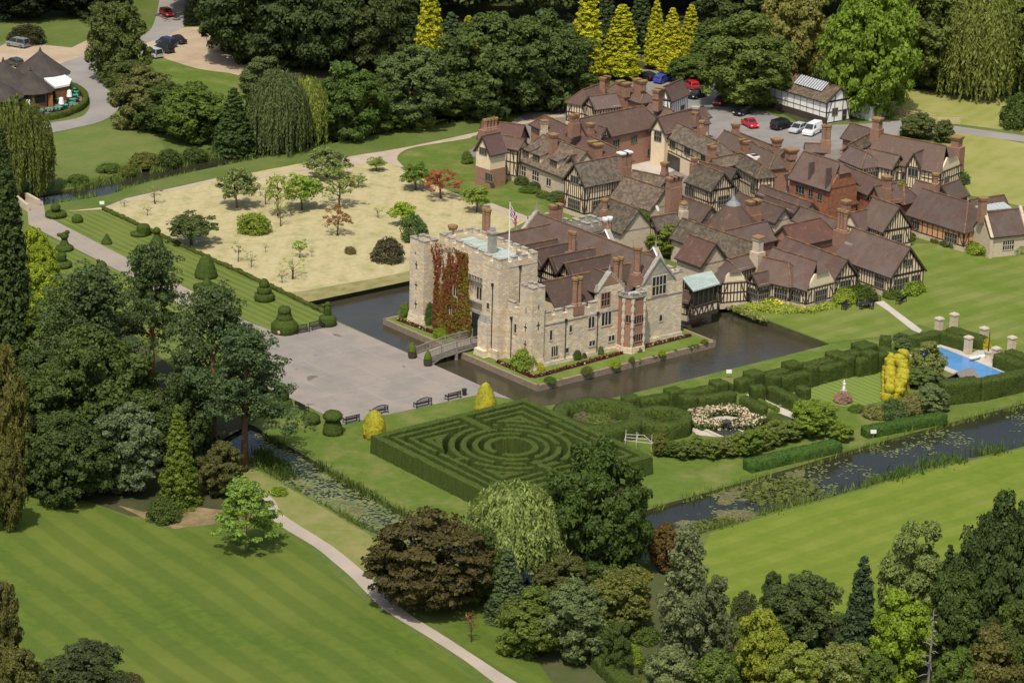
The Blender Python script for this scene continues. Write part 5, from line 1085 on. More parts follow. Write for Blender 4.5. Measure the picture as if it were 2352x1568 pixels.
def build_maze():
    st = .11; n = int(25.4/st); g = (np.arange(n)-n/2+.5)*st; X, Y = np.meshgrid(g, g, indexing='ij'); M = maze_mask(X, Y).astype(float)
    def blur(a): return (a+np.roll(a, 1, 0)+np.roll(a, -1, 0)+np.roll(a, 1, 1)+np.roll(a, -1, 1))/5
    S = blur(M); vs = np.zeros((n, n, 3))
    for i in range(n):
        for j in range(n):
            p = maze_at(X[i, j], Y[i, j]); s = S[i, j]; q = Vector((p[0], p[1], 0)); nz = mnoise.noise(q*.9)*.07+mnoise.noise(q*3.3)*.08
            hgt_ = 2.25 if M[i, j] > .5 else 0
            h = (2.25+nz-.2*(1-s)) if M[i, j] > .5 else .03
            jx, jy = (mnoise.noise(q*2.7+Vector((7, 0, h)))*.09, mnoise.noise(q*2.7+Vector((0, 5, h)))*.09)
            vs[i, j] = (p[0]+jx, p[1]+jy, h)
    idx = np.arange(n*n).reshape(n, n); F = np.stack([idx[:-1, :-1], idx[1:, :-1], idx[1:, 1:], idx[:-1, 1:]], -1).reshape(-1, 4)
    zmax = vs[:, :, 2].reshape(-1)[F].max(1); F = F[zmax > .5]
    used = np.unique(F); remap = -np.ones(n*n, int); remap[used] = np.arange(len(used)); V = vs.reshape(-1, 3)[used]; F = remap[F]
    c = maze_at(0, 0); V = V-np.array((c[0], c[1], 0)); me = bpy.data.meshes.new('yew_maze'); fb_ = MB(); fb_.mesh(V.tolist(), F.tolist(), HEDGE); fuzz(fb_, 0, 9, .12, HEDGE); me.from_pydata(fb_.v, [], fb_.f); me.materials.append(HEDGE); me.update()
    o = bpy.data.objects.new('yew_maze', me); COL.objects.link(o); o.location = (c[0], c[1], 0); o.color = (1.0, 1.0, 1.0, 1)
    tag(o, 'square clipped yew hedge maze with circular inner rings below the castle moat', 'maze')
    sheet('maze_floor', [tuple(maze_at(*p)) for p in ((-12, -12), (12, -12), (12, 12), (-12, 12))], .03, mat('maze_path', (.05, .042, .025), (.04, .034, .02), 2))
build_maze()
# --- garden hedges
H = hedge
H('yew hedge along the moat walk with three clipped blocks, nearest the maze', (720, 700), (1440, 575), 1.7, 1.5, gd, (.02, .43, .87), bw=1.0, bh=.55)
H('stepped yew hedge along the moat walk between the white sign and the pool corner', (1480, 555), (2180, 390), 1.7, 1.6, gd, (.16, .54, .98), bw=1.1, bh=.6)
H('end length of the stepped moat walk hedge towards the pool', (640, 545), (890, 490), 1.8, 1.8, pr, (.62,), bw=1.3, bh=.7)
H('inner yew hedge behind the rose bed with a single raised block', (1100, 690), (1460, 635), 2.0, 1.5, gd, (.1,), bw=1.0, bh=.4)
H('short yew hedge turning from the rose bed toward the herb border', (1520, 665), (1670, 745), 2.0, 1.3, gd)
H('tall front yew hedge beside the striped bowling lawn with clipped blocks', (160, 725), (680, 590), 2.2, 1.3, pr, (.0, .5, .99), bw=.85, bh=.55)
H('yew hedge with a dark arched doorway at the far end of the bowling lawn', (740, 585), (950, 530), 2.4, 1.3, pr, (.45,), bw=.9, bh=.6)
H('yew hedge running from the herb border along the near side of the bowling lawn', (140, 765), (345, 860), 1.9, 1.2, pr)
b = MB(); q = G(*pr(370, 850), 1.3); rough_box(b, q[:2], .0, .6, .9, 0, 2.7, HEDGE, .3, .08); o = b.build('yew_arch', loc=(q[0], q[1], 0), smooth=True); tag(o, 'clipped rounded yew arch pier at the corner of the bowling lawn', 'hedge')
H('dark low hedge wall beside the rose garden paving nearest the path', (1700, 780), (1900, 850), 1.3, 1.4, gd)
H('square yew block beside the herb border path', (1575, 600), (1665, 590), 2.1, 1.4, gd)
H('yew hedge between the pool garden and the end of the bowling lawn', (905, 490), (1060, 560), 2.2, 1.4, pr)
H('low clipped hedge on the canal bank in front of the pergola, nearest the maze', (1550, 1120), (2180, 975), 1.3, 1.9, gd, name='laurel_hedge', color=(.85, 1.2, 1.1))
H('low clipped hedge on the canal bank beside the small white sign', (800, 1060), (1355, 955), 1.3, 1.6, pr, name='laurel_hedge', color=(.8, 1.1, 1.0))
H('tall thick yew hedge block at the pool house corner', (1335, 745), (1590, 715), 2.9, 2.2, pr)
H('long tall yew hedge along the south side of the swimming pool', (1590, 735), (1990, 645), 2.6, 1.9, pr)
H('yew hedge running from the garden path to the pool terrace', (1110, 430), (1320, 385), 1.8, 1.5, pr)
H('yew hedge behind the pool terrace beside the tallest stone pillar', (1330, 385), (1530, 445), 1.8, 1.3, pr)
H('short yew hedge block west of the pool next to the grey shrub', (905, 425), (985, 430), 1.8, 1.6, pr)
H('outer yew hedge between two stone pillars beyond the pool', (1385, 360), (1640, 435), 1.7, 1.6, pr)
H('yew hedge east of the pool below the stone pillar', (1720, 540), (1990, 640), 1.9, 1.6, pr)
H('outermost yew hedge at the right edge of the photo beyond the pool', (1800, 515), (1990, 590), 1.8, 1.6, pr)
H('low box hedge edging the narrow herb border', (1610, 672), (1770, 752), .6, .5, gd, name='box_hedge', color=(1.5, 1.5, 1.0))
H('dark clipped hedge bank running down to the bottom edge below the small leaning tree', (1372, 1492), (1470, 1590), 1.4, 2.0)
def ring_hedge(label, c, rx, w_, h, zf, sq=1.0, n=40):
    q = G(*zf(*c), h); root = thing('ring_hedge', label, 'hedge', (q[0], q[1], 0)); b = MB(); V = []; F = []; prof = [(rx, 0), (rx, h*.5), (rx*.99, h-.05), (rx-w_*.3, h+.03), (rx-w_*.7, h), (rx-w_, h-.06), (rx-w_, 0)]
    for i in range(n):
        a = 2*math.pi*i/n; k8 = math.cos(math.pi/8)/math.cos((a+math.pi/8) % (math.pi/4)-math.pi/8)
        for (r_, z) in prof: d_ = mnoise.noise(Vector((math.cos(a)*4, math.sin(a)*4, z*2+c[0])))*.12; V.append((q[0]+(r_*k8+d_)*math.cos(a), q[1]+(r_*k8*sq+d_)*math.sin(a), z+(d_ if z > h*.6 else 0)))
    m_ = len(prof)
    for i in range(n):
        for j in range(m_-1): F.append((i*m_+j, ((i+1) % n)*m_+j, ((i+1) % n)*m_+j+1, i*m_+j+1))
    b.mesh(V, F, HEDGE); fuzz(b, 0, 26, .16, HEDGE); b.build('body', root, smooth=True); sheet('hedge_floor', [(q[0]+(rx-w_)*math.cos(i*.3), q[1]+(rx-w_)*math.sin(i*.3)) for i in range(21)], .034, SOIL)
ring_hedge('octagonal clipped yew enclosure between the maze corner and the moat', (510, 785), 6.2, 2.1, 2.0, gd)
ring_hedge('smaller octagonal yew enclosure beside the rose garden bench', (960, 800), 3.9, 1.6, 2.0, gd)
sheet('bowling_lawn', poly([(300, 800), (905, 655), (915, 880), (720, 925), (400, 885)], pr), .03, L_BOWL)
sheet('rose_paving', poly([(1090, 840), (1250, 765), (1480, 750), (1700, 830), (1560, 930), (1400, 960), (1200, 940)], gd), .03, SLAB)
sheet('herb_path', poly([(1540, 660), (1580, 650), (1900, 780), (1940, 800), (1880, 830), (1700, 760)], gd), .032, SLAB)
# rose bed
rb = thing('rose_bed', 'ring of pale pink rose bushes round the fountain paving', 'flower bed', tuple(G(*gd(1400, 850), 0))); RP, GP = [], []
for _ in range(6500):
    a = rnd.random()*2*math.pi; f = rnd.uniform(.42, 1.0)
    if abs((a-1.25*math.pi) % (2*math.pi)) < .0: continue
    px_ = gd(1400+290*f*math.cos(a), 845+80*f*math.sin(a)); q = G(*px_, .0); z = .15+rnd.random()*.75; row = RP if rnd.random() < .36 else GP; row.append((q[0], q[1], z+(.15 if row is RP else 0)))
l = np.array(rb.location); up_ = lambda A: np.tile(np.array([[-.3, -.4, 1.]]), (len(A), 1))
tag(leaf_obj('rose_leaves', leaf_data('rose_leaves', np.array(GP)-l, up_(GP), .26, .7), rb, (.045, .065, .02)), kind='stuff'); tag(leaf_obj('roses', leaf_data('roses', np.array(RP)-l, up_(RP), .23, .5, 1.1), rb, (.37, .29, .34)), kind='stuff')
ft = thing('fountain', 'small bronze fountain in a square stone edged pool among the roses', 'fountain', tuple(G(*gd(1400, 925), 0))); fx, fy, _ = ft.location
b = MB(); b.obox((fx, fy), .0, 1.9, 1.9, 0, .25, STONETRIM); b.obox((fx, fy), .0, 1.5, 1.5, .25, .27, plain('fountain_water', (.04, .05, .04), .08)); b.build('basin', ft)
b = MB(); b.lathe((fx, fy, .2), [(.35, 0), (.3, .3), (.14, .5), (.12, 1.0), (.2, 1.1), (.62, 1.25), (.66, 1.35), (.15, 1.38), (.1, 1.6), (.02, 1.7)], plain('bronze', (.05, .055, .045), .5), 12); b.build('bowl', ft)
# white-railed pergola
PALEP = mat('pale_pole', (.50, .47, .42), (.42, .39, .34), 3)
pg = thing('pergola', 'open white poled pergola end beside the maze corner', 'pergola', tuple(G(*gd(790, 1010), 0))); b = MB()
for (x0, y0_), (x1, y1_) in (((700, 935), (830, 940)), ((690, 975), (890, 998)), ((705, 955), (850, 968)), ((790, 930), (775, 985)), ((830, 940), (890, 998)), ((705, 935), (695, 975))): b.beam(G(*gd(x0, y0_), 2.0), G(*gd(x1, y1_), 2.0), .06, .06, PALEP)
b.build('rails', pg)
for x, y in ((775, 1025), (700, 1010), (880, 1045)): b = MB(); q = G(*gd(x, y), 0); b.beam(q, (q[0], q[1], 2.0), .07, .07, PALEP, (1, 0, 0)); b.build('post', pg)
# --- golden chess topiary beside the bowling lawn
ORD = ['first', 'second', 'third', 'fourth', 'fifth', 'sixth', 'seventh', 'eighth', 'ninth']
for col, xs_, ys_ in (('left', (965, 972, 972, 972, 972, 970, 970, 968), (612, 640, 672, 703, 735, 768, 798, 828)), ('right', (1058, 1030, 1050, 1062, 1060, 1055, 1040, 1030), (590, 622, 650, 690, 722, 752, 790, 822))):
    for i, (x, y) in enumerate(zip(xs_, ys_)):
        q = G(*pr(x, y+42), 0); root = thing('golden_topiary', 'golden clipped yew, %s from the pool in the %s file by the bowling lawn' % (ORD[i], col), 'topiary', tuple(q), group='golden clipped yews beside the bowling lawn')
        b = MB(); rough_box(b, q[:2], 0, .98, .62, 0, 1.0+.1*(i % 2), BOX, .3, .07, seed=i); b.build('base', root, smooth=True)
        h = 1.0; b = MB(); R_ = .74 if col == 'left' else .88; shape = (i*3+(col == 'right')) % 4
        pf = [(R_*.8, 0), (R_, .35), (R_, .8), (R_*.75, 1.15), (R_*.2, 1.3)] if shape < 2 else [(R_, 0), (R_*1.02, .5), (R_*.72, .6), (R_*.75, 1.1), (R_*.5, 1.4), (R_*.1, 1.5)] if shape == 2 else [(R_, 0), (R_, .9), (R_*.95, 1.05), (R_*.1, 1.1)]
        b.lathe((q[0], q[1], h), pf, BOX, 16, .07, seed=i); fuzz(b, 0, 34, .14, BOX); b.build('crown_shape', root, smooth=True)
# --- single topiary figures along the drive and the forecourt
def topiary(label, base, parts, m=None, color=(1, 1, 1), group=None, k=1.0):
    q = G(*base, 0); root = thing('topiary', label, 'topiary', tuple(q), group=group)
    for nm, prof, off, sq in parts:
        b = MB(); P2 = []
        pr2 = [(r_*k*.68, z*k*.82) for r_, z in prof]
        for (r0, z0_), (r1, z1_) in zip(pr2, pr2[1:]):
            ns = max(1, int(math.hypot(r1-r0, z1_-z0_)/.22)); P2 += [(r0+(r1-r0)*s/ns, z0_+(z1_-z0_)*s/ns) for s in range(ns)]
        P2.append(pr2[-1]); b.lathe((q[0]+off[0]*k*.68, q[1]+off[1]*k*.68, off[2]*k*.82), P2, m or HEDGE, 24, .045, sq=sq, seed=q[0]); fuzz(b, 0, 30, .14, m or HEDGE); b.build(nm, root, color, True)
    return root
O = (0, 0, 0)
dome = lambda R_, h, z=0.: [(R_*.86, z), (R_, z+h*.2), (R_*.97, z+h*.4), (R_*.8, z+h*.7), (R_*.5, z+h*.9), (R_*.08, z+h)]
ball = lambda R_, z=0., sq=1.: [(R_*.25, z), (R_*.75, z+R_*.3*sq), (R_, z+R_*.9*sq), (R_*.85, z+R_*1.45*sq), (R_*.5, z+R_*1.8*sq), (R_*.05, z+R_*1.95*sq)]
topiary('low wide clipped yew disc topped by a ball near the drive bridge', ml(350, 262), [('base', [(2.2, 0), (2.4, .5), (2.2, .95), (.4, 1.0)], O, 0), ('cap', ball(1.1, 0, .8), (0, 0, .9), 0)])
topiary('small plain yew dome beside the drive, left of the gravel square', ml(485, 295), [('body', dome(1.25, 1.5), O, 0)])
topiary('bird shaped yew on a stepped round base left of the drive', ml(405, 470), [('base', [(1.9, 0), (1.95, .4), (1.7, .75), (1.1, .9), (.75, 1.6), (.6, 2.0)], O, 0), ('body', ball(.95, 0, .75), (0, 0, 1.9), 0), ('tail', ball(.55, 0, .6), (-.9, .5, 2.5), 0), ('head', ball(.5, 0, .8), (.55, -.35, 2.9), 0)])
topiary('yew drum on a broad round disc left of the drive', ml(390, 578), [('base', [(1.95, 0), (2.05, .6), (1.8, 1.05), (.9, 1.15)], O, 0), ('drum', [(.85, 1.1), (.95, 1.6), (.9, 2.5), (.2, 2.6)], O, 0)])
topiary('small twisted yew jar shape at the left edge of the drive', ml(637, 620), [('body', [(1.25, 0), (1.3, .5), (1.0, 1.2), (1.1, 1.7), (.7, 2.2), (.1, 2.4)], O, 0), ('tip', ball(.45, 0, .7), (-.6, .2, 2.1), 0)])
topiary('small pointed yew cone on the striped lawn beside the drive', ml(670, 430), [('body', [(1.2, 0), (1.15, .3), (.7, 1.0), (.3, 1.6), (.05, 1.9)], O, 0)])
topiary('flat topped yew drum with a low collar by the orchard hedge', ml(900, 378), [('base', [(1.9, 0), (2.0, .5), (1.2, .7)], (-.7, .5, 0), 0), ('drum', [(1.3, 0), (1.45, .9), (1.45, 1.7), (1.1, 2.0), (.1, 2.1)], O, 0)])
topiary('tall yew cone topped by a ball on the striped lawn', ml(985, 470), [('body', [(1.55, 0), (1.6, .6), (1.2, 1.8), (.6, 2.8), (.5, 3.0)], O, 0), ('cap', ball(.85, 0, .8), (0, 0, 2.9), 0)])
topiary('large smooth yew cone with a rounded point beside the striped lawn', ml(1292, 640), [('body', [(2.35, 0), (2.4, .5), (1.9, 1.9), (1.2, 3.2), (.6, 3.8), (.05, 4.0)], O, 0)])
topiary('square clipped yew block with a small beehive on top', ml(1298, 748), [('body', [(1.95, 0), (2.0, .9), (1.95, 1.75), (.8, 1.8)], O, 1.0), ('cap', [(1.0, 1.7), (.95, 2.0), (.7, 2.4), (.4, 2.8), (.05, 2.95)], O, 0)])
topiary('three tiered beehive yew near the moat corner of the striped lawn', ml(1658, 785), [('base', [(2.0, 0), (2.1, .7), (2.0, 1.2), (1.2, 1.35)], O, 0), ('middle', [(1.45, 1.3), (1.5, 1.9), (1.3, 2.3), (.8, 2.4)], O, 0), ('cap', dome(1.05, 1.5, 2.35), O, 0)])
topiary('largest tiered yew, bell shaped, beside the white ball and the benches', ml(1785, 985), [('base', [(2.6, 0), (2.75, .8), (2.65, 1.4), (2.1, 1.9), (1.6, 2.3)], O, 0), ('neck', [(1.6, 2.2), (1.5, 2.8), (1.2, 3.1), (1.25, 3.3)], O, 0), ('cap', [(1.25, 3.3), (1.3, 3.8), (1.05, 4.3), (.1, 4.5)], O, 0)])
topiary('yew drum carrying a bent swan neck beside the moat and the benches', ml(2055, 942), [('base', [(1.7, 0), (1.8, .8), (1.65, 1.5), (1.0, 1.7), (.7, 1.9)], O, 0), ('neck', [(.75, 1.8), (.72, 2.6), (.68, 3.2), (.5, 3.5)], O, 0), ('head', ball(.65, 0, .8), (0, 0, 3.1), 0), ('beak', ball(.5, 0, .6), (-.85, .45, 3.15), 0)])
topiary('yew beehive dome on a round collar at the corner of the forecourt by the pine', fc(440, 850), [('base', [(2.0, 0), (2.1, .7), (1.95, 1.3), (1.5, 1.5)], O, 0), ('dome', dome(1.5, 2.8, 1.4), O, 0)])
topiary('small round yew ball on the lawn edge between two benches', fc(677, 965), [('body', [(1.3, 0), (1.6, .6), (1.5, 1.1), (.9, 1.6), (.1, 1.75)], O, 0)])
topiary('mushroom shaped yew with a domed cap on a flared stalk', fc(845, 1045), [('stalk', [(1.85, 0), (1.8, .5), (1.35, 2.0), (1.3, 2.2)], O, 0), ('cap', [(1.3, 2.2), (1.75, 2.5), (1.75, 2.95), (1.3, 3.4), (.1, 3.6)], O, 0)])
topiary('golden yew dome at the near corner of the maze', fc(1170, 1075), [('body', dome(2.15, 4.3), O, 0)], BOX)
topiary('golden yew cone behind the far corner of the maze beside the moat', fc(2040, 880), [('body', [(1.9, 0), (2.05, .8), (1.9, 2.0), (1.3, 3.6), (.6, 4.6), (.05, 4.9)], O, 0)], BOX)
for (x, y), lb_ in (((1468, 452), 'cone shaped box bush in a dark tub on the far side of the bridge end'), ((1590, 512), 'cone shaped box bush in a dark tub on the maze side of the bridge')):
    q = G(*fc(x, y), .04); root = thing('potted_bush', lb_, 'potted plant', tuple(q)); b = MB(); b.lathe(tuple(q), [(.5, 0), (.58, .35), (.56, .4), (.6, .75), (.5, .78)], POTW, 14); b.build('tub', root); b = MB(); b.lathe((q[0], q[1], q[2]+.75), [(.5, 0), (.55, .3), (.35, .9), (.12, 1.35), (.02, 1.5)], HEDGE, 14, .04); b.build('bush', root, (1.5, 1.5, 1.2), True)
# low hedge line between orchard and striped lawn
hl = thing('low_hedge', 'ragged low hedge line dividing the hay orchard from the striped lawn', 'hedge', tuple(G(450, 575, 0))); pts = [poly([p])[0] for p in ((236, 481), (350, 534), (500, 604), (600, 650), (676, 686), (742, 718))]; b = MB()
for p, q in zip(pts, pts[1:]): p, q = np.array(p), np.array(q); t = q-p; L = np.linalg.norm(t); rough_box(b, (p+q)/2, math.atan2(t[1], t[0]), L/2, .3, 0, .5, HEDGE, .35, .22)
b.build('body', hl, (1.1, 1.0, .9), True)
# --- swimming pool
PW = mat('pool_water', (.07, .21, .43), (.09, .25, .48), .8, rough=.12, spec=.5, bmp=.1, bs=1.5)
pool = [G(*pr(*p), 0)[:2] for p in ((1283, 500), (1328, 506), (1765, 682), (1588, 722), (1345, 640))]
p0, ax_ = G(*pr(1318, 498), 0)[:2], None
c1, c2 = G(*pr(1325, 502), 0)[:2], G(*pr(1770, 683), 0)[:2]; t = (c2-c1)/np.linalg.norm(c2-c1); n = np.array((t[1], -t[0])); n = -n if (n@(G(*pr(1400, 640), 0)[:2]-c1)) < 0 else n
PL = thing('swimming_pool', 'bright blue rectangular outdoor swimming pool with pale paved surround', 'pool', (*((c1+c2)/2+n*3), 0)); L = np.linalg.norm(c2-c1)
wd = 4.9; inner = [c1, c2, c2+n*wd, c1+n*wd]; outer = [c1-t*1.3-n*1.6, c2+t*1.6-n*1.6, c2+t*1.6+n*(wd+1.2), c1-t*1.3+n*(wd+1.2)]
def ccw(F): F = [np.array(f) for f in F]; return F if np.cross(F[1]-F[0], F[2]-F[1]) > 0 else F[::-1]
b = MB(); I_, O_ = ccw(inner), ccw(outer)
if I_[0] is not inner[0]: pass
for i in range(4):
    j = (i+1) % 4; b.mesh([(*outer[i], .08), (*outer[j], .08), (*inner[j], .08), (*inner[i], .08), (*outer[i], 0), (*outer[j], 0), (*inner[j], -.1), (*inner[i], -.1)], [(0, 1, 2, 3), (0, 4, 5, 1), (3, 2, 6, 7)], SLAB)
b.build('paved_surround', PL); b = MB(); b.face([(*p, .045) for p in ccw(inner)], PW); b.build('water', PL)
sheet('pool_terrace', poly([(1540, 545), (1640, 500), (1760, 560), (1810, 660), (1700, 640)], pr), .035, SLAB)
ds = thing('diving_board', 'white diving board on the paving at the far side of the pool', 'diving board', tuple(G(*pr(1600, 590), 0))); q = G(*pr(1600, 590), 0); b = MB(); b.obox(q[:2]+n*.5, math.atan2(n[1], n[0]), 1.3, .25, .5, .58, WHITE); b.build('board', ds); b = MB(); b.obox(q[:2]-n*.3, math.atan2(n[1], n[0]), .3, .3, .08, .5, WHITE); b.build('stand', ds)
wl = thing('stone_well', 'round pale stone well head with a dark pole on the pool terrace', 'well', tuple(G(*pr(1667, 575), 0))); q = wl.location; b = MB(); b.lathe(tuple(q), [(.75, 0), (.7, .2), (.62, .5), (.72, .85), (.72, 1.0), (.5, 1.02), (.5, .7)], STONETRIM, 16); b.build('head', wl); b = MB(); b.tube([(q[0], q[1]+.3, 0), (q[0]+.1, q[1]+.3, 3.4)], [.09, .06], METALD, 6); b.build('pole', wl)
for (x, y, yt), lb_ in (((1313, 402, 352), 'stone gate pillar with a pale cap where the garden path meets the pool hedge'), ((1417, 372, 326), 'furthest square stone pillar beyond the pool hedge'), ((1516, 550, 426), 'tallest stone pillar standing free at the pool edge'), ((1625, 470, 404), 'stone pillar behind the yellow shrub by the pool'), ((1708, 618, 502), 'tall stone pillar at the east end of the pool terrace'), ((1820, 535, 474), 'stone pillar with a pale cap nearest the right edge of the photo')):
    q = G(*pr(x, y), 0); root = thing('stone_pillar', lb_, 'pillar', tuple(q), group='stone pillars round the pool garden'); zt = max(zat(q, pr(0, yt)[1]), 2.2); b = MB(); b.obox(q[:2], 0, .42, .42, 0, zt-.2, COTSTONE); b.build('shaft', root); b = MB(); b.obox(q[:2], 0, .52, .52, zt-.2, zt, STONETRIM, inset=.15); b.build('cap', root)
ph = thing('pool_house', 'small open pool shelter with a shingled gable roof at the pool corner', 'shed', tuple(G(*pr(1480, 720), 0))); A_, B_ = G(*pr(1440, 675), 2.9), G(*pr(1550, 640), 2.9); b = MB(); gable_roof(b, A_[:2], B_[:2], 1.6, 2.9, 1.9, mat('shingles', (.22, .19, .17), (.16, .14, .13), 6), .2, cap=False); b.build('roof', ph)
tt = (B_-A_)[:2]; tt /= np.linalg.norm(tt); nn = np.array((-tt[1], tt[0])); b = MB(); mid = ((A_+B_)/2)[:2]; b.obox(mid, math.atan2(tt[1], tt[0]), np.linalg.norm((B_-A_)[:2])/2-.15, 1.45, 0, 1.95, TIMBER); b.build('wall', ph); b = MB(); b.obox(A_[:2]-tt*.1, math.atan2(tt[1], tt[0]), .5, .8, 0, .7, CHBRICK); b.build('brick_base', ph)
# ------------------------------------------------------------------ trees
def unit(v): return v/(np.linalg.norm(v, axis=-1, keepdims=True)+1e-9)
def fib(n, lo=-.4, seed=0):
    r = np.random.default_rng(seed); z = np.linspace(1, lo, n)+r.normal(0, .04, n); z = np.clip(z, -1, 1); a = np.arange(n)*2.39996+r.normal(0, .2, n)+seed
    s = np.sqrt(1-z*z); return np.stack([s*np.cos(a), s*np.sin(a), z], 1)
def lump(d, seed, amp=.22):
    r = np.random.default_rng(seed); f = np.ones(len(d))
    for _ in range(7): k = unit(r.normal(0, 1, 3)); f += amp*r.uniform(-.6, 1)*np.exp(-((1-d@k)*3.0))
    return f
def fill(C_, R_, per, seed, flat=1., outw=.5, up=.3, ctr=None, shell=.45):
    """leaf points round clump centres"""
    r = np.random.default_rng(seed); P_ = []; N_ = []
    for c, rc in zip(C_, R_):
        n = per; u_ = unit(r.normal(0, 1, (n, 3))); u_[:, 2] = np.where((u_[:, 2] < -.2) & (r.random(n) < .6), -u_[:, 2], u_[:, 2])
        rad = r.uniform(shell, 1.0, n)**.6*r.choice([1, 1, 1, 1.18], n); p = u_*rad[:, None]*rc; p[:, 2] *= flat
        P_.append(c+p); N_.append(u_+(outw*unit(c-ctr) if ctr is not None else 0)+np.array((0, 0, up)))
    return np.concatenate(P_), unit(np.concatenate(N_))
PROTO = {}
def crown_mesh(name, P_, N_, size, **k):
    return leaf_data(name, P_, N_, size, **k)
def trunk_mesh(h, r0, limbs, lean=(0, 0), top=.15):
    b = MB(); pts = [(0, 0, -.2), (lean[0]*.3, lean[1]*.3, h*.35), (lean[0]*.7, lean[1]*.7, h*.7), (lean[0], lean[1], h)]
    b.tube(pts, [r0*1.25, r0, r0*.72, r0*top], BARK, 8)
    for (z0, e, r_) in limbs:
        s = Vector((lean[0]*z0/h, lean[1]*z0/h, z0)); e = Vector(e); m = s.lerp(e, .5)+Vector((0, 0, .08*(e-s).length)); b.tube([s, m, e], [r_, r_*.7, r_*.25], BARK, 5)
    me = bpy.data.meshes.new('trunk'); me.from_pydata(b.v, [], b.f); me.materials.append(BARK); me.polygons.foreach_set('use_smooth', [True]*len(b.f)); me.update(); return me
def proto(kind, trunk, crown, H_, W_):
    PROTO.setdefault(kind, []).append((trunk, crown, H_, W_))
LSZ = .215
def limbs_to(C_, h0, h1, r_, n, seed):
    r = np.random.default_rng(seed); out = []
    for i in r.choice(len(C_), min(n, len(C_)), replace=False): out.append((r.uniform(h0, h1), tuple(C_[i]), r_))
    return out
def make_broad(seed, kind='broad', H_=10., W_=9., n=24, sub=10, per=125, crc=.085, base=.03, amp=.3, size=LSZ):
    """crown of big lobes, each lobe a cluster of leaf clumps"""
    r = np.random.default_rng(seed); d_ = fib(n, -.98, seed); f = lump(d_, seed+50, amp)*r.uniform(.78, 1.05, n); ctr = np.array((0, 0, H_*(.5+base*.5))); rz = H_*(1-base)*.5
    L_ = d_*f[:, None]*np.array((W_*.33, W_*.33, rz*.80))+ctr; LR = W_*.175*r.uniform(.75, 1.3, n); C_, R_ = [], []
    for c, lr in zip(L_, LR):
        v = unit(r.normal(0, 1, (sub, 3))+unit(c-ctr)*.9+np.array((0, 0, .35))); C_.append(c+v*lr*r.uniform(.75, 1.1, (sub, 1))*np.array((1, 1, .85))); R_.append(W_*crc*r.uniform(.65, 1.25, sub))
    C_, R_ = np.concatenate(C_), np.concatenate(R_); C_[:, 2] = np.maximum(C_[:, 2], .5)
    P_, N_ = fill(C_, R_, per, seed, .8, .35, .4, ctr)
    Ci = np.concatenate([L_, ctr+fib(14, -1, seed+3)*np.array((W_*.2, W_*.2, rz*.5))]); P2, N2 = fill(Ci, np.full(len(Ci), W_*.14), 60, seed+1, 1, .6, .1, ctr)
    P_ = np.concatenate([P_, P2]); P_[:, 2] = np.maximum(P_[:, 2], .05)
    sz = np.concatenate([np.full(len(P_)-len(P2), size), np.full(len(P2), size*1.6)])
    proto(kind, trunk_mesh(H_*.75, W_*.032, limbs_to(C_, H_*.2, H_*.5, W_*.014, 12, seed)), crown_mesh('crown', P_, np.concatenate([N_, N2]), sz), H_, W_)
for s in (1, 2, 3, 4): make_broad(s)
for s in (11, 12): make_broad(s, 'oak', 10, 11, 34, 10, 105, .07, .03, .36)
for s in (21, 22, 23): make_broad(s, 'fine', 10, 8, 26, 12, 110, .07, .02, .34, .16)       # finer, feathery crowns
for s in (24, 25): make_broad(s, 'grey', 10, 7, 26, 11, 105, .075, .0, .3, .17)
def make_beech(seed):
    H_, W_ = 9., 11.; r = np.random.default_rng(seed); d_ = fib(240, -.9, seed); f = lump(d_, seed, .22); ctr = np.array((0, 0, H_*.48))
    C_ = d_*f[:, None]*np.array((W_*.42, W_*.42, H_*.46))*r.uniform(.68, 1.04, (240, 1))+ctr
    P_, N_ = fill(C_, W_*.075*r.uniform(.6, 1.35, 240), 105, seed, .38, .4, .8, ctr); proto('beech', trunk_mesh(H_*.7, .35, limbs_to(C_, 2, 4, .14, 16, seed)), crown_mesh('crown', P_, N_, .20), H_, W_)
make_beech(31)
def make_shrub(seed, kind='shrub', size=.105, n=50, per=130):
    d_ = fib(n, -.1, seed); f = lump(d_, seed, .2); r = np.random.default_rng(seed); C_ = d_*f[:, None]*np.array((1.3, 1.3, 1.45))*r.uniform(.85, 1.02, (n, 1))+np.array((0, 0, .35)); R_ = .5*r.uniform(.7, 1.2, n)
    P_, N_ = fill(C_, R_, per, seed, .85, .7, .35, np.zeros(3)); P_[:, 2] = np.maximum(P_[:, 2], .03); proto(kind, trunk_mesh(1.2, .08, limbs_to(C_, .2, .6, .04, 5, seed)), crown_mesh('crown', P_, N_, size), 2.2, 3.4)
for s in (41, 42, 43): make_shrub(s)
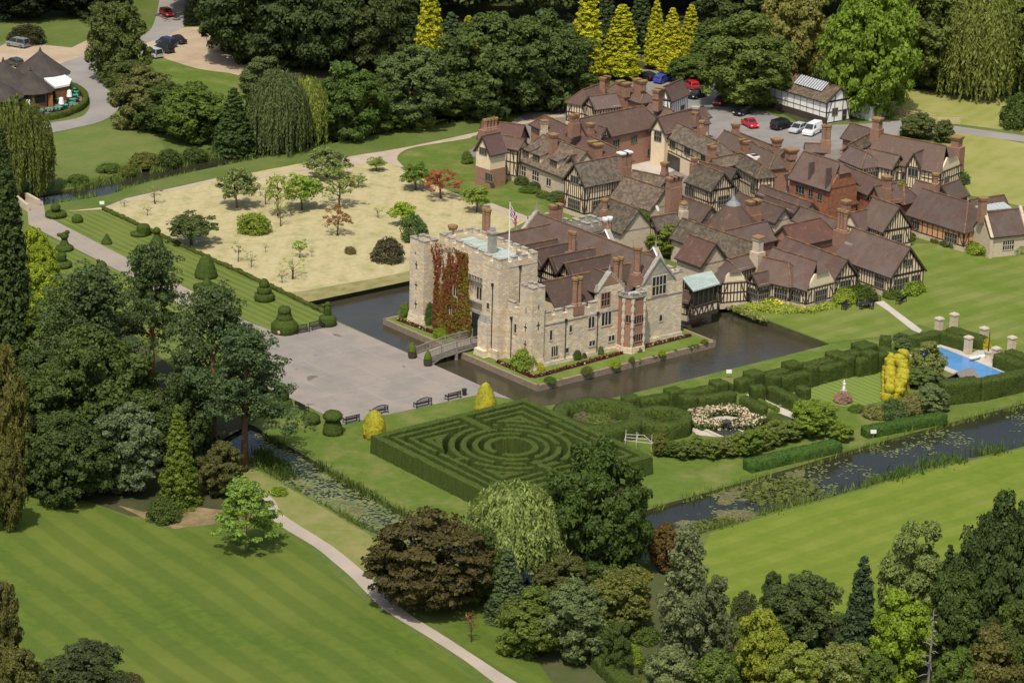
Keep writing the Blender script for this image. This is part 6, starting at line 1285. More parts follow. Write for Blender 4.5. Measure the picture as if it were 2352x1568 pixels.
def make_conifer(seed, kind='conifer', H_=14., W_=6., levels=26, droop=.25, pw=.85, size=.19, per=72, up=.2, cl=.1):
    r = np.random.default_rng(seed); C_ = []; R_ = []
    for i in range(levels):
        t = .05+.95*i/(levels-1); rad = W_*.5*(1-t)**pw*r.uniform(.86, 1.06)+.12; z = H_*t; k = max(3, int(2+rad*4.2))
        for j in range(k):
            a = 2*math.pi*(j+r.uniform(0, .6))/k+i; rr = rad*r.uniform(.8, 1.08); C_.append((rr*math.cos(a)*.88, rr*math.sin(a)*.88, z-droop*rr+r.normal(0, .12))); R_.append(W_*cl*(.55+.6*(1-t))*r.uniform(.8, 1.2))
            if rad > .9: C_.append((rr*math.cos(a)*.5, rr*math.sin(a)*.5, z-droop*rr*.4)); R_.append(W_*cl*.8)
    C_ = np.array(C_); ctr = np.array((0, 0, H_*.4)); P_, N_ = fill(C_, R_, per, seed, .7, .5, up, ctr)
    proto(kind, trunk_mesh(H_*.9, W_*.03, []), crown_mesh('crown', P_, N_, size), H_, W_)
for s in (51, 52): make_conifer(s)
for s in (53, 54): make_conifer(s, 'cypress', 16, 4.6, 38, -.35, .62, .2, 62, .7, .115)
for s in (55, 56): make_conifer(s, 'cedar', 14, 11, 20, .12, .55, .34, 60, .6, .085)
def make_willow(seed, kind='willow'):
    H_, W_ = 10., 9.; r = np.random.default_rng(seed); n = 1000; d_ = fib(n, -.1, seed); f = lump(d_, seed, .25); S_ = d_*f[:, None]*np.array((W_*.42, W_*.42, H_*.42))*r.uniform(.5, 1.02, (n, 1))+np.array((0, 0, H_*.54))
    P_, N_ = [], []
    for s, dd_ in zip(S_, d_):
        L = min(r.uniform(1.2, 6.2), s[2]-.2); k = int(L*11)+5; z = np.linspace(0, L, k); o = 1-np.exp(-z*.8); p = np.stack([s[0]+dd_[0]*o*.45+r.normal(0, .07, k), s[1]+dd_[1]*o*.45+r.normal(0, .07, k), s[2]+.2-z], 1); P_.append(p); N_.append(np.tile(np.array((dd_[0], dd_[1], .35)), (k, 1)))
    P_, N_ = np.concatenate(P_), unit(np.concatenate(N_)); proto(kind, trunk_mesh(6.5, .35, limbs_to(S_, 2.5, 4.5, .14, 9, seed)), crown_mesh('crown', P_, N_, .125, jit=.6, aspect=2.6, tvec=np.array((0, 0, -1.))), H_, W_)
for s in (61, 62): make_willow(s)
def make_pine(seed):
    H_, W_ = 16., 9.; r = np.random.default_rng(seed); C_, R_, lm = [], [], []
    for i in range(60):
        t = r.uniform(.38, .98) if i > 10 else r.uniform(.85, 1.0); a = i*2.4+r.normal(0, .4); env = W_*.5*min(1, (1.03-t)*3.2)*(.75+.5*(t < .75)*r.random()); rr = env*math.sqrt(r.uniform(.12, 1.0)); z = H_*t
        c = np.array((rr*math.cos(a), rr*math.sin(a), z)); C_.append(c); R_.append(r.uniform(1.15, 2.0)); 
        if i % 2 == 0: lm.append((max(H_*.38, z-1.6-rr*.25), tuple(c-np.array((0, 0, .3))), .085))
    sub, sr = [], []
    for c, rc in zip(C_, R_):
        for _ in range(11): v = r.normal(0, 1, 3)*np.array((.6, .6, .22))*rc; sub.append(c+v); sr.append(rc*r.uniform(.32, .5))
    P_, N_ = fill(np.array(sub), sr, 50, seed, .55, .15, .7, np.array((0, 0, H_*.6)))
    proto('pine', trunk_mesh(H_*.97, .36, lm, (r.uniform(-.7, .7), r.uniform(-.7, .7)), .2), crown_mesh('crown', P_, N_, .19, jit=.7, aspect=1.3), H_, W_)
for s in (71, 72, 73): make_pine(s)
def make_sparse(seed, kind='sparse', n=26, per=42, size=.15, spread=1.):
    H_, W_ = 4.5, 4.5; r = np.random.default_rng(seed); d_ = fib(n, -.6, seed); C_ = d_*np.array((1.8*spread, 1.8*spread, 1.6))*r.uniform(.45, 1.15, (n, 1))+np.array((0, 0, 2.5)); R_ = r.uniform(.28, .62, n)
    P_, N_ = fill(C_, R_, per, seed, .75, .3, .4, np.array((0, 0, 2.5)), .2); proto(kind, trunk_mesh(2.6, .10, [(r.uniform(1.0, 2.2), tuple(c), .045) for c in C_[::2]], (r.uniform(-.3, .3), r.uniform(-.3, .3)), .4), crown_mesh('crown', P_, N_, size), H_, W_)
for s in (81, 82, 83): make_sparse(s)
for s in (84, 85): make_sparse(s, 'orchard', 48, 85, .16)
for s in (86, 87): make_sparse(s, 'thin', 14, 18, .13)
def make_layer(seed):   # light young tree with flat leafy sprays
    H_, W_ = 7., 8.; r = np.random.default_rng(seed); C_ = []
    for i in range(85):
        t = r.uniform(.22, 1); env = W_*.5*(1-abs(t-.42)*1.2) if t > .42 else W_*.5*(.72+t*.6); a = i*2.4; rr = env*math.sqrt(r.uniform(.1, 1)); C_.append((rr*math.cos(a), rr*math.sin(a), H_*t))
    C_ = np.array(C_); P_, N_ = fill(C_, r.uniform(.5, .95, 85), 120, seed, .35, .2, .9, np.array((0, 0, 3.))); proto('layer', trunk_mesh(6.2, .13, limbs_to(C_, 1.6, 4, .05, 14, seed)), crown_mesh('crown', P_, N_, .17), H_, W_)
make_layer(91)
def make_euc(seed):
    H_, W_ = 13., 8.5; r = np.random.default_rng(seed); C_ = []; R_ = []
    for i in range(190):
        t = r.uniform(.08, 1)**.9; env = W_*.5*(1-t*.78)*(.75+.35*math.sin(i*1.7)); a = i*2.4; rr = env*math.sqrt(r.uniform(.25, 1)); C_.append((rr*math.cos(a), rr*math.sin(a), H_*t)); R_.append(r.uniform(.38, .8))
    C_ = np.array(C_); P_, N_ = fill(C_, R_, 100, seed, 1.15, .4, .1, np.array((0, 0, 5.))); proto('euc', trunk_mesh(H_*.9, .3, limbs_to(C_, 3, 8, .1, 16, seed)), crown_mesh('crown', P_, N_, .19), H_, W_)
make_euc(95); make_euc(96)
def make_dead(seed):
    H_, W_ = 12., 4.; r = np.random.default_rng(seed); lm = []
    for i in range(34): z = H_*r.uniform(.2, .96); a = i*2.4; rr = (1-z/H_)*2.0+.3; lm.append((z, (rr*math.cos(a), rr*math.sin(a), z+r.uniform(-.2, .35)), .085))
    proto('dead', trunk_mesh(H_, .16, lm), None, H_, W_)
make_dead(97)
CNT = {}
def tree(kind, base, topy, wpx, color, label, cat='tree', name=None, var=None, rot=None, group=None, bark=(1, 1, 1), zb=0., hmin=.6):
    CNT[kind] = CNT.get(kind, -1)+1; P_ = PROTO[kind]; tm_, cm, H_, W_ = P_[(CNT[kind] if var is None else var) % len(P_)]
    if kind not in ('pine', 'layer', 'dead', 'sparse', 'thin', 'orchard', 'euc'): base = (base[0], base[1]-.12*min(wpx, 160))
    if kind in ('sparse', 'orchard', 'thin'): wpx *= 1.18; color = tuple(x*1.25 for x in color)
    q = G(*base, zb); h = max(zat(q, topy)-zb, hmin); wd = wpx/SCL(q); name = name or {'shrub': 'shrub', 'conifer': 'conifer_tree', 'cypress': 'cypress_tree', 'willow': 'willow_tree', 'pine': 'pine_tree', 'cedar': 'cedar_tree', 'beech': 'beech_tree', 'dead': 'dead_tree', 'euc': 'eucalyptus_tree'}.get(kind, 'tree')
    root = thing(name, label, cat, tuple(q), rot if rot is not None else (CNT[kind]*1.9) % 6.28, group); root.scale = (wd/W_, wd/W_, h/H_)
    t = bpy.data.objects.new('trunk', tm_); COL.objects.link(t); t.parent = root; t.color = (*bark, 1)
    if cm: c = bpy.data.objects.new('crown' if cat != 'shrub' else 'foliage', cm); COL.objects.link(c); c.parent = root; c.color = (*color, 1)
    return root
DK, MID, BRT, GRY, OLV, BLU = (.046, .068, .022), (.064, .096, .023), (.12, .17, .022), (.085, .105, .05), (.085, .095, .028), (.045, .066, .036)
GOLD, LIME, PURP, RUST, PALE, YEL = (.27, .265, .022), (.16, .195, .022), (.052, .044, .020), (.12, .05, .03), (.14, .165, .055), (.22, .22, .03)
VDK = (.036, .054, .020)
PB = (2.2, 1.35, 1.05)
T = tree
# left: Scots pines and the dark belt behind them
T('pine', (350, 895), 572, 150, (.058, .082, .042), 'tall scots pine with a bare reddish trunk standing against the drive', var=0, bark=PB)
T('pine', (491, 1028), 672, 178, (.056, .08, .042), 'scots pine whose layered crown overlaps the west edge of the forecourt drive', var=1, bark=PB)
T('pine', (561, 1082), 770, 185, (.052, .078, .045), 'scots pine with a long branch reaching over the forecourt paving', var=2, bark=(1.4, 1.1, 1.))
T('pine', (205, 960), 628, 205, (.055, .078, .04), 'broad scots pine crown at the left behind the tallest pine', var=1, bark=PB, rot=2.5)
T('cypress', (32, 880), 385, 105, VDK, 'very dark tall columnar tree cut by the left edge of the photo', name='columnar_tree')
T('cypress', (12, 620), 300, 70, VDK, 'dark columnar tree at the left edge below the weeping willow', name='columnar_tree')
T('willow', (45, 462), 232, 165, (.078, .092, .028), 'weeping willow at the left edge beside the outer river and bridge')
T('broad', (85, 690), 535, 85, LIME, 'yellow green tree beside the dark column at the left edge')
T('broad', (110, 760), 600, 95, (.15, .19, .025), 'second yellow green tree, lower, at the left below the drive')
T('broad', (150, 900), 690, 150, (.06, .085, .02), 'olive green tree under the broad pine at the left')
T('oak', (225, 1060), 790, 235, DK, 'large dark broadleaf tree directly below the broad pine crown')
T('broad', (80, 1110), 900, 190, DK, 'dark round broadleaf tree near the left edge above the park lawn')
T('oak', (165, 1165), 960, 200, (.038, .058, .02), 'dark broadleaf tree whose foot meets the park lawn at the left')
T('broad', (20, 1150), 820, 105, (.09, .085, .03), 'brownish green tree cut by the left edge above the lawn')
T('broad', (20, 1230), 1010, 90, (.07, .07, .025), 'bronze tinged tree at the left edge of the lawn')
T('broad', (330, 1080), 905, 160, DK, 'dark tree filling the gap behind the silvery tree')
T('broad', (440, 1085), 890, 120, VDK, 'dark bushy tree below the reddish pine trunk beside the footbridge')
T('broad', (120, 1010), 800, 170, VDK, 'very dark tree in the shade at the left middle')
T('grey', (297, 1150), 933, 148, (.085, .11, .075), 'silvery grey green round tree at the edge of the park lawn')
T('conifer', (412, 1170), 932, 105, (.085, .115, .022), 'light green conical tree beside the silvery tree')
T('shrub', (378, 1203), 1145, 80, (.05, .075, .022), 'round dark evergreen bush on the bare mulch at the lawn edge', 'shrub')
T('fine', (508, 1150), 1025, 110, (.07, .072, .03), 'brownish thicket tree below the pine trunk by the path')
T('layer', (565, 1264), 1108, 172, (.115, .17, .045), 'single light green young tree with a pale trunk on the park lawn', bark=(3.2, 3.2, 3.))
T('fine', (430, 1000), 860, 110, VDK, 'dark shrubby tree between the first and second pine trunks')
T('shrub', (545, 1185), 1140, 70, BRT, 'light green sapling bush at the start of the park path', 'shrub')
T('shrub', (640, 1140), 1118, 40, BRT, 'small bright green sapling between the path and the lily canal', 'shrub')
# bottom left corner
T('fine', (195, 1670), 1475, 200, (.042, .055, .028), 'dark twiggy tree at the bottom edge of the park lawn')
T('broad', (8, 1620), 1330, 100, (.075, .075, .03), 'bronze green tree cut by the lower left corner')
T('broad', (30, 1700), 1500, 130, (.08, .08, .03), 'lowest bronze tree in the bottom left corner')
T('shrub', (300, 1580), 1545, 60, (.07, .065, .03), 'low brown scrub at the bottom edge right of the twiggy tree', 'shrub')
# bottom middle
T('beech', (975, 1412), 1180, 300, PURP, 'wide bronze purple copper beech beside the park path')
T('willow', (1176, 1350), 1086, 252, (.15, .185, .08), 'pale weeping willow in front of the near corner of the maze')
T('oak', (1372, 1338), 1062, 215, (.042, .068, .018), 'large dark green tree covering the right corner of the maze')
T('dead', (1320, 1325), 1095, 120, DK, 'grey bare branched tree in front of the dark tree at the maze', bark=(2.6, 2.5, 2.3))
T('broad', (1105, 1400), 1240, 100, DK, 'dark tree in shade between the copper beech and the willow')
T('conifer', (1165, 1432), 1262, 115, (.06, .085, .05), 'blue green conifer at the foot of the weeping willow')
T('fine', (1290, 1400), 1285, 130, (.065, .07, .028), 'brownish shrubby tree in the shade below the dark maze tree')
T('broad', (1225, 1516), 1368, 165, (.07, .095, .022), 'small leaning broadleaf tree with a visible dark trunk near the bottom path')
T('grey', (1320, 1535), 1352, 125, (.09, .115, .065), 'grey green bushy conifer right of the small leaning tree')
T('thin', (1082, 1474), 1395, 48, (.11, .05, .03), 'red leaved sapling on the lawn beside the bottom path')
T('fine', (1430, 1470), 1310, 150, (.095, .105, .035), 'olive yellow tree left of the tall grey eucalyptus')
T('broad', (1524, 1320), 1203, 85, (.085, .058, .024), 'rust red tinged small tree at the corner of the canal')
T('euc', (1570, 1520), 1222, 185, (.10, .115, .075), 'tall grey green eucalyptus with forked tops in the bottom thicket')
T('euc', (1640, 1500), 1330, 120, (.085, .1, .06), 'smaller grey green eucalyptus at the right of the tall forked one')
T('shrub', (1705, 1425), 1365, 65, (.05, .06, .03), 'small dark bush on the bank lawn edge right of the eucalyptus', 'shrub')
T('fine', (1838, 1515), 1318, 180, (.055, .075, .032), 'rounded hawthorn tree in the middle of the bottom right thicket')
T('broad', (1768, 1420), 1320, 45, (.05, .07, .03), 'slim dark tree top just left of the rounded hawthorn')
T('conifer', (1968, 1560), 1280, 125, (.035, .055, .032), 'dark pointed conifer standing against the bright bank lawn')
T('broad', (2085, 1470), 1242, 150, (.115, .145, .06), 'pale leaved tree right of the dark pointed conifer')
T('broad', (2060, 1580), 1375, 140, BRT, 'fresh green leafy tree at the bottom below the pale leaved one')
T('conifer', (2165, 1500), 1255, 90, (.035, .05, .025), 'slim dark tree between the pale leaved tree and the right hand mass')
T('oak', (2290, 1540), 1165, 210, VDK, 'huge very dark tree at the right edge of the bottom thicket')
T('broad', (2185, 1560), 1310, 150, DK, 'dark tree in front of the huge one at lower right')
T('broad', (2330, 1640), 1400, 130, (.05, .07, .018), 'leafy dark green tree in the lower right corner')
T('broad', (2270, 1660), 1480, 140, (.085, .08, .03), 'bronze green tree at the bottom edge near the right corner')
T('dead', (2127, 1640), 1400, 85, DK, 'thin dead tree with bare grey twigs at the bottom right', bark=(2.0, 2.5, 3.1))
T('broad', (1745, 1600), 1412, 120, (.15, .17, .028), 'yellow green round tree at the bottom below the hawthorn')
T('grey', (1530, 1640), 1492, 115, (.11, .13, .075), 'grey leaved bush at the bottom edge below the eucalyptus')
T('broad', (1640, 1640), 1500, 120, (.075, .105, .03), 'mid green bush at the bottom edge beside the yellow green one')
T('fine', (1820, 1650), 1490, 130, (.14, .165, .04), 'light green bush top at the bottom edge, centre right')
T('fine', (1925, 1650), 1480, 140, (.12, .14, .05), 'pale green bush top at the bottom edge below the dark conifer')
T('broad', (1420, 1560), 1440, 60, DK, 'small dark evergreen beside the bottom hedge bank')
T('shrub', (1480, 1480), 1440, 70, (.06, .085, .025), 'low green shrub in the bottom thicket clearing', 'shrub')
T('shrub', (1460, 1340), 1300, 70, (.14, .14, .03), 'yellowish shrub at the canal corner below the dark maze tree', 'shrub')
T('broad', (1380, 1400), 1310, 90, DK, 'dark shrub tree just below the canal corner')
T('shrub', (1690, 1560), 1500, 90, MID, 'green shrub mound at the bottom between grey and yellow bushes', 'shrub')
T('shrub', (1590, 1570), 1525, 90, BLU, 'bluish low shrub mound at the foot of the eucalyptus', 'shrub')
T('fine', (2000, 1640), 1500, 110, MID, 'mid green bush at the bottom edge left of the dead tree')
T('broad', (2190, 1660), 1500, 110, MID, 'green bush at the bottom edge right of the dead tree')
for i, (x, y, yt, w_, c_) in enumerate(((1265, 1470, 1425, 70, OLV), (1340, 1440, 1390, 60, DK), (1395, 1470, 1425, 55, MID), (1450, 1530, 1480, 60, BRT), (1500, 1560, 1505, 70, DK), (1430, 1430, 1385, 50, OLV), (1700, 1480, 1440, 60, MID), (1300, 1385, 1345, 60, DK), (1470, 1590, 1550, 60, OLV), (1700, 1640, 1570, 90, DK), (1580, 1640, 1570, 80, MID))): T('shrub', (x, y), yt, w_, c_, 'undergrowth shrub among the trees of the bottom thicket', 'shrub', group='undergrowth shrubs in the bottom thicket')
# orchard
for a in (
 ('orchard', (545, 478), 384, 88, GRY, 'grey green round crowned fruit tree at the top left of the orchard'), ('sparse', (638, 497), 392, 80, PALE, 'thin pale fruit tree left of the brightest orchard tree'),
 ('orchard', (694, 482), 398, 84, (.12, .165, .04), 'bright green dense fruit tree in the middle of the orchard'), ('orchard', (750, 408), 342, 98, GRY, 'pale grey green fruit tree at the orchard edge by the gravel path'),
 ('sparse', (778, 478), 378, 100, (.10, .12, .045), 'wide sparse fruit tree with a visible trunk below the path side tree'), ('sparse', (822, 430), 398, 45, MID, 'little low branching fruit tree right of the wide sparse one'),
 ('orchard', (864, 393), 360, 40, (.11, .14, .04), 'small neat tree beside the path junction'), ('orchard', (955, 436), 374, 68, MID, 'dark green fruit tree next to the red leaved tree'),
 ('sparse', (1012, 457), 383, 92, (.16, .05, .035), 'red leaved tree at the top right of the orchard'), ('orchard', (1095, 487), 425, 62, (.10, .135, .03), 'green fruit tree at the orchard corner by the west lawn'),
 ('sparse', (775, 541), 472, 66, (.13, .065, .035), 'rusty red leaved small tree in the middle of the orchard'), ('orchard', (925, 518), 463, 60, BRT, 'light green fruit tree behind the castle corner tower'),
 ('orchard', (440, 563), 490, 112, (.045, .058, .025), 'dark spreading fruit tree near the striped lawn hedge'), ('thin', (547, 602), 550, 36, DK, 'small dark upright tree at the lower orchard'),
 ('thin', (577, 614), 575, 38, MID, 'small wispy tree right of the dark upright one'), ('sparse', (688, 592), 545, 36, BRT, 'slender light green tree behind the pale weeping one'),
 ('thin', (672, 640), 582, 80, PALE, 'pale thin drooping tree near the moat corner of the orchard'), ('thin', (648, 650), 618, 30, MID, 'tiny sapling closest to the striped lawn hedge'),
 ('thin', (356, 468), 425, 52, GRY, 'small leaning fruit tree at the far left of the orchard by the path'), ('thin', (285, 475), 456, 26, DK, 'tiny dark sapling near the white sign post'),
 ('thin', (338, 495), 468, 30, GRY, 'tiny grey sapling at the left end of the orchard'), ('thin', (610, 470), 420, 50, GRY, 'faint grey fruit tree between the two largest round crowns'),
 ('thin', (645, 520), 440, 46, PALE, 'faint pale tree in front of the brightest orchard tree'), ('thin', (868, 500), 468, 34, PALE, 'faint sapling left of the light green fruit tree'),
 ('thin', (610, 580), 556, 18, MID, 'tiny sapling right of the dark upright tree'), ('thin', (716, 590), 562, 16, MID, 'tiny sapling near the slender light green tree')): T(*a, bark=(1.3, 1.2, 1.1))
for a in (('shrub', (585, 543), 489, 80, (.125, .165, .03), 'round bright green bush alone in the hay orchard'), ('shrub', (890, 608), 544, 76, (.055, .05, .035), 'dark purplish round bush in the orchard near the castle'),
 ('shrub', (956, 562), 500, 64, (.055, .085, .035), 'dark green bush beside the castle corner tower in the orchard'), ('shrub', (805, 586), 566, 28, (.12, .09, .045), 'tiny brown bush in the orchard near the purplish one')): T(*a, 'shrub')
# castle island and moat walls
for a in (('shrub', ca(930, 1330), ca(0, 1150)[1], 62, (.13, .17, .03), 'bright green rounded shrub at the foot of the south west castle tower'), ('shrub', ca(1062, 1325), ca(0, 1265)[1], 20, (.28, .26, .03), 'small golden ball shrub below the castle tower corner'),
 ('shrub', ca(220, 985), ca(0, 800)[1], 34, (.05, .085, .03), 'tall dark evergreen shrub between the north west tower and the creeper'), ('shrub', ca(35, 925), ca(0, 810)[1], 30, (.10, .14, .03), 'bright shrub at the outer foot of the north west castle tower'),
 ('shrub', ca(305, 1085), ca(0, 1010)[1], 36, BRT, 'light green shrub on the island beside the bridge end'), ('shrub', ca(1325, 1245), ca(0, 1160)[1], 26, DK, 'dark climbing shrub on the south castle wall under the windows'),
 ('shrub', ca(1385, 1230), ca(0, 1185)[1], 14, BLU, 'small grey shrub on the south castle wall next to the dark climber'), ('shrub', ca(1510, 1205), ca(0, 1145)[1], 16, GRY, 'greyish wall shrub left of the stair turret'),
 ('shrub', ca(1695, 1180), ca(0, 1110)[1], 16, MID, 'slim wall shrub at the corner of the brick stair turret'), ('shrub', ca(1795, 1185), ca(0, 1135)[1], 20, GRY, 'low shrub in front of the brick stair turret'),
 ('shrub', ca(1895, 1100), ca(0, 1050)[1], 14, MID, 'dark wall shrub right of the stair turret'), ('shrub', ca(2040, 1060), ca(0, 1015)[1], 12, DK, 'small dark plant at the south east castle corner'),
 ('shrub', ca(1130, 1420), ca(0, 1365)[1], 30, MID, 'green plant tuft on the moat wall at the island corner'), ('shrub', ca(1400, 1355), ca(0, 1295)[1], 30, OLV, 'brownish plant tuft hanging on the south island wall'),
 ('shrub', ca(1615, 1305), ca(0, 1245)[1], 28, LIME, 'yellow green plant tuft on the south island wall'), ('shrub', ca(1970, 1215), ca(0, 1165)[1], 18, LIME, 'small yellow green tuft on the south island wall by the turret'),
 ('shrub', ca(1740, 1265), ca(0, 1220)[1], 16, OLV, 'olive tuft on the island wall below the turret'), ('shrub', ca(2290, 1125), ca(0, 1095)[1], 20, OLV, 'low tuft at the east point of the castle island wall')): T(*a, 'shrub')
for i in range(16):
    x = rnd.uniform(-2, 27); q = (x+rnd.uniform(-.4, .4), -5.35+x*.021); px_ = PX((q[0], q[1], -.2)); T('shrub', px_, px_[1]-rnd.uniform(4, 9), rnd.uniform(9, 18), rnd.choice((MID, OLV, BRT)), 'small weed tuft growing on the south wall of the castle island', 'shrub', name='wall_plant', zb=-.2, hmin=.3, group='weed tufts along the island wall')
# ivy and tree in the village
T('fine', z3(110, 1060), z3(0, 790)[1], 100, (.115, .145, .026), 'bright green magnolia tree in the yard behind the castle', zb=0.)
T('broad', z3(-60, 960), z3(0, 700)[1]-8, 46, (.075, .115, .022), 'ivy covered gable wall behind the castle roof', 'climbing plant', name='ivy_wall')
T('shrub', z3(50, 1120), z3(0, 1040)[1], 46, GRY, 'grey shrub between the castle and the low lean-to roof', 'shrub')
for a in ((z3(700, 1370), z3(0, 1285)[1], 55, MID, 'green shrubs at the moat corner by the moat side cottage'), (z3(800, 1385), z3(0, 1320)[1], 46, DK, 'dark shrub under the small projecting cottage wing'), (z3(930, 1400), z3(0, 1320)[1], 50, (.10, .13, .03), 'green shrub behind the yellow flowers left of the bay'),
 (z3(1180, 1400), z3(0, 1310)[1], 50, (.11, .085, .035), 'reddish climber below the half hipped cottage window'), (z3(1330, 1400), z3(0, 1290)[1], 60, OLV, 'bronze shrub left of the bright green garden shrub'), (z3(1510, 1410), z3(0, 1290)[1], 88, (.15, .19, .03), 'bright yellow green shrub by the garden bench'),
 (z3(1640, 1395), z3(0, 1255)[1], 80, (.045, .068, .014), 'round clipped dark shrub beside the garden table set'), (z3(1630, 1270), z3(0, 1180)[1], 30, VDK, 'dark climber at the stone chimney of the timbered hall'), (z3(1890, 1370), z3(0, 1290)[1], 45, MID, 'rose bush at the corner of the timbered hall'),
 (z3(2010, 1345), z3(0, 1210)[1], 62, (.13, .18, .03), 'large bright shrub against the timbered hall gable'), (z3(2090, 1320), z3(0, 1215)[1], 44, (.12, .17, .03), 'bright shrub at the far corner of the hall gable'), (z3(1840, 880), z3(0, 830)[1], 60, MID, 'creeper bushes below the timbered gable cottage'),
 (z3(2000, 920), z3(0, 825)[1], 46, (.09, .10, .035), 'olive bush beside the timbered gable cottage door'), (z3(1010, 950), z3(0, 830)[1], 34, BRT, 'bright bush growing between the tiled roofs behind the chimney'), (z3(1300, 960), z3(0, 910)[1], 32, MID, 'small shrub in the yard below the orange patched roof')): T('shrub', *a, 'shrub')
for a in ((z4(1240, 1290), z4(0, 1215)[1], 40, (.075, .07, .03), 'dark rose shrub at the ochre cottage corner'), (z4(1360, 1330), z4(0, 1240)[1], 55, DK, 'dark shrub under the ochre cottage window'), (z4(1480, 1350), z4(0, 1230)[1], 62, MID, 'green climber shrub left of the rubble stone gable'),
 (z4(1620, 1400), z4(0, 1270)[1], 70, (.14, .18, .03), 'bright vine in front of the rubble stone gable'), (z4(1760, 1385), z4(0, 1290)[1], 64, (.15, .19, .03), 'bright vine below the stone cottage window'), (z4(1920, 1380), z4(0, 1260)[1], 70, (.13, .175, .03), 'bright vine at the right edge below the stone cottage'),
 (z4(1430, 770), z4(0, 640)[1], 50, (.06, .085, .035), 'grey green shrub at the foot of the tall end stack'), (z4(950, 790), z4(0, 700)[1], 40, (.15, .17, .03), 'golden shrub in the courtyard garden by the grey house'), (z4(740, 700), z4(0, 620)[1], 60, MID, 'leafy shrub in front of the grey house wing'), (z4(1140, 740), z4(0, 650)[1], 30, DK, 'dark shrub by the timbered gablet window'),
 (z4(1280, 760), z4(0, 690)[1], 30, (.09, .06, .03), 'reddish low shrub beside the tall end stack')): T('shrub', *a, 'shrub')
for a in ((z2(390, 780), z2(0, 700)[1], 46, (.10, .13, .03), 'grassy shrub at the foot of the white gabled house'), (z2(615, 780), z2(0, 690)[1], 36, (.06, .085, .03), 'round dark green shrub below the timbered bay'), (z2(720, 810), z2(0, 740)[1], 34, DK, 'dark shrub against the long stone range'), (z2(690, 850), z2(0, 790)[1], 50, MID, 'low border plants on the west lawn'),
 (z2(810, 890), z2(0, 830)[1], 42, (.075, .1, .03), 'border shrub below the dormered stone range'), (z2(915, 920), z2(0, 820)[1], 52, (.065, .09, .035), 'larger dark green shrub below the crisscross gable house'), (z2(985, 970), z2(0, 895)[1], 28, (.14, .03, .03), 'small dark red shrub beside the stone buttress'), (z2(145, 600), z2(0, 480)[1], 30, (.085, .11, .03), 'climber on the left wall of the white gabled house')): T('shrub', *a, 'shrub')
# right hand gardens
for a in (('fine', gd(2000, 985), gd(0, 705)[1], 110, (.12, .165, .03), 'large bright wisteria mound between the rose garden and bowling lawn'), ('fine', gd(2200, 1000), gd(0, 850)[1], 60, (.12, .16, .03), 'smaller bright wisteria mound right of the large one')): T(*a, 'shrub', name='shrub')
for i, (x, y, yt, wpx, col, lb_) in enumerate(((940, 1100, 960, 36, OLV, 'nearest the white poles'), (1020, 1105, 985, 40, MID, 'second from the white poles'), (1110, 1125, 975, 44, (.09, .12, .035), 'third from the white poles'), (1200, 1110, 955, 46, (.105, .13, .04), 'in front of the fountain, left'), (1300, 1120, 965, 46, (.10, .13, .04), 'straight in front of the fountain'), (1400, 1110, 950, 48, (.12, .135, .05), 'in front of the fountain, right'),
  (1490, 1100, 935, 46, (.11, .14, .035), 'behind the left end of the laurel hedge'), (1570, 1105, 900, 50, (.09, .13, .03), 'with yellow shoots behind the laurel hedge'), (1650, 1060, 880, 50, (.11, .14, .04), 'behind the middle of the laurel hedge'), (1740, 1030, 850, 50, (.105, .13, .045), 'left of the big wisteria mound'), (1840, 1000, 840, 54, (.10, .13, .04), 'touching the big wisteria mound'))):
    T('fine', gd(x, y), gd(0, yt)[1], wpx*1.15, col, 'rose covered pergola bush '+lb_, 'shrub', name='climbing_rose', var=i)
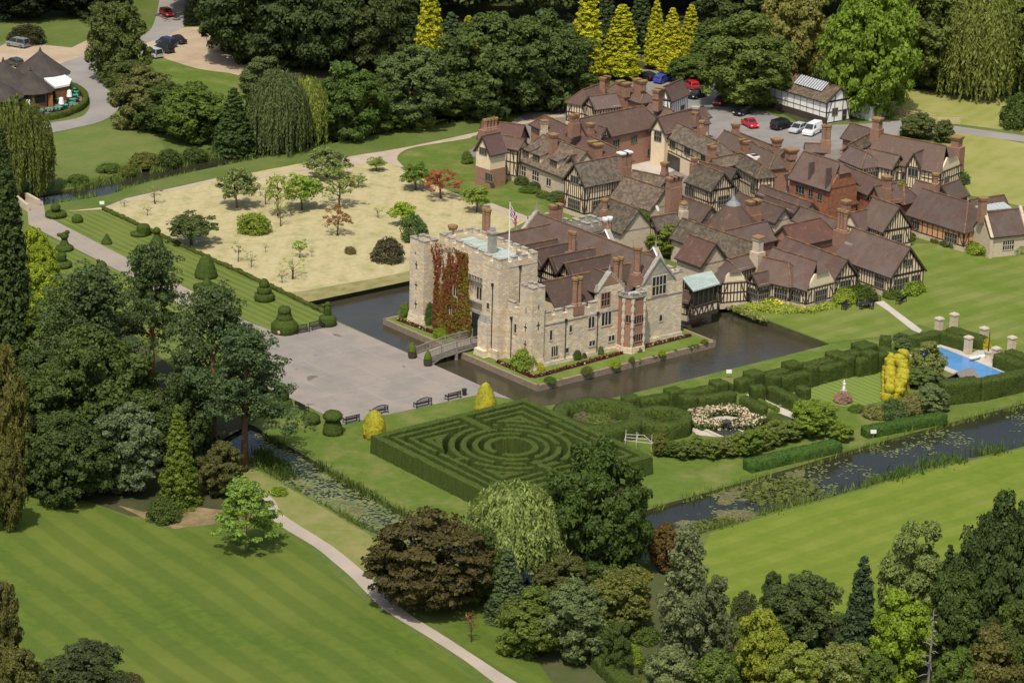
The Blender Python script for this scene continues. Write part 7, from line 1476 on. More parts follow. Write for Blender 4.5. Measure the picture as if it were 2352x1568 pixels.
for a in (('shrub', gd(400, 870), gd(0, 780)[1], 50, (.12, .115, .085), 'greyish faded bush at the right corner of the maze'), ('shrub', gd(520, 930), gd(0, 810)[1], 70, (.10, .13, .045), 'leafy shrub between the maze and the octagonal enclosure'), ('shrub', gd(640, 970), gd(0, 850)[1], 70, (.11, .135, .05), 'pale leafy shrub behind the white pergola poles'), ('shrub', gd(870, 930), gd(0, 835)[1], 56, (.075, .1, .06), 'blue grey shrub right of the garden path by the enclosure'),
 ('shrub', gd(930, 985), gd(0, 905)[1], 60, OLV, 'olive shrub left of the rose garden'), ('shrub', gd(1040, 960), gd(0, 880)[1], 40, (.08, .1, .03), 'clipped looking shrub beside the rose bed'), ('shrub', gd(690, 900), gd(0, 845)[1], 34, DK, 'dark shrub at the octagonal enclosure corner'),
 ('shrub', pr(640, 900), pr(0, 825)[1], 46, (.24, .15, .17), 'purple pink flower mound on the bowling lawn edge'), ('shrub', pr(865, 1010), pr(0, 900)[1], 56, (.13, .135, .06), 'flowering shrub below the bowling lawn'), ('shrub', pr(1000, 1020), pr(0, 860)[1], 62, (.06, .09, .04), 'dark green shrub below the golden yews'), ('shrub', pr(1110, 985), pr(0, 835)[1], 56, (.14, .14, .075), 'pinkish rose shrub right of the golden yews'),
 ('broad', pr(1265, 970), pr(0, 780)[1], 70, (.10, .13, .07), 'large silvery leaved shrub at the end of the tall pool hedge'), ('broad', pr(1230, 760), pr(0, 500)[1], 78, (.13, .145, .06), 'big pale rose arbour shrub beside the pool'), ('broad', pr(1200, 800), pr(0, 650)[1], 80, (.085, .115, .045), 'green shrub between the golden yews and the pool house'), ('broad', pr(1060, 550), pr(0, 440)[1], 46, (.075, .105, .05), 'grey green shrub west of the pool'),
 ('shrub', pr(1050, 470), pr(0, 405)[1], 40, (.06, .08, .05), 'dark grey shrub above the grey green one by the pool hedge'), ('shrub', pr(1640, 525), pr(0, 435)[1], 24, (.30, .26, .03), 'yellow shrub beside the stone pillar at the pool'), ('shrub', pr(1290, 790), pr(0, 735)[1], 46, (.05, .055, .035), 'dark purple shrub in front of the pool shelter'), ('shrub', pr(745, 960), pr(0, 905)[1], 44, MID, 'green bush right of the big wisteria mounds')): T(*a, 'shrub', name='shrub')
# north belt along the river
for a in (('broad', (265, 200), 18, 118, (.065, .08, .03), 'tall grey green tree standing alone beside the tea room road'), ('broad', (300, 250), 155, 110, (.055, .07, .025), 'bushy tree below the lone tree by the road'), ('broad', (330, 308), 168, 130, (.085, .09, .04), 'bronze topped tree at the road bend'), ('broad', (440, 345), 192, 145, MID, 'mid green round tree on the river bank left of the dark cone tree'), ('broad', (380, 320), 200, 110, DK, 'dark tree filling between the bronze topped and round river trees'),
 ('conifer', (538, 362), 203, 105, (.04, .065, .022), 'dark conical tree on the far river bank'), ('willow', (640, 362), 165, 130, (.07, .09, .045), 'grey green willow on the far river bank'), ('willow', (708, 338), 162, 95, (.15, .175, .05), 'light yellow green weeping willow on the far river bank'), ('broad', (600, 240), 148, 90, (.07, .09, .045), 'grey green tree behind the willows'), ('broad', (800, 332), 158, 140, (.05, .08, .022), 'leafy dark green tree right of the light willow'), ('broad', (780, 325), 240, 90, (.05, .075, .025), 'low round tree over the river right of the light willow'),
 ('willow', (850, 310), 178, 62, (.14, .165, .05), 'small pale willow showing between two dark trees'), ('fine', (950, 312), 108, 160, (.07, .095, .045), 'tall feathery grey green tree on the river bank'), ('broad', (885, 312), 235, 90, MID, 'low green tree at the water below the feathery tree'), ('broad', (1045, 285), 175, 130, (.06, .085, .025), 'round green tree on the river bank right of the feathery tree'), ('oak', (1130, 275), 60, 230, (.052, .075, .027), 'very large dark spreading tree above the river'), ('oak', (1235, 262), 40, 210, (.048, .07, .026), 'large dark tree left of the golden cypresses'), ('broad', (1180, 268), 165, 140, DK, 'dark low tree at the end of the river by the village'), ('broad', (1300, 230), 120, 110, DK, 'dark tree directly behind the north west village tip'),
 ('oak', (600, 165), -110, 245, (.036, .053, .022), 'very large black green tree over the gravel car park'), ('oak', (720, 178), -90, 225, (.038, .055, .024), 'second black green tree right of the car park'), ('oak', (530, 130), -80, 120, VDK, 'dark tree at the left edge of the car park trees'), ('broad', (820, 175), -20, 150, (.05, .06, .025), 'olive dark tree behind the river willows'), ('broad', (880, 180), -60, 140, (.04, .055, .022), 'dark tall tree left of the first golden cypress'), ('conifer', (940, 180), 20, 90, (.032, .05, .022), 'dark conifer beside the first golden cypress'),
 ('cypress', (985, 200), -60, 66, GOLD, 'golden cypress at the top left of the golden row'), ('conifer', (1035, 170), 30, 100, (.055, .08, .045), 'blue green conifer between the golden cypresses'), ('cypress', (1075, 125), 38, 40, GOLD, 'smallest golden cypress half hidden by the dark tree'), ('cypress', (1345, 195), -40, 72, GOLD, 'broad golden cypress left of the village chimneys'), ('cypress', (1424, 192), 14, 84, (.26, .26, .022), 'golden cypress with a wide skirt behind the village roofs'), ('cypress', (1503, 165), 4, 48, GOLD, 'narrow golden cypress, left of the close pair'), ('cypress', (1540, 182), 22, 58, (.28, .265, .022), 'narrow golden cypress, right of the close pair'), ('cypress', (1583, 160), 14, 52, (.26, .25, .025), 'golden cypress leaning on the green conifers'),
 ('conifer', (1605, 195), 55, 78, (.06, .09, .028), 'green conifer next to the last golden cypress'), ('conifer', (1648, 195), 50, 72, (.085, .125, .03), 'lighter green conifer right of the golden cypresses'), ('conifer', (1390, 150), -40, 80, (.04, .058, .028), 'dark conifer between the two broad golden cypresses'), ('conifer', (1470, 130), -30, 80, (.045, .065, .03), 'dark conifer behind the narrow golden cypresses'), ('fine', (1712, 266), 52, 205, (.075, .10, .03), 'wide spreading dark tree over the parked cars'), ('broad', (1590, 205), 130, 90, (.06, .09, .025), 'green shrubby tree at the car court edge'),
 ('oak', (1985, 285), -30, 195, (.105, .155, .025), 'huge bright green tulip tree beside the black and white barn'), ('broad', (1825, 215), -60, 140, (.14, .135, .05), 'tall ochre tinted tree behind the barn'), ('broad', (1700, 120), -60, 180, (.045, .062, .024), 'dark tree behind the spreading car court tree'), ('fine', (2140, 225), -40, 190, (.075, .095, .03), 'big olive green tree right of the huge bright tree'), ('willow', (2240, 240), -50, 190, (.11, .125, .04), 'large weeping willow at the top right'), ('fine', (2340, 235), -30, 160, (.085, .105, .032), 'olive green tree at the top right edge'), ('broad', (2075, 215), 20, 110, (.07, .09, .025), 'olive green tree between the huge bright tree and the willows'),
 ('shrub', (2337, 305), 213, 75, (.045, .07, .018), 'round dark evergreen at the right edge by the lane'), ('broad', (2108, 325), 266, 76, (.075, .088, .04), 'round clipped grey green tree by the lane gate'), ('broad', (2165, 332), 275, 46, (.075, .09, .04), 'smaller grey green tree by the lane gate')): T(a[0], a[1], a[2], a[3]*1.1, *a[4:])
for a in (('shrub', (60, 108), 60, 90, (.03, .03, .015), 'brown shrub on the island bed beside the far left car'), ('broad', (40, 60), -90, 170, (.012, .018, .008), 'black shaded wood tree in the top left corner'), ('broad', (160, 50), -110, 180, (.012, .018, .008), 'black shaded wood tree left of the red car road'), ('oak', (300, 5), -150, 180, (.014, .02, .008), 'black shaded wood tree above the tea room road'), ('broad', (240, 60), -60, 120, (.016, .022, .01), 'dark tree at the roadside left of the moving red car'), ('broad', (470, 30), -130, 140, (.015, .022, .01), 'dark roadside tree right of the moving red car'), ('conifer', (440, 62), -80, 40, (.014, .02, .01), 'dark slim roadside tree with a pale stem')): T(*a)  # near-black leaf colours hold the shade that lies over this corner wood
for i, (x, y, yt, w_) in enumerate(((250, 400, 375, 60), (330, 390, 350, 70), (390, 385, 345, 60), (180, 425, 400, 50), (290, 405, 380, 40), (450, 372, 340, 60))): T('shrub', (x, y), yt, w_, (MID, OLV, DK)[i % 3], 'scrubby bush on the far river bank, %s from the tea room side' % ORD[i], 'shrub')
# far wood that closes the top of the view: one mass of crowns
def far_wood():
    C_, R_ = [], []; r = np.random.default_rng(5)
    for row in range(5):
        for k in range(42):
            x = 420+k*50+r.uniform(-20, 20)+row*12; y = 95-row*52+r.uniform(-14, 14)
            if row == 0 and (x < 760 or 900 < x < 1100 or 1300 < x < 1900): y -= 75
            q = G(x, y, 0); h, wd = r.uniform(14, 22), r.uniform(9, 13)
            if row >= 3: h *= 1.1
            d_ = fib(34, -.2, k+row*50); C_.append(q+np.array((0, 0, h*.55))+d_*lump(d_, k+row*77, .3)[:, None]*np.array((wd*.42, wd*.42, h*.42))); R_.append(np.full(34, wd*.17)*r.uniform(.7, 1.3, 34))
    C_, R_ = np.concatenate(C_), np.concatenate(R_); P_, N_ = fill(C_, R_, 44, 9, .85, 0, .5); o = leaf_obj('far_wood', leaf_data('far_wood', P_, N_, .7), None, (.05, .07, .024)); tag(o, 'dark mass of mixed woodland closing the top of the view', 'wood', kind='stuff')
far_wood()
# ------------------------------------------------------------------ tea room, barn, cars, furniture, water plants
THATCH = mat('dark_shingle_roof', (.055, .046, .042), (.04, .034, .032), 2.0, (.07, .06, .05), .5, bmp=.6, bs=6)
WOODW = mat('brown_boarding', (.22, .105, .05), (.17, .08, .04), 3)
def pavilion(label, px, r_, zr, ze=2.7, n=8):
    q = G(*tl(*px), zr); root = thing('pavilion', label, 'pavilion', (q[0], q[1], 0)); b = MB(); b.prism(ngon(q[0], q[1], r_*.9, n, .39), 0, ze+.1, WOODW); b.build('wall', root)
    b = MB(); R_ = MB(); prof = [(r_*1.08, ze), (r_*.62, ze+(zr-ze)*.42), (r_*.3, ze+(zr-ze)*.74), (.25, zr), (.3, zr+.15), (.18, zr+.3), (.05, zr+.75)]; R_.lathe((q[0], q[1], 0), prof, THATCH, n*2); R_.build('roof', root)
    b = MB()
    for k in range(n):
        a = .39+2*math.pi*(k+.5)/n; c = (q[0]+r_*.9*.925*math.cos(a), q[1]+r_*.9*.925*math.sin(a)); b.obox(c, a+1.57, r_*.25, .05, 1.0, 2.3, GLASS)
    b.build('window_band', root); return root, q
pavilion('largest dark roofed tea room pavilion with a pointed finial at the rear', (315, 400), 4.9, 6.6); pv, q = pavilion('front tea room pavilion with open wooden double doors onto the terrace', (238, 555), 3.8, 6.0)
pavilion('tea room pavilion roof at the left edge behind the front one', (25, 480), 4.6, 6.3); pavilion('lowest tea room roof cut by the left edge of the photo', (-40, 620), 4.6, 5.6)
d_ = G(*tl(345, 840), 0); fd = (CP[:2]-d_[:2]); fd /= np.linalg.norm(fd); sd = np.array((-fd[1], fd[0])); b = MB(); b.obox(d_[:2]-fd*.1, math.atan2(sd[1], sd[0]), .75, .1, 0, 2.2, GLASS); b.build('doorway', pv)
for s in (1, -1): b = MB(); b.obox(d_[:2]+sd*s*1.15+fd*.15, math.atan2(sd[1], sd[0])+s*.4, .4, .06, 0, 2.1, mat('orange_door%d' % s, (.36, .15, .05), (.3, .12, .04), 3)); b.build('door', pv)
cn = thing('canopy', 'white flat sided canopy roof attached to the tea room beside the road', 'canopy', tuple(G(*tl(450, 720), 0))); Q = [G(*tl(*p), 2.9) for p in ((325, 598), (500, 580), (562, 622), (545, 660), (430, 682))]
b = MB(); b.face([tuple(x) for x in Q[::-1]] if np.cross((Q[1]-Q[0])[:2], (Q[2]-Q[1])[:2]) < 0 else [tuple(x) for x in Q], WHITE)
for i in range(5): p_, r2 = Q[i], Q[(i+1) % 5]; b.face([tuple(p_), tuple(r2), (r2[0], r2[1], r2[2]-.35), (p_[0], p_[1], p_[2]-.35)], WHITE)
b.build('cover', cn); b = MB(); b.prism(ccw([tuple((x[0]*.94+sum(y[0] for y in Q)/5*.06, x[1]*.94+sum(y[1] for y in Q)/5*.06)) for x in Q]), 0, 2.5, WOODW); b.build('wall', cn)
for (x, y, yt), lb_ in (((228, 838), 752, 1) and ((222, 868, 778), 'closed white parasol in front of the tea room doors, leftmost'), ((482, 850, 758), 'closed white parasol on the terrace by the curved hedge'), ((545, 792, 700), 'closed white parasol below the white canopy')):
    q = G(*tl(x, y), .05); h = zat(q, tl(0, yt)[1]); root = thing('parasol', lb_, 'parasol', tuple(q), group='closed parasols on the tea room terrace'); b = MB(); b.tube([tuple(q), (q[0], q[1], h)], [.05, .04], OAK, 6); b.lathe(tuple(q), [(.3, 0), (.3, .1), (.05, .12)], METALD, 10); b.build('pole', root); b = MB(); b.lathe((q[0], q[1], .7), [(.36, 0), (.52, .15), (.44, .6), (.34, 1.2), (.16, h-1.0), (.03, h-.7)], WHITE, 10, .04); b.build('cover', root)
GT = plain('green_table_top', (.03, .30, .18), .5)
ROW = ['leftmost', 'second from left', 'third from left', 'fourth from left', 'fifth from left', 'sixth from left', 'rightmost along the curved hedge', 'uppermost by the hedge', 'nearest the canopy parasol', 'closest to the canopy', 'between the two right hand parasols', 'under the leftmost parasol']
for i, (x, y) in enumerate(((248, 905), (325, 888), (398, 873), (460, 866), (512, 846), (570, 832), (574, 801), (592, 768), (588, 742), (575, 720), (452, 798), (245, 852))):
    q = G(*tl(x, y+6), .05); root = thing('cafe_table', 'green topped terrace table, '+ROW[i], 'table', tuple(q), group='green tables on the tea room terrace'); b = MB(); b.obox(q[:2], .4+i, .62, .45, .72, .77, GT); b.build('table_top', root); b = MB(); b.tube([tuple(q), (q[0], q[1], .73)], [.06, .05], METALD, 6); b.lathe(tuple(q), [(.3, .02), (.05, .08)], METALD, 8); b.build('leg', root)
    for s in (1, -1): b = MB(); c_ = (q[0]+s*.95*math.cos(.4+i), q[1]+s*.95*math.sin(.4+i)); b.obox(c_, .4+i, .22, .22, .02, .45, METALD); b.obox((c_[0]+s*.2*math.cos(.4+i), c_[1]+s*.2*math.sin(.4+i)), .4+i, .03, .22, .45, .9, METALD); ch = b.build('cafe_chair', loc=(c_[0], c_[1], .05)); tag(ch, 'dark chair at a green table on the tea room terrace', 'chair', 'dark terrace chairs')
ch_ = smooth([tl(270, 955), tl(450, 930), tl(600, 880), tl(668, 825), tl(665, 765), tl(610, 718), tl(572, 702)], 3); hg = thing('curved_hedge', 'curved clipped green hedge round the tea room terrace', 'hedge', tuple(G(*tl(640, 850), 0))); pts = poly(ch_); b = MB()
for p, q in zip(pts, pts[1:]): p, q = np.array(p), np.array(q); t = q-p; L = np.linalg.norm(t); rough_box(b, (p+q)/2, math.atan2(t[1], t[0]), L/2+.15, .5, 0, 1.1, HEDGE, .4, .06)
b.build('body', hg, (1.2, 1.1, .9), True)
# --- barn beyond the car court
c = cottage('long black and white barn with a mossy and glazed roof under the bright green tree', tr(1205, 329), tr(1490, 412), tr(1340, 462), 3.9, R_MOSS, 'white', 'gg', .75, stud=1.7, win_2=((.35, 1.4, 1.2, 1.2, 3), (.75, .1, .9, 2.0, 1)), plinth=False, cat='barn')
b = MB(); o, u, nn, LL = c.faces['s']; b.obox(o[:2]+u*LL/2+nn*.06, math.atan2(u[1], u[0]), LL/2, .08, 0, 1.2, TIMBER); b.build('dark_base', c.root)
f0, f1 = .36, .80; a0 = c.a+(c.b-c.a)*f0; a1 = c.a+(c.b-c.a)*f1; k = c.w*.55; zz = c.hr-c.pitch*k; b = MB(); gl = mat('roof_glazing', (.20, .23, .27), (.15, .17, .2), 2, rough=.2, spec=.6)
b.mesh([(*(a0+c.n*k), zz+.22), (*(a1+c.n*k), zz+.22), (*a1, c.hr+.2), (*a0, c.hr+.2)], [(0, 1, 2, 3)], gl)
for i in range(12): f = i/11; p_, r2 = (a0+c.n*k)*(1-f)+(a1+c.n*k)*f, a0*(1-f)+a1*f; b.beam((*p_, zz+.26), (*r2, c.hr+.24), .09, .06, WHITE)
b.build('roof_glazing', c.root)
wm = thing('white_shelter', 'white sided shelter in the shade under the bright green tree', 'shelter', tuple(G(*tr(1635, 545), 0))); q = wm.location; b = MB(); b.obox((q[0], q[1]), .2, 3.2, 2, 0, 2.3, WHITE); b.build('wall', wm); b = MB(); b.obox((q[0], q[1]), .2, 3.5, 2.3, 2.3, 2.5, WHITE, inset=.15); b.build('roof', wm)
# --- fence and gate by the lane
PALEW = mat('pale_new_timber', (.50, .40, .26), (.42, .34, .22), 4)
def rails(label, a_, b_, n, h, zf, m=PALEW, name='post_and_rail_fence', cat='fence', nr=3):
    A_, B_ = G(*zf(*a_), 0), G(*zf(*b_), 0); root = thing(name, label, cat, tuple((A_+B_)/2)); r_ = MB()
    for j in range(nr): z = h*(j+.6)/nr; r_.beam((*A_[:2], z), (*B_[:2], z), .06, .13, m)
    r_.build('rail', root)
    for i in range(n+1): q = A_+(B_-A_)*i/n; b = MB(); b.beam((*q[:2], 0), (*q[:2], h+.1), .13, .13, m, (1, 0, 0)); b.build('post', root)
rails('pale post and rail fence running from the barn shade to the lane gate', (1700, 530), (1935, 570), 7, 1.15, tr); rails('five barred pale timber gate at the end of the fence beside the lane', (1940, 585), (2050, 588), 2, 1.25, tr, name='field_gate', cat='gate', nr=5)
rails('weathered footbridge railing across the canal behind the pine trunks', (470, 950), (590, 900), 5, 1.0, dd, OAK, name='footbridge_railing', cat='railing', nr=2)
rails('low timber rail beside the copper beech at the canal', (1100, 1375), (1160, 1362), 2, 1.0, dd, OAK, name='canal_railing', cat='railing', nr=2)
sb = thing('stone_bridge', 'stone bridge parapet at the far left end of the drive', 'bridge', tuple(G(*ml(230, 190), 0))); b = MB()
for (x0, y0_), (x1, y1_) in (((165, 150), (245, 195)), ((100, 165), (175, 225))):
    A_, B_ = G(*ml(x0, y0_), 0)[:2], G(*ml(x1, y1_), 0)[:2]; t = B_-A_; L = np.linalg.norm(t); b.obox((A_+B_)/2, math.atan2(t[1], t[0]), L/2, .25, -1, 1.0, COTSTONE)
    if x0 == 165: b.build('parapet', sb); b = MB()
b.build('parapet', sb)
# --- benches
def bench_proto(arched):
    root = thing('garden_bench', 'bench', 'bench'); L = 1.0 if not arched else 1.15; b = MB()
    for i in range(5): b.box(-L, L, -.28+i*.115, -.28+i*.115+.085, .42, .46, BENCHW)
    b.build('seat', root); b = MB(); n = 15
    for i in range(n):
        x = -L+.08+(2*L-.16)*i/(n-1); top = .95+(.28*(1-(x/L)**2) if arched else 0); b.beam((x, .30, .46), (x, .38, top), .055, .03, BENCHW, (1, 0, 0))
    for i in range(n-1):
        x, x2 = -L+2*L*i/(n-1), -L+2*L*(i+1)/(n-1); f = (lambda q: .95+(.28*(1-(q/L)**2) if arched else 0)); b.beam((x, .385, f(x)), (x2, .385, f(x2)), .05, .09, BENCHW)
    b.box(-L, L, .30, .34, .5, .57, BENCHW); b.build('backrest', root)
    for s in (-1, 1):
        b = MB(); b.box(s*L-.05, s*L+.05, -.32, .40, .63, .68, BENCHW); b.build('armrest', root)
        for y in (-.28, .36): b = MB(); b.box(s*L-.04, s*L+.04, y-.04, y+.04, 0, .64 if y < 0 else 1.0, BENCHW); b.build('leg', root)
    return root
B0, B1 = bench_proto(False), bench_proto(True)
def bench(zf, x, y, ang, label, arched=False):
    q = G(*zf(x, y), .04); place(B1 if arched else B0, tuple(q), math.radians(ang), (1, 1, 1), label, 'dark benches round the grounds')
bench(fc, 605, 858, 92, 'black bench on the west edge of the forecourt beside the beehive yew'); bench(fc, 988, 955, 180, 'black bench beside the mushroom shaped yew'); bench(fc, 1205, 890, 180, 'arched back black bench partly hidden by the golden yew dome', True); bench(fc, 1548, 830, 180, 'arched back black bench in the middle of the forecourt edge', True)
bench(fc, 1785, 772, 180, 'black bench beside the litter bin at the forecourt edge'); bench(fc, 605, 255, 0, 'black bench nearest the white ball at the top of the forecourt'); bench(fc, 722, 226, 0, 'black bench next to the swan necked yew at the top of the forecourt')
bench(pr, 672, 232, 25, 'dark bench on the grass left of the garden table set'); bench(pr, 1050, 194, 200, 'dark bench on the lawn right of the garden path'); bench(pr, 868, 186, 10, 'dark bench against the timbered hall wall beside the garden path'); bench(gd, 1178, 800, 95, 'dark bench inside the rose garden against the hedge')
tb = thing('garden_table', 'dark round garden table on the lawn by the clipped round shrub', 'table', tuple(G(*pr(800, 228), 0))); q = tb.location; b = MB(); b.lathe(tuple(q), [(.75, .70), (.75, .75), (.02, .76)], BENCHW, 16); b.build('table_top', tb)
for k in range(4): b = MB(); a = k*1.57+.6; b.box(q[0]+.5*math.cos(a)-.04, q[0]+.5*math.cos(a)+.04, q[1]+.5*math.sin(a)-.04, q[1]+.5*math.sin(a)+.04, 0, .7, BENCHW); b.build('leg', tb)
for k, lb_ in enumerate(('nearest the round clipped shrub', 'on the castle side', 'on the lawn side', 'on the bench side')):
    a = k*1.57+.3; c_ = (q[0]+1.05*math.cos(a), q[1]+1.05*math.sin(a)); root = thing('garden_chair', 'dark garden chair at the round table, '+lb_, 'chair', (*c_, 0), a, 'dark chairs round the garden table')
    OFF[root.name] = Vector((0, 0, 0)); b = MB(); b.box(-.24, .24, -.24, .24, .41, .46, BENCHW); b.build('seat', root); b = MB(); b.box(.2, .25, -.24, .24, .46, .95, BENCHW); b.build('backrest', root)
    for sx in (-1, 1):
        for sy in (-1, 1): b = MB(); b.box(sx*.2-.03, sx*.2+.03, sy*.2-.03, sy*.2+.03, 0, .41, BENCHW); b.build('leg', root)
q = G(*fc(432, 272), .04); b = MB(); b.lathe((q[0], q[1], .04), [(.1, 0), (.3, .08), (.44, .3), (.46, .46), (.42, .64), (.28, .84), (.05, .92)], STONETRIM, 16); o = b.build('stone_ball', loc=tuple(q), smooth=True); tag(o, 'pale stone ball at the corner of the forecourt by the largest yew', 'ornament'); MATS['pale_stone_trim']
q = G(*fc(1876, 745), .04); root = thing('litter_bin', 'small black litter bin at the forecourt edge', 'bin', tuple(q)); b = MB(); b.lathe(tuple(q), [(.26, 0), (.3, .75)], METALD, 12); b.build('drum', root); b = MB(); b.lathe(tuple(q), [(.34, .75), (.34, .85), (.1, .95)], METALD, 12); b.build('lid', root)
for (zf, x, y), lb_ in (((ml, 640, 212), 'small white notice on a post by the orchard path'), ((gd, 1420, 545), 'small white notice beside the moat at the hedge gap'), ((pr, 372, 938), 'small white notice in the yew border corner of the bowling lawn'), ((pr, 857, 1140), 'small white notice at the end of the canal hedge')):
    q = G(*zf(x, y), 0); root = thing('notice_sign', lb_, 'sign', tuple(q)); b = MB(); b.tube([tuple(q), (q[0], q[1], .8)], [.03, .03], OAK, 6); b.build('post', root); b = MB(); b.beam((q[0]-.3, q[1]+.2, .95), (q[0]+.3, q[1]-.2, .95), .05, .5, WHITE); b.build('board', root)
q = G(*pr(650, 850), 0); root = thing('statue', 'small white statue standing in the flower mound on the bowling lawn', 'statue', tuple(q)); b = MB(); b.obox(q[:2], 0, .3, .3, 0, 1.0, STONETRIM); b.build('plinth', root); b = MB(); b.lathe((q[0], q[1], 1.0), [(.16, 0), (.2, .25), (.15, .55), (.21, .85), (.09, .98), (.06, 1.02), (.12, 1.12), (.12, 1.22), (.03, 1.32)], WHITE, 10, .1); b.tube([(q[0]-.15, q[1], 1.85), (q[0]-.4, q[1]-.1, 2.15)], [.06, .04], WHITE, 6); b.build('figure', root)
q = G(*z3(52, 655), 4.6); b = MB(); b.lathe((0, 0, 0), [(.05, 0), (.45, .1), (.5, .16)], WHITE, 14); o = b.build('satellite_dish'); o.location = tuple(q); o.rotation_euler = (1.1, 0, .5); tag(o, 'white round satellite dish on the mossy village roofs', 'dish')
# --- vehicles
TYRE, CHROME = plain('tyre', (.015, .015, .015), .8), plain('wheel_metal', (.35, .35, .36), .35, metal=.8)
LAMPW, LAMPR = plain('headlight_glass', (.7, .7, .68), .2), plain('tail_light', (.4, .02, .02), .3)
def car(label, front, back, col, zf, kind='car', cat='car', gloss=.25):
    A_, B_ = G(*zf(*front), .04)[:2], G(*zf(*back), .04)[:2]; t = A_-B_; a = math.atan2(t[1], t[0]); mid = (A_+B_)/2; root = thing('parked_car' if kind != 'van' else 'delivery_van', label, cat, (*mid, .04), a); OFF[root.name] = Vector((0, 0, 0))
    pm = bpy.data.materials.get('paint_%d_%d_%d' % tuple(int(255*x) for x in col)) or mat('paint_%d_%d_%d' % tuple(int(255*x) for x in col), col, rough=gloss, spec=.6)
    if kind == 'van': L, W_, low, roof = 2.35, .95, [(-2.35, .9), (-2.3, 1.15), (1.3, 1.15), (2.2, .95), (2.35, .75)], [(-2.3, 1.95), (1.0, 1.98), (1.75, 1.15)]
    elif kind == 'mpv': L, W_, low, roof = 2.25, .92, [(-2.25, .8), (-2.2, 1.02), (1.2, 1.0), (2.15, .85), (2.25, .6)], [(-2.1, 1.75), (.5, 1.78), (1.45, 1.02)]
    elif kind == 'round': L, W_, low, roof = 2.0, .86, [(-2.0, .5), (-1.7, .85), (-1.0, .95), (1.0, .95), (1.8, .8), (2.0, .5)], [(-1.0, 1.25), (-.2, 1.5), (.45, 1.45), (1.0, .96)]
    else: L, W_, low, roof = 2.1, .88, [(-2.1, .7), (-2.0, .95), (.9, .92), (2.0, .75), (2.1, .5)], [(-1.75, 1.3), (-1.3, 1.45), (.2, 1.46), (1.15, .93)]
    b = MB(); n = len(low); sec = []
    for x, z in low: e = .92 if abs(x) > L*.95 else 1.0; sec.append([(x, -W_*e, .28), (x, -W_*e, z-.12), (x, -W_*e+.1, z), (x, W_*e-.1, z), (x, W_*e, z-.12), (x, W_*e, .28)])
    V = [p for s in sec for p in s]; F = []
    for i in range(n-1):
        for j in range(6): F.append((i*6+j, i*6+(j+1) % 6, (i+1)*6+(j+1) % 6, (i+1)*6+j))
    F += [tuple(range(5, -1, -1)), tuple((n-1)*6+j for j in range(6))]; b.mesh(V, F, pm); b.build('body', root)
    # cabin: glass band with a painted roof
    zb = max(z for x, z in low)-.04; x0 = roof[0][0]-.2; pts = [(x0 if kind != 'van' else -2.32, zb)]+roof; b = MB(); g = MB(); m_ = len(pts)
    wv = lambda z: W_-.08-.22*max(0, (z-zb))
    V = [(x, -wv(z), z) for x, z in pts]+[(x, wv(z), z) for x, z in pts]; Fg = [tuple(range(m_)), tuple(range(2*m_-1, m_-1, -1))]+[(i+m_, i, i+1, i+1+m_)[::-1] for i in range(m_-1)]
    (g if kind != 'van' else b).mesh(V, Fg, GLASS if kind != 'van' else pm)
    rt = [(x, z) for x, z in roof if z > max(q[1] for q in roof)-.22]
    for (xa, za), (xb, zb2) in zip(rt, rt[1:]): b.mesh([(xa-.02, -wv(za)-.015, za+.02), (xb+.05, -wv(zb2)-.015, zb2+.02), (xb+.05, wv(zb2)+.015, zb2+.02), (xa-.02, wv(za)+.015, za+.02), (xa-.02, -wv(za)-.015, za-.05), (xb+.05, -wv(zb2)-.015, zb2-.05), (xb+.05, wv(zb2)+.015, zb2-.05), (xa-.02, wv(za)+.015, za-.05)], [(0, 1, 2, 3), (0, 4, 5, 1), (2, 6, 7, 3), (1, 5, 6, 2), (3, 7, 4, 0)], pm)
    if kind != 'van':
        xr = rt[0][0]; x1 = pts[-1][0]
        for s in (1, -1):
            for (xa, za, xb, zb2) in ((pts[0][0], pts[0][1], rt[0][0], rt[0][1]), (rt[-1][0], rt[-1][1], pts[-1][0], pts[-1][1]), ((pts[0][0]+x1)/2, zb, (pts[0][0]+x1)/2, rt[0][1])): b.beam((xa, s*(wv(za)), za), (xb, s*(wv(zb2)), zb2), .07, .05, pm)
    else:
        g.mesh([(1.05, -wv(1.9)+.06, 1.92), (1.72, -wv(1.2)+.06, 1.2), (1.72, wv(1.2)-.06, 1.2), (1.05, wv(1.9)-.06, 1.92)], [(0, 1, 2, 3)], GLASS); g.v = [(x+.03, y, z+.02) for x, y, z in g.v]
        for s in (1, -1): g.mesh([(.3, s*(wv(1.3)+.012), 1.25), (1.4, s*(wv(1.3)+.012), 1.25), (.95, s*(wv(1.75)+.012), 1.75), (.3, s*(wv(1.75)+.012), 1.75)], [(0, 1, 2, 3)], GLASS)
    b.build('roof', root); g.build('windows', root)
    for sx in (-1, 1):
        for sy in (-1, 1):
            w_ = MB(); x, y = sx*L*.62, sy*(W_-.05); w_.tube([(x, y-.1, .31), (x, y+.1, .31)], [.31, .31], TYRE, 14); wo = w_.build('wheel', root); OFF[wo.name] = Vector((0, 0, 0)); r_ = MB(); r_.tube([(x, y+sy*.08, .31), (x, y+sy*.115, .31)], [.19, .18], CHROME, 10); r_.build('rim', wo)
    for sy in (-1, 1): h = MB(); h.box(L-.12, L+.01, sy*.6-.16, sy*.6+.16, .55, .70, LAMPW); h.build('headlight', root); h = MB(); h.box(-L-.01, -L+.1, sy*.66-.12, sy*.66+.12, .68, .92, LAMPR); h.build('tail_light', root)
    return root
RED, BLK, SIL, BLUE, WHT, DGN = (.45, .015, .02), (.012, .012, .014), (.42, .44, .46), (.02, .06, .35), (.78, .78, .80), (.012, .022, .025)
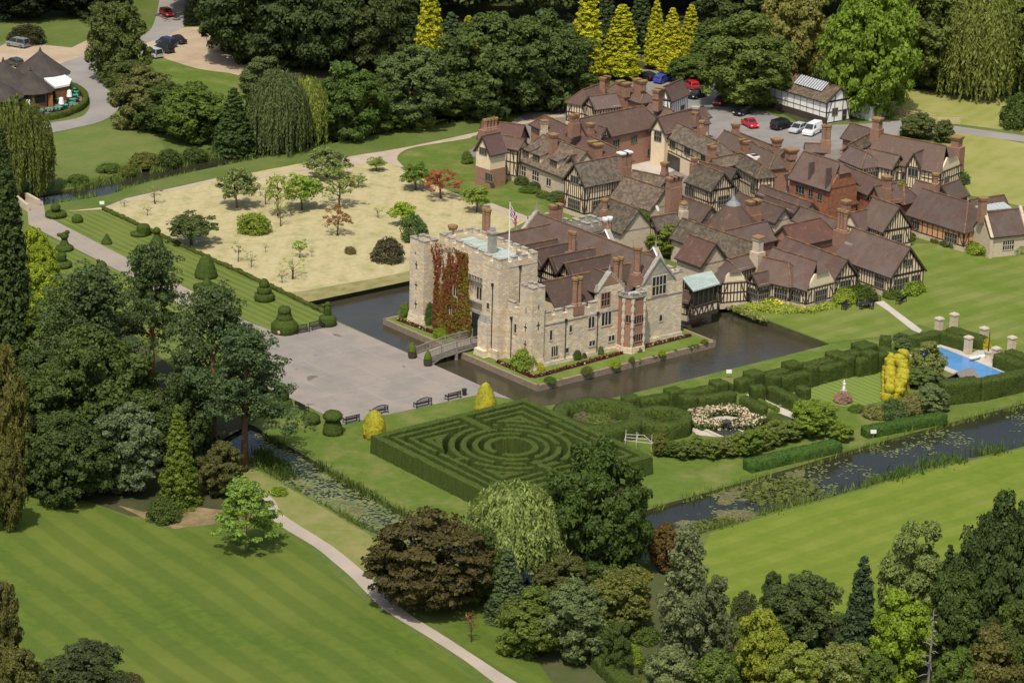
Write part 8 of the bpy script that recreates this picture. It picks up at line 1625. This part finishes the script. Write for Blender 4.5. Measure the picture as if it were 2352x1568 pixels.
car('red hatchback driving on the woodland road at the top left', (1365, 155), (1250, 90), RED, tl); car('silver hatchback parked at the road edge by the lone grey green tree', (1130, 425), (1255, 462), SIL, tl, 'mpv'); car('dark green car parked second in the row beside the silver hatchback', (1225, 385), (1350, 425), DGN, tl, 'mpv'); car('dark blue car parked third in the row by the gravel car park', (1245, 345), (1362, 378), (.03, .06, .16), tl, 'mpv'); car('black saloon parked last in the row on the gravel car park', (1330, 322), (1450, 352), BLK, tl, 'round')
car('grey green hatchback alone on the gravel at the far left', (70, 355), (205, 378), (.2, .22, .22), tl, 'mpv'); car('dark car with pale windscreen half hidden behind the tea room roof', (80, 500), (150, 525), (.05, .06, .06), tl)
car('black car under the golden cypresses at the car court', (540, 362), (605, 385), BLK, tr); car('bright blue car beside the black and white tower house', (690, 372), (605, 402), BLUE, tr); car('red car half hidden behind the timbered tower house', (765, 405), (800, 425), RED, tr); car('black car with chrome nose right of the timbered tower house', (785, 468), (835, 452), BLK, tr); car('red car in the deep shade of the spreading tree', (905, 500), (945, 480), (.3, .015, .02), tr)
car('dark car in the shade at the right of the spreading tree', (1000, 548), (1050, 530), BLK, tr); car('rounded red car at the sunny edge of the car court', (1090, 612), (1030, 580), RED, tr, 'round'); car('black people carrier parked in the car court', (1258, 592), (1160, 618), BLK, tr, 'mpv'); car('silver car parked between the black people carrier and the white van', (1250, 635), (1322, 606), SIL, tr); car('white van parked in the car court', (1312, 652), (1395, 610), WHT, tr, 'van', 'van')
# --- lilies, reeds, flowers
PAD = mat('lily_pad', (.14, .175, .06), (.19, .21, .085), 3, (.10, .13, .045), .4, rough=.5); ALG = mat('algae_mat', (.14, .125, .055), (.11, .105, .05), 2.5, (.09, .09, .04), .6)
def in_poly(p, L):
    c_ = False
    for i in range(len(L)):
        a, b_ = L[i], L[i-1]
        if (a[1] > p[1]) != (b_[1] > p[1]) and p[0] < (b_[0]-a[0])*(p[1]-a[1])/(b_[1]-a[1])+a[0]: c_ = not c_
    return c_
def pads(name, label, area, n, r0, r1, clump=0., z=CZ+.02, fn=None, m=PAD):
    xs_, ys_ = [p[0] for p in area], [p[1] for p in area]; b = MB(); k = 0; tries = 0
    while k < n and tries < n*30:
        tries += 1; p = (rnd.uniform(min(xs_), max(xs_)), rnd.uniform(min(ys_), max(ys_)))
        if not in_poly(p, area) or not in_poly(p, canal): continue
        if mnoise.noise(Vector((p[0]*.16, p[1]*.16, 2)))+.5*mnoise.noise(Vector((p[0]*.5, p[1]*.5, 5))) < clump: continue
        r_ = rnd.uniform(r0, r1); a0 = rnd.random()*6; b.face([(p[0]+r_*math.cos(a0+i*.95), p[1]+r_*math.sin(a0+i*.95)*.9, z+rnd.random()*.015) for i in range(7)][:6], m); k += 1
    o = b.build(name); tag(o, label, 'lily pads', kind='stuff')
west = poly([(590, 985), (1030, 1215), (1000, 1280), (560, 1060)]); east = poly([(1480, 1160), (2400, 910), (2400, 1020), (1560, 1260)])
pads('lily_pads', 'carpet of lily pads on the canal below the forecourt lawn', west, 1700, .14, .27, -.3); pads('lily_pads', 'scattered lily pads on the canal beside the bank lawn', east, 900, .10, .22, .02)
def raft(label, c, rx, ry, n):
    c = np.array(G(*c, 0)[:2]); r = np.random.default_rng(n); a, k = r.uniform(0, 6.3, n), np.sqrt(r.random(n))*r.choice([1, 1, 1, 1.25], n); P_ = np.stack([c[0]+rx*k*np.cos(a), c[1]+ry*k*np.sin(a), CZ+.03+r.random(n)*.22*(1.2-np.minimum(k, 1.1))], 1); o = leaf_obj('lily_pads', leaf_data('lily_pads', P_, np.tile(np.array((0, 0, 1.)), (n, 1)), .4, .45, 1.1), None, (.075, .09, .035)); tag(o, label, 'lily pads', kind='stuff')
raft('dense round raft of water lilies in the right hand canal', (1790, 1120), 5.0, 3.4, 1500); raft('smaller raft of water lilies near the canal corner', (1640, 1202), 3.0, 2.1, 700)
if 0: pads('lily_pads', 'dense round raft of water lilies in the right hand canal', [tuple(np.array(G(1790, 1118, 0)[:2])+np.array((5.2*math.cos(a), 3.6*math.sin(a)))) for a in np.linspace(0, 6.1, 18)], 900, .16, .34, -1.5, CZ+.06)
if 0: pads('lily_pads', 'smaller raft of water lilies near the canal corner', [tuple(np.array(G(1640, 1200, 0)[:2])+np.array((3.2*math.cos(a), 2.2*math.sin(a)))) for a in np.linspace(0, 6.1, 18)], 400, .16, .3, -1.5, CZ+.05)
pads('algae_scum', 'brown algae patches floating on the canal', poly([(1480, 1160), (1850, 1065), (1820, 1170), (1560, 1260)]), 1200, .15, .42, .2, CZ+.008, m=ALG); pads('algae_scum', 'brown algae patches among the lily pads below the maze', west, 700, .15, .4, .3, CZ+.008, m=ALG)
def reeds(label, line, n, spread, h0, h1, color, zf=dd, gaps=.0):
    pts = poly(smooth(line, 4), zf); P_, N_, S_ = [], [], []; seg = list(zip(pts, pts[1:]))
    for _ in range(n):
        p, q = rnd.choice(seg); f = rnd.random(); x, y = p[0]+(q[0]-p[0])*f+rnd.gauss(0, spread), p[1]+(q[1]-p[1])*f+rnd.gauss(0, spread)
        if mnoise.noise(Vector((x*.22, y*.22, 9))) < gaps-.2: continue
        h = rnd.uniform(h0, h1)*(.8+.6*mnoise.noise(Vector((x*.3, y*.3, 1))))
        P_.append((x, y, -.5+h*.5)); a = rnd.random()*6.3; N_.append((math.cos(a), math.sin(a), .1)); S_.append(.09+.04*rnd.random())
    n_ = len(P_); me = leaf_data('reeds', np.array(P_), np.array(N_), .13, .3, 9.0, np.tile(np.array((.0, .0, 1.)), (n_, 1))); o = leaf_obj('reeds', me, None, color); tag(o, label, 'reeds', kind='stuff')
reeds('reeds along the canal edge of the bank lawn', [(1640, 1213), (1720, 1188), (1800, 1164), (1900, 1139), (2010, 1108), (2080, 1084), (2250, 1044), (2380, 1015)], 1900, .6, .3, .9, (.085, .115, .035))
reeds('tall reed clumps at the bend of the right hand canal', [(2030, 1100), (2080, 1080), (2200, 1052), (2300, 1030)], 2200, .9, .7, 1.5, (.06, .095, .035)); reeds('reeds on the garden side of the right hand canal', [(1500, 1166), (1620, 1131), (1740, 1096), (1840, 1068), (1990, 1023), (2130, 985), (2240, 955), (2352, 926)], 1500, .25, .2, .5, (.11, .14, .04))
reeds('dark rushes along the forecourt side of the lily canal', [(617, 1002), (700, 1047), (775, 1092), (850, 1134), (940, 1184)], 1500, .3, .3, .7, (.06, .085, .025)); reeds('rushes along the towpath side of the lily canal', [(560, 1050), (640, 1098), (720, 1142), (800, 1190), (850, 1222)], 1400, .35, .3, .8, (.085, .115, .03)); reeds('grass fringe on the near bank of the far left river', [(130, 466), (330, 420), (560, 370), (800, 321), (1040, 282), (1230, 250)], 2500, .3, .2, .6, (.12, .16, .035)); reeds('wild bank growth on the far side of the left river', [(150, 435), (330, 392), (450, 365), (560, 343)], 2600, .8, .5, 1.3, (.09, .12, .04))
reeds('tall bulrushes growing out of the shaded lily canal below the pine', [(590, 1035), (625, 1060), (660, 1090)], 900, .7, .6, 1.4, (.05, .075, .025))
def flowers(label, line, n, sp_, zf, col, gcol):
    pts = poly(line, zf); root = thing('flower_border', label, 'flower bed', (*pts[0], 0)); l = np.array(root.location)
    for nm, cc, k, zz, sz in (('leaves', gcol, n, .4, .22), ('flowers', col, n//10, .75, .15)):
        A_ = []
        for _ in range(k): i = rnd.randrange(len(pts)-1); f = rnd.random(); A_.append((pts[i][0]+(pts[i+1][0]-pts[i][0])*f+rnd.gauss(0, sp_), pts[i][1]+(pts[i+1][1]-pts[i][1])*f+rnd.gauss(0, sp_), rnd.random()*zz+.05))
        A_ = np.array(A_); tag(leaf_obj(nm, leaf_data(nm, A_-l, np.tile(np.array((-.3, -.4, 1.)), (len(A_), 1)), sz, .7), root, cc), kind='stuff')
flowers('yellow flower border below the canted bay cottage', [(900, 1395), (980, 1420), (1050, 1430)], 1500, .6, z3, (.55, .45, .04), (.11, .15, .03)); flowers('small clump of yellow flowers under the half hipped cottage', [(1230, 1400), (1290, 1405)], 500, .5, z3, (.6, .42, .05), (.11, .14, .03)); flowers('pale green edging plants along the front of the moat cottages', [(740, 1430), (900, 1450), (1100, 1465), (1300, 1450), (1420, 1415)], 3600, .55, z3, (.26, .27, .06), (.16, .19, .04)); flowers('mixed plants along the east moat wall', [(640, 1440), (760, 1490), (900, 1540)], 500, .35, z3, (.3, .2, .2), (.11, .13, .04)); flowers('low grey green herbs in the narrow border by the bowling lawn', [(200, 880), (300, 930)], 700, .4, pr, (.45, .42, .1), (.14, .17, .1))
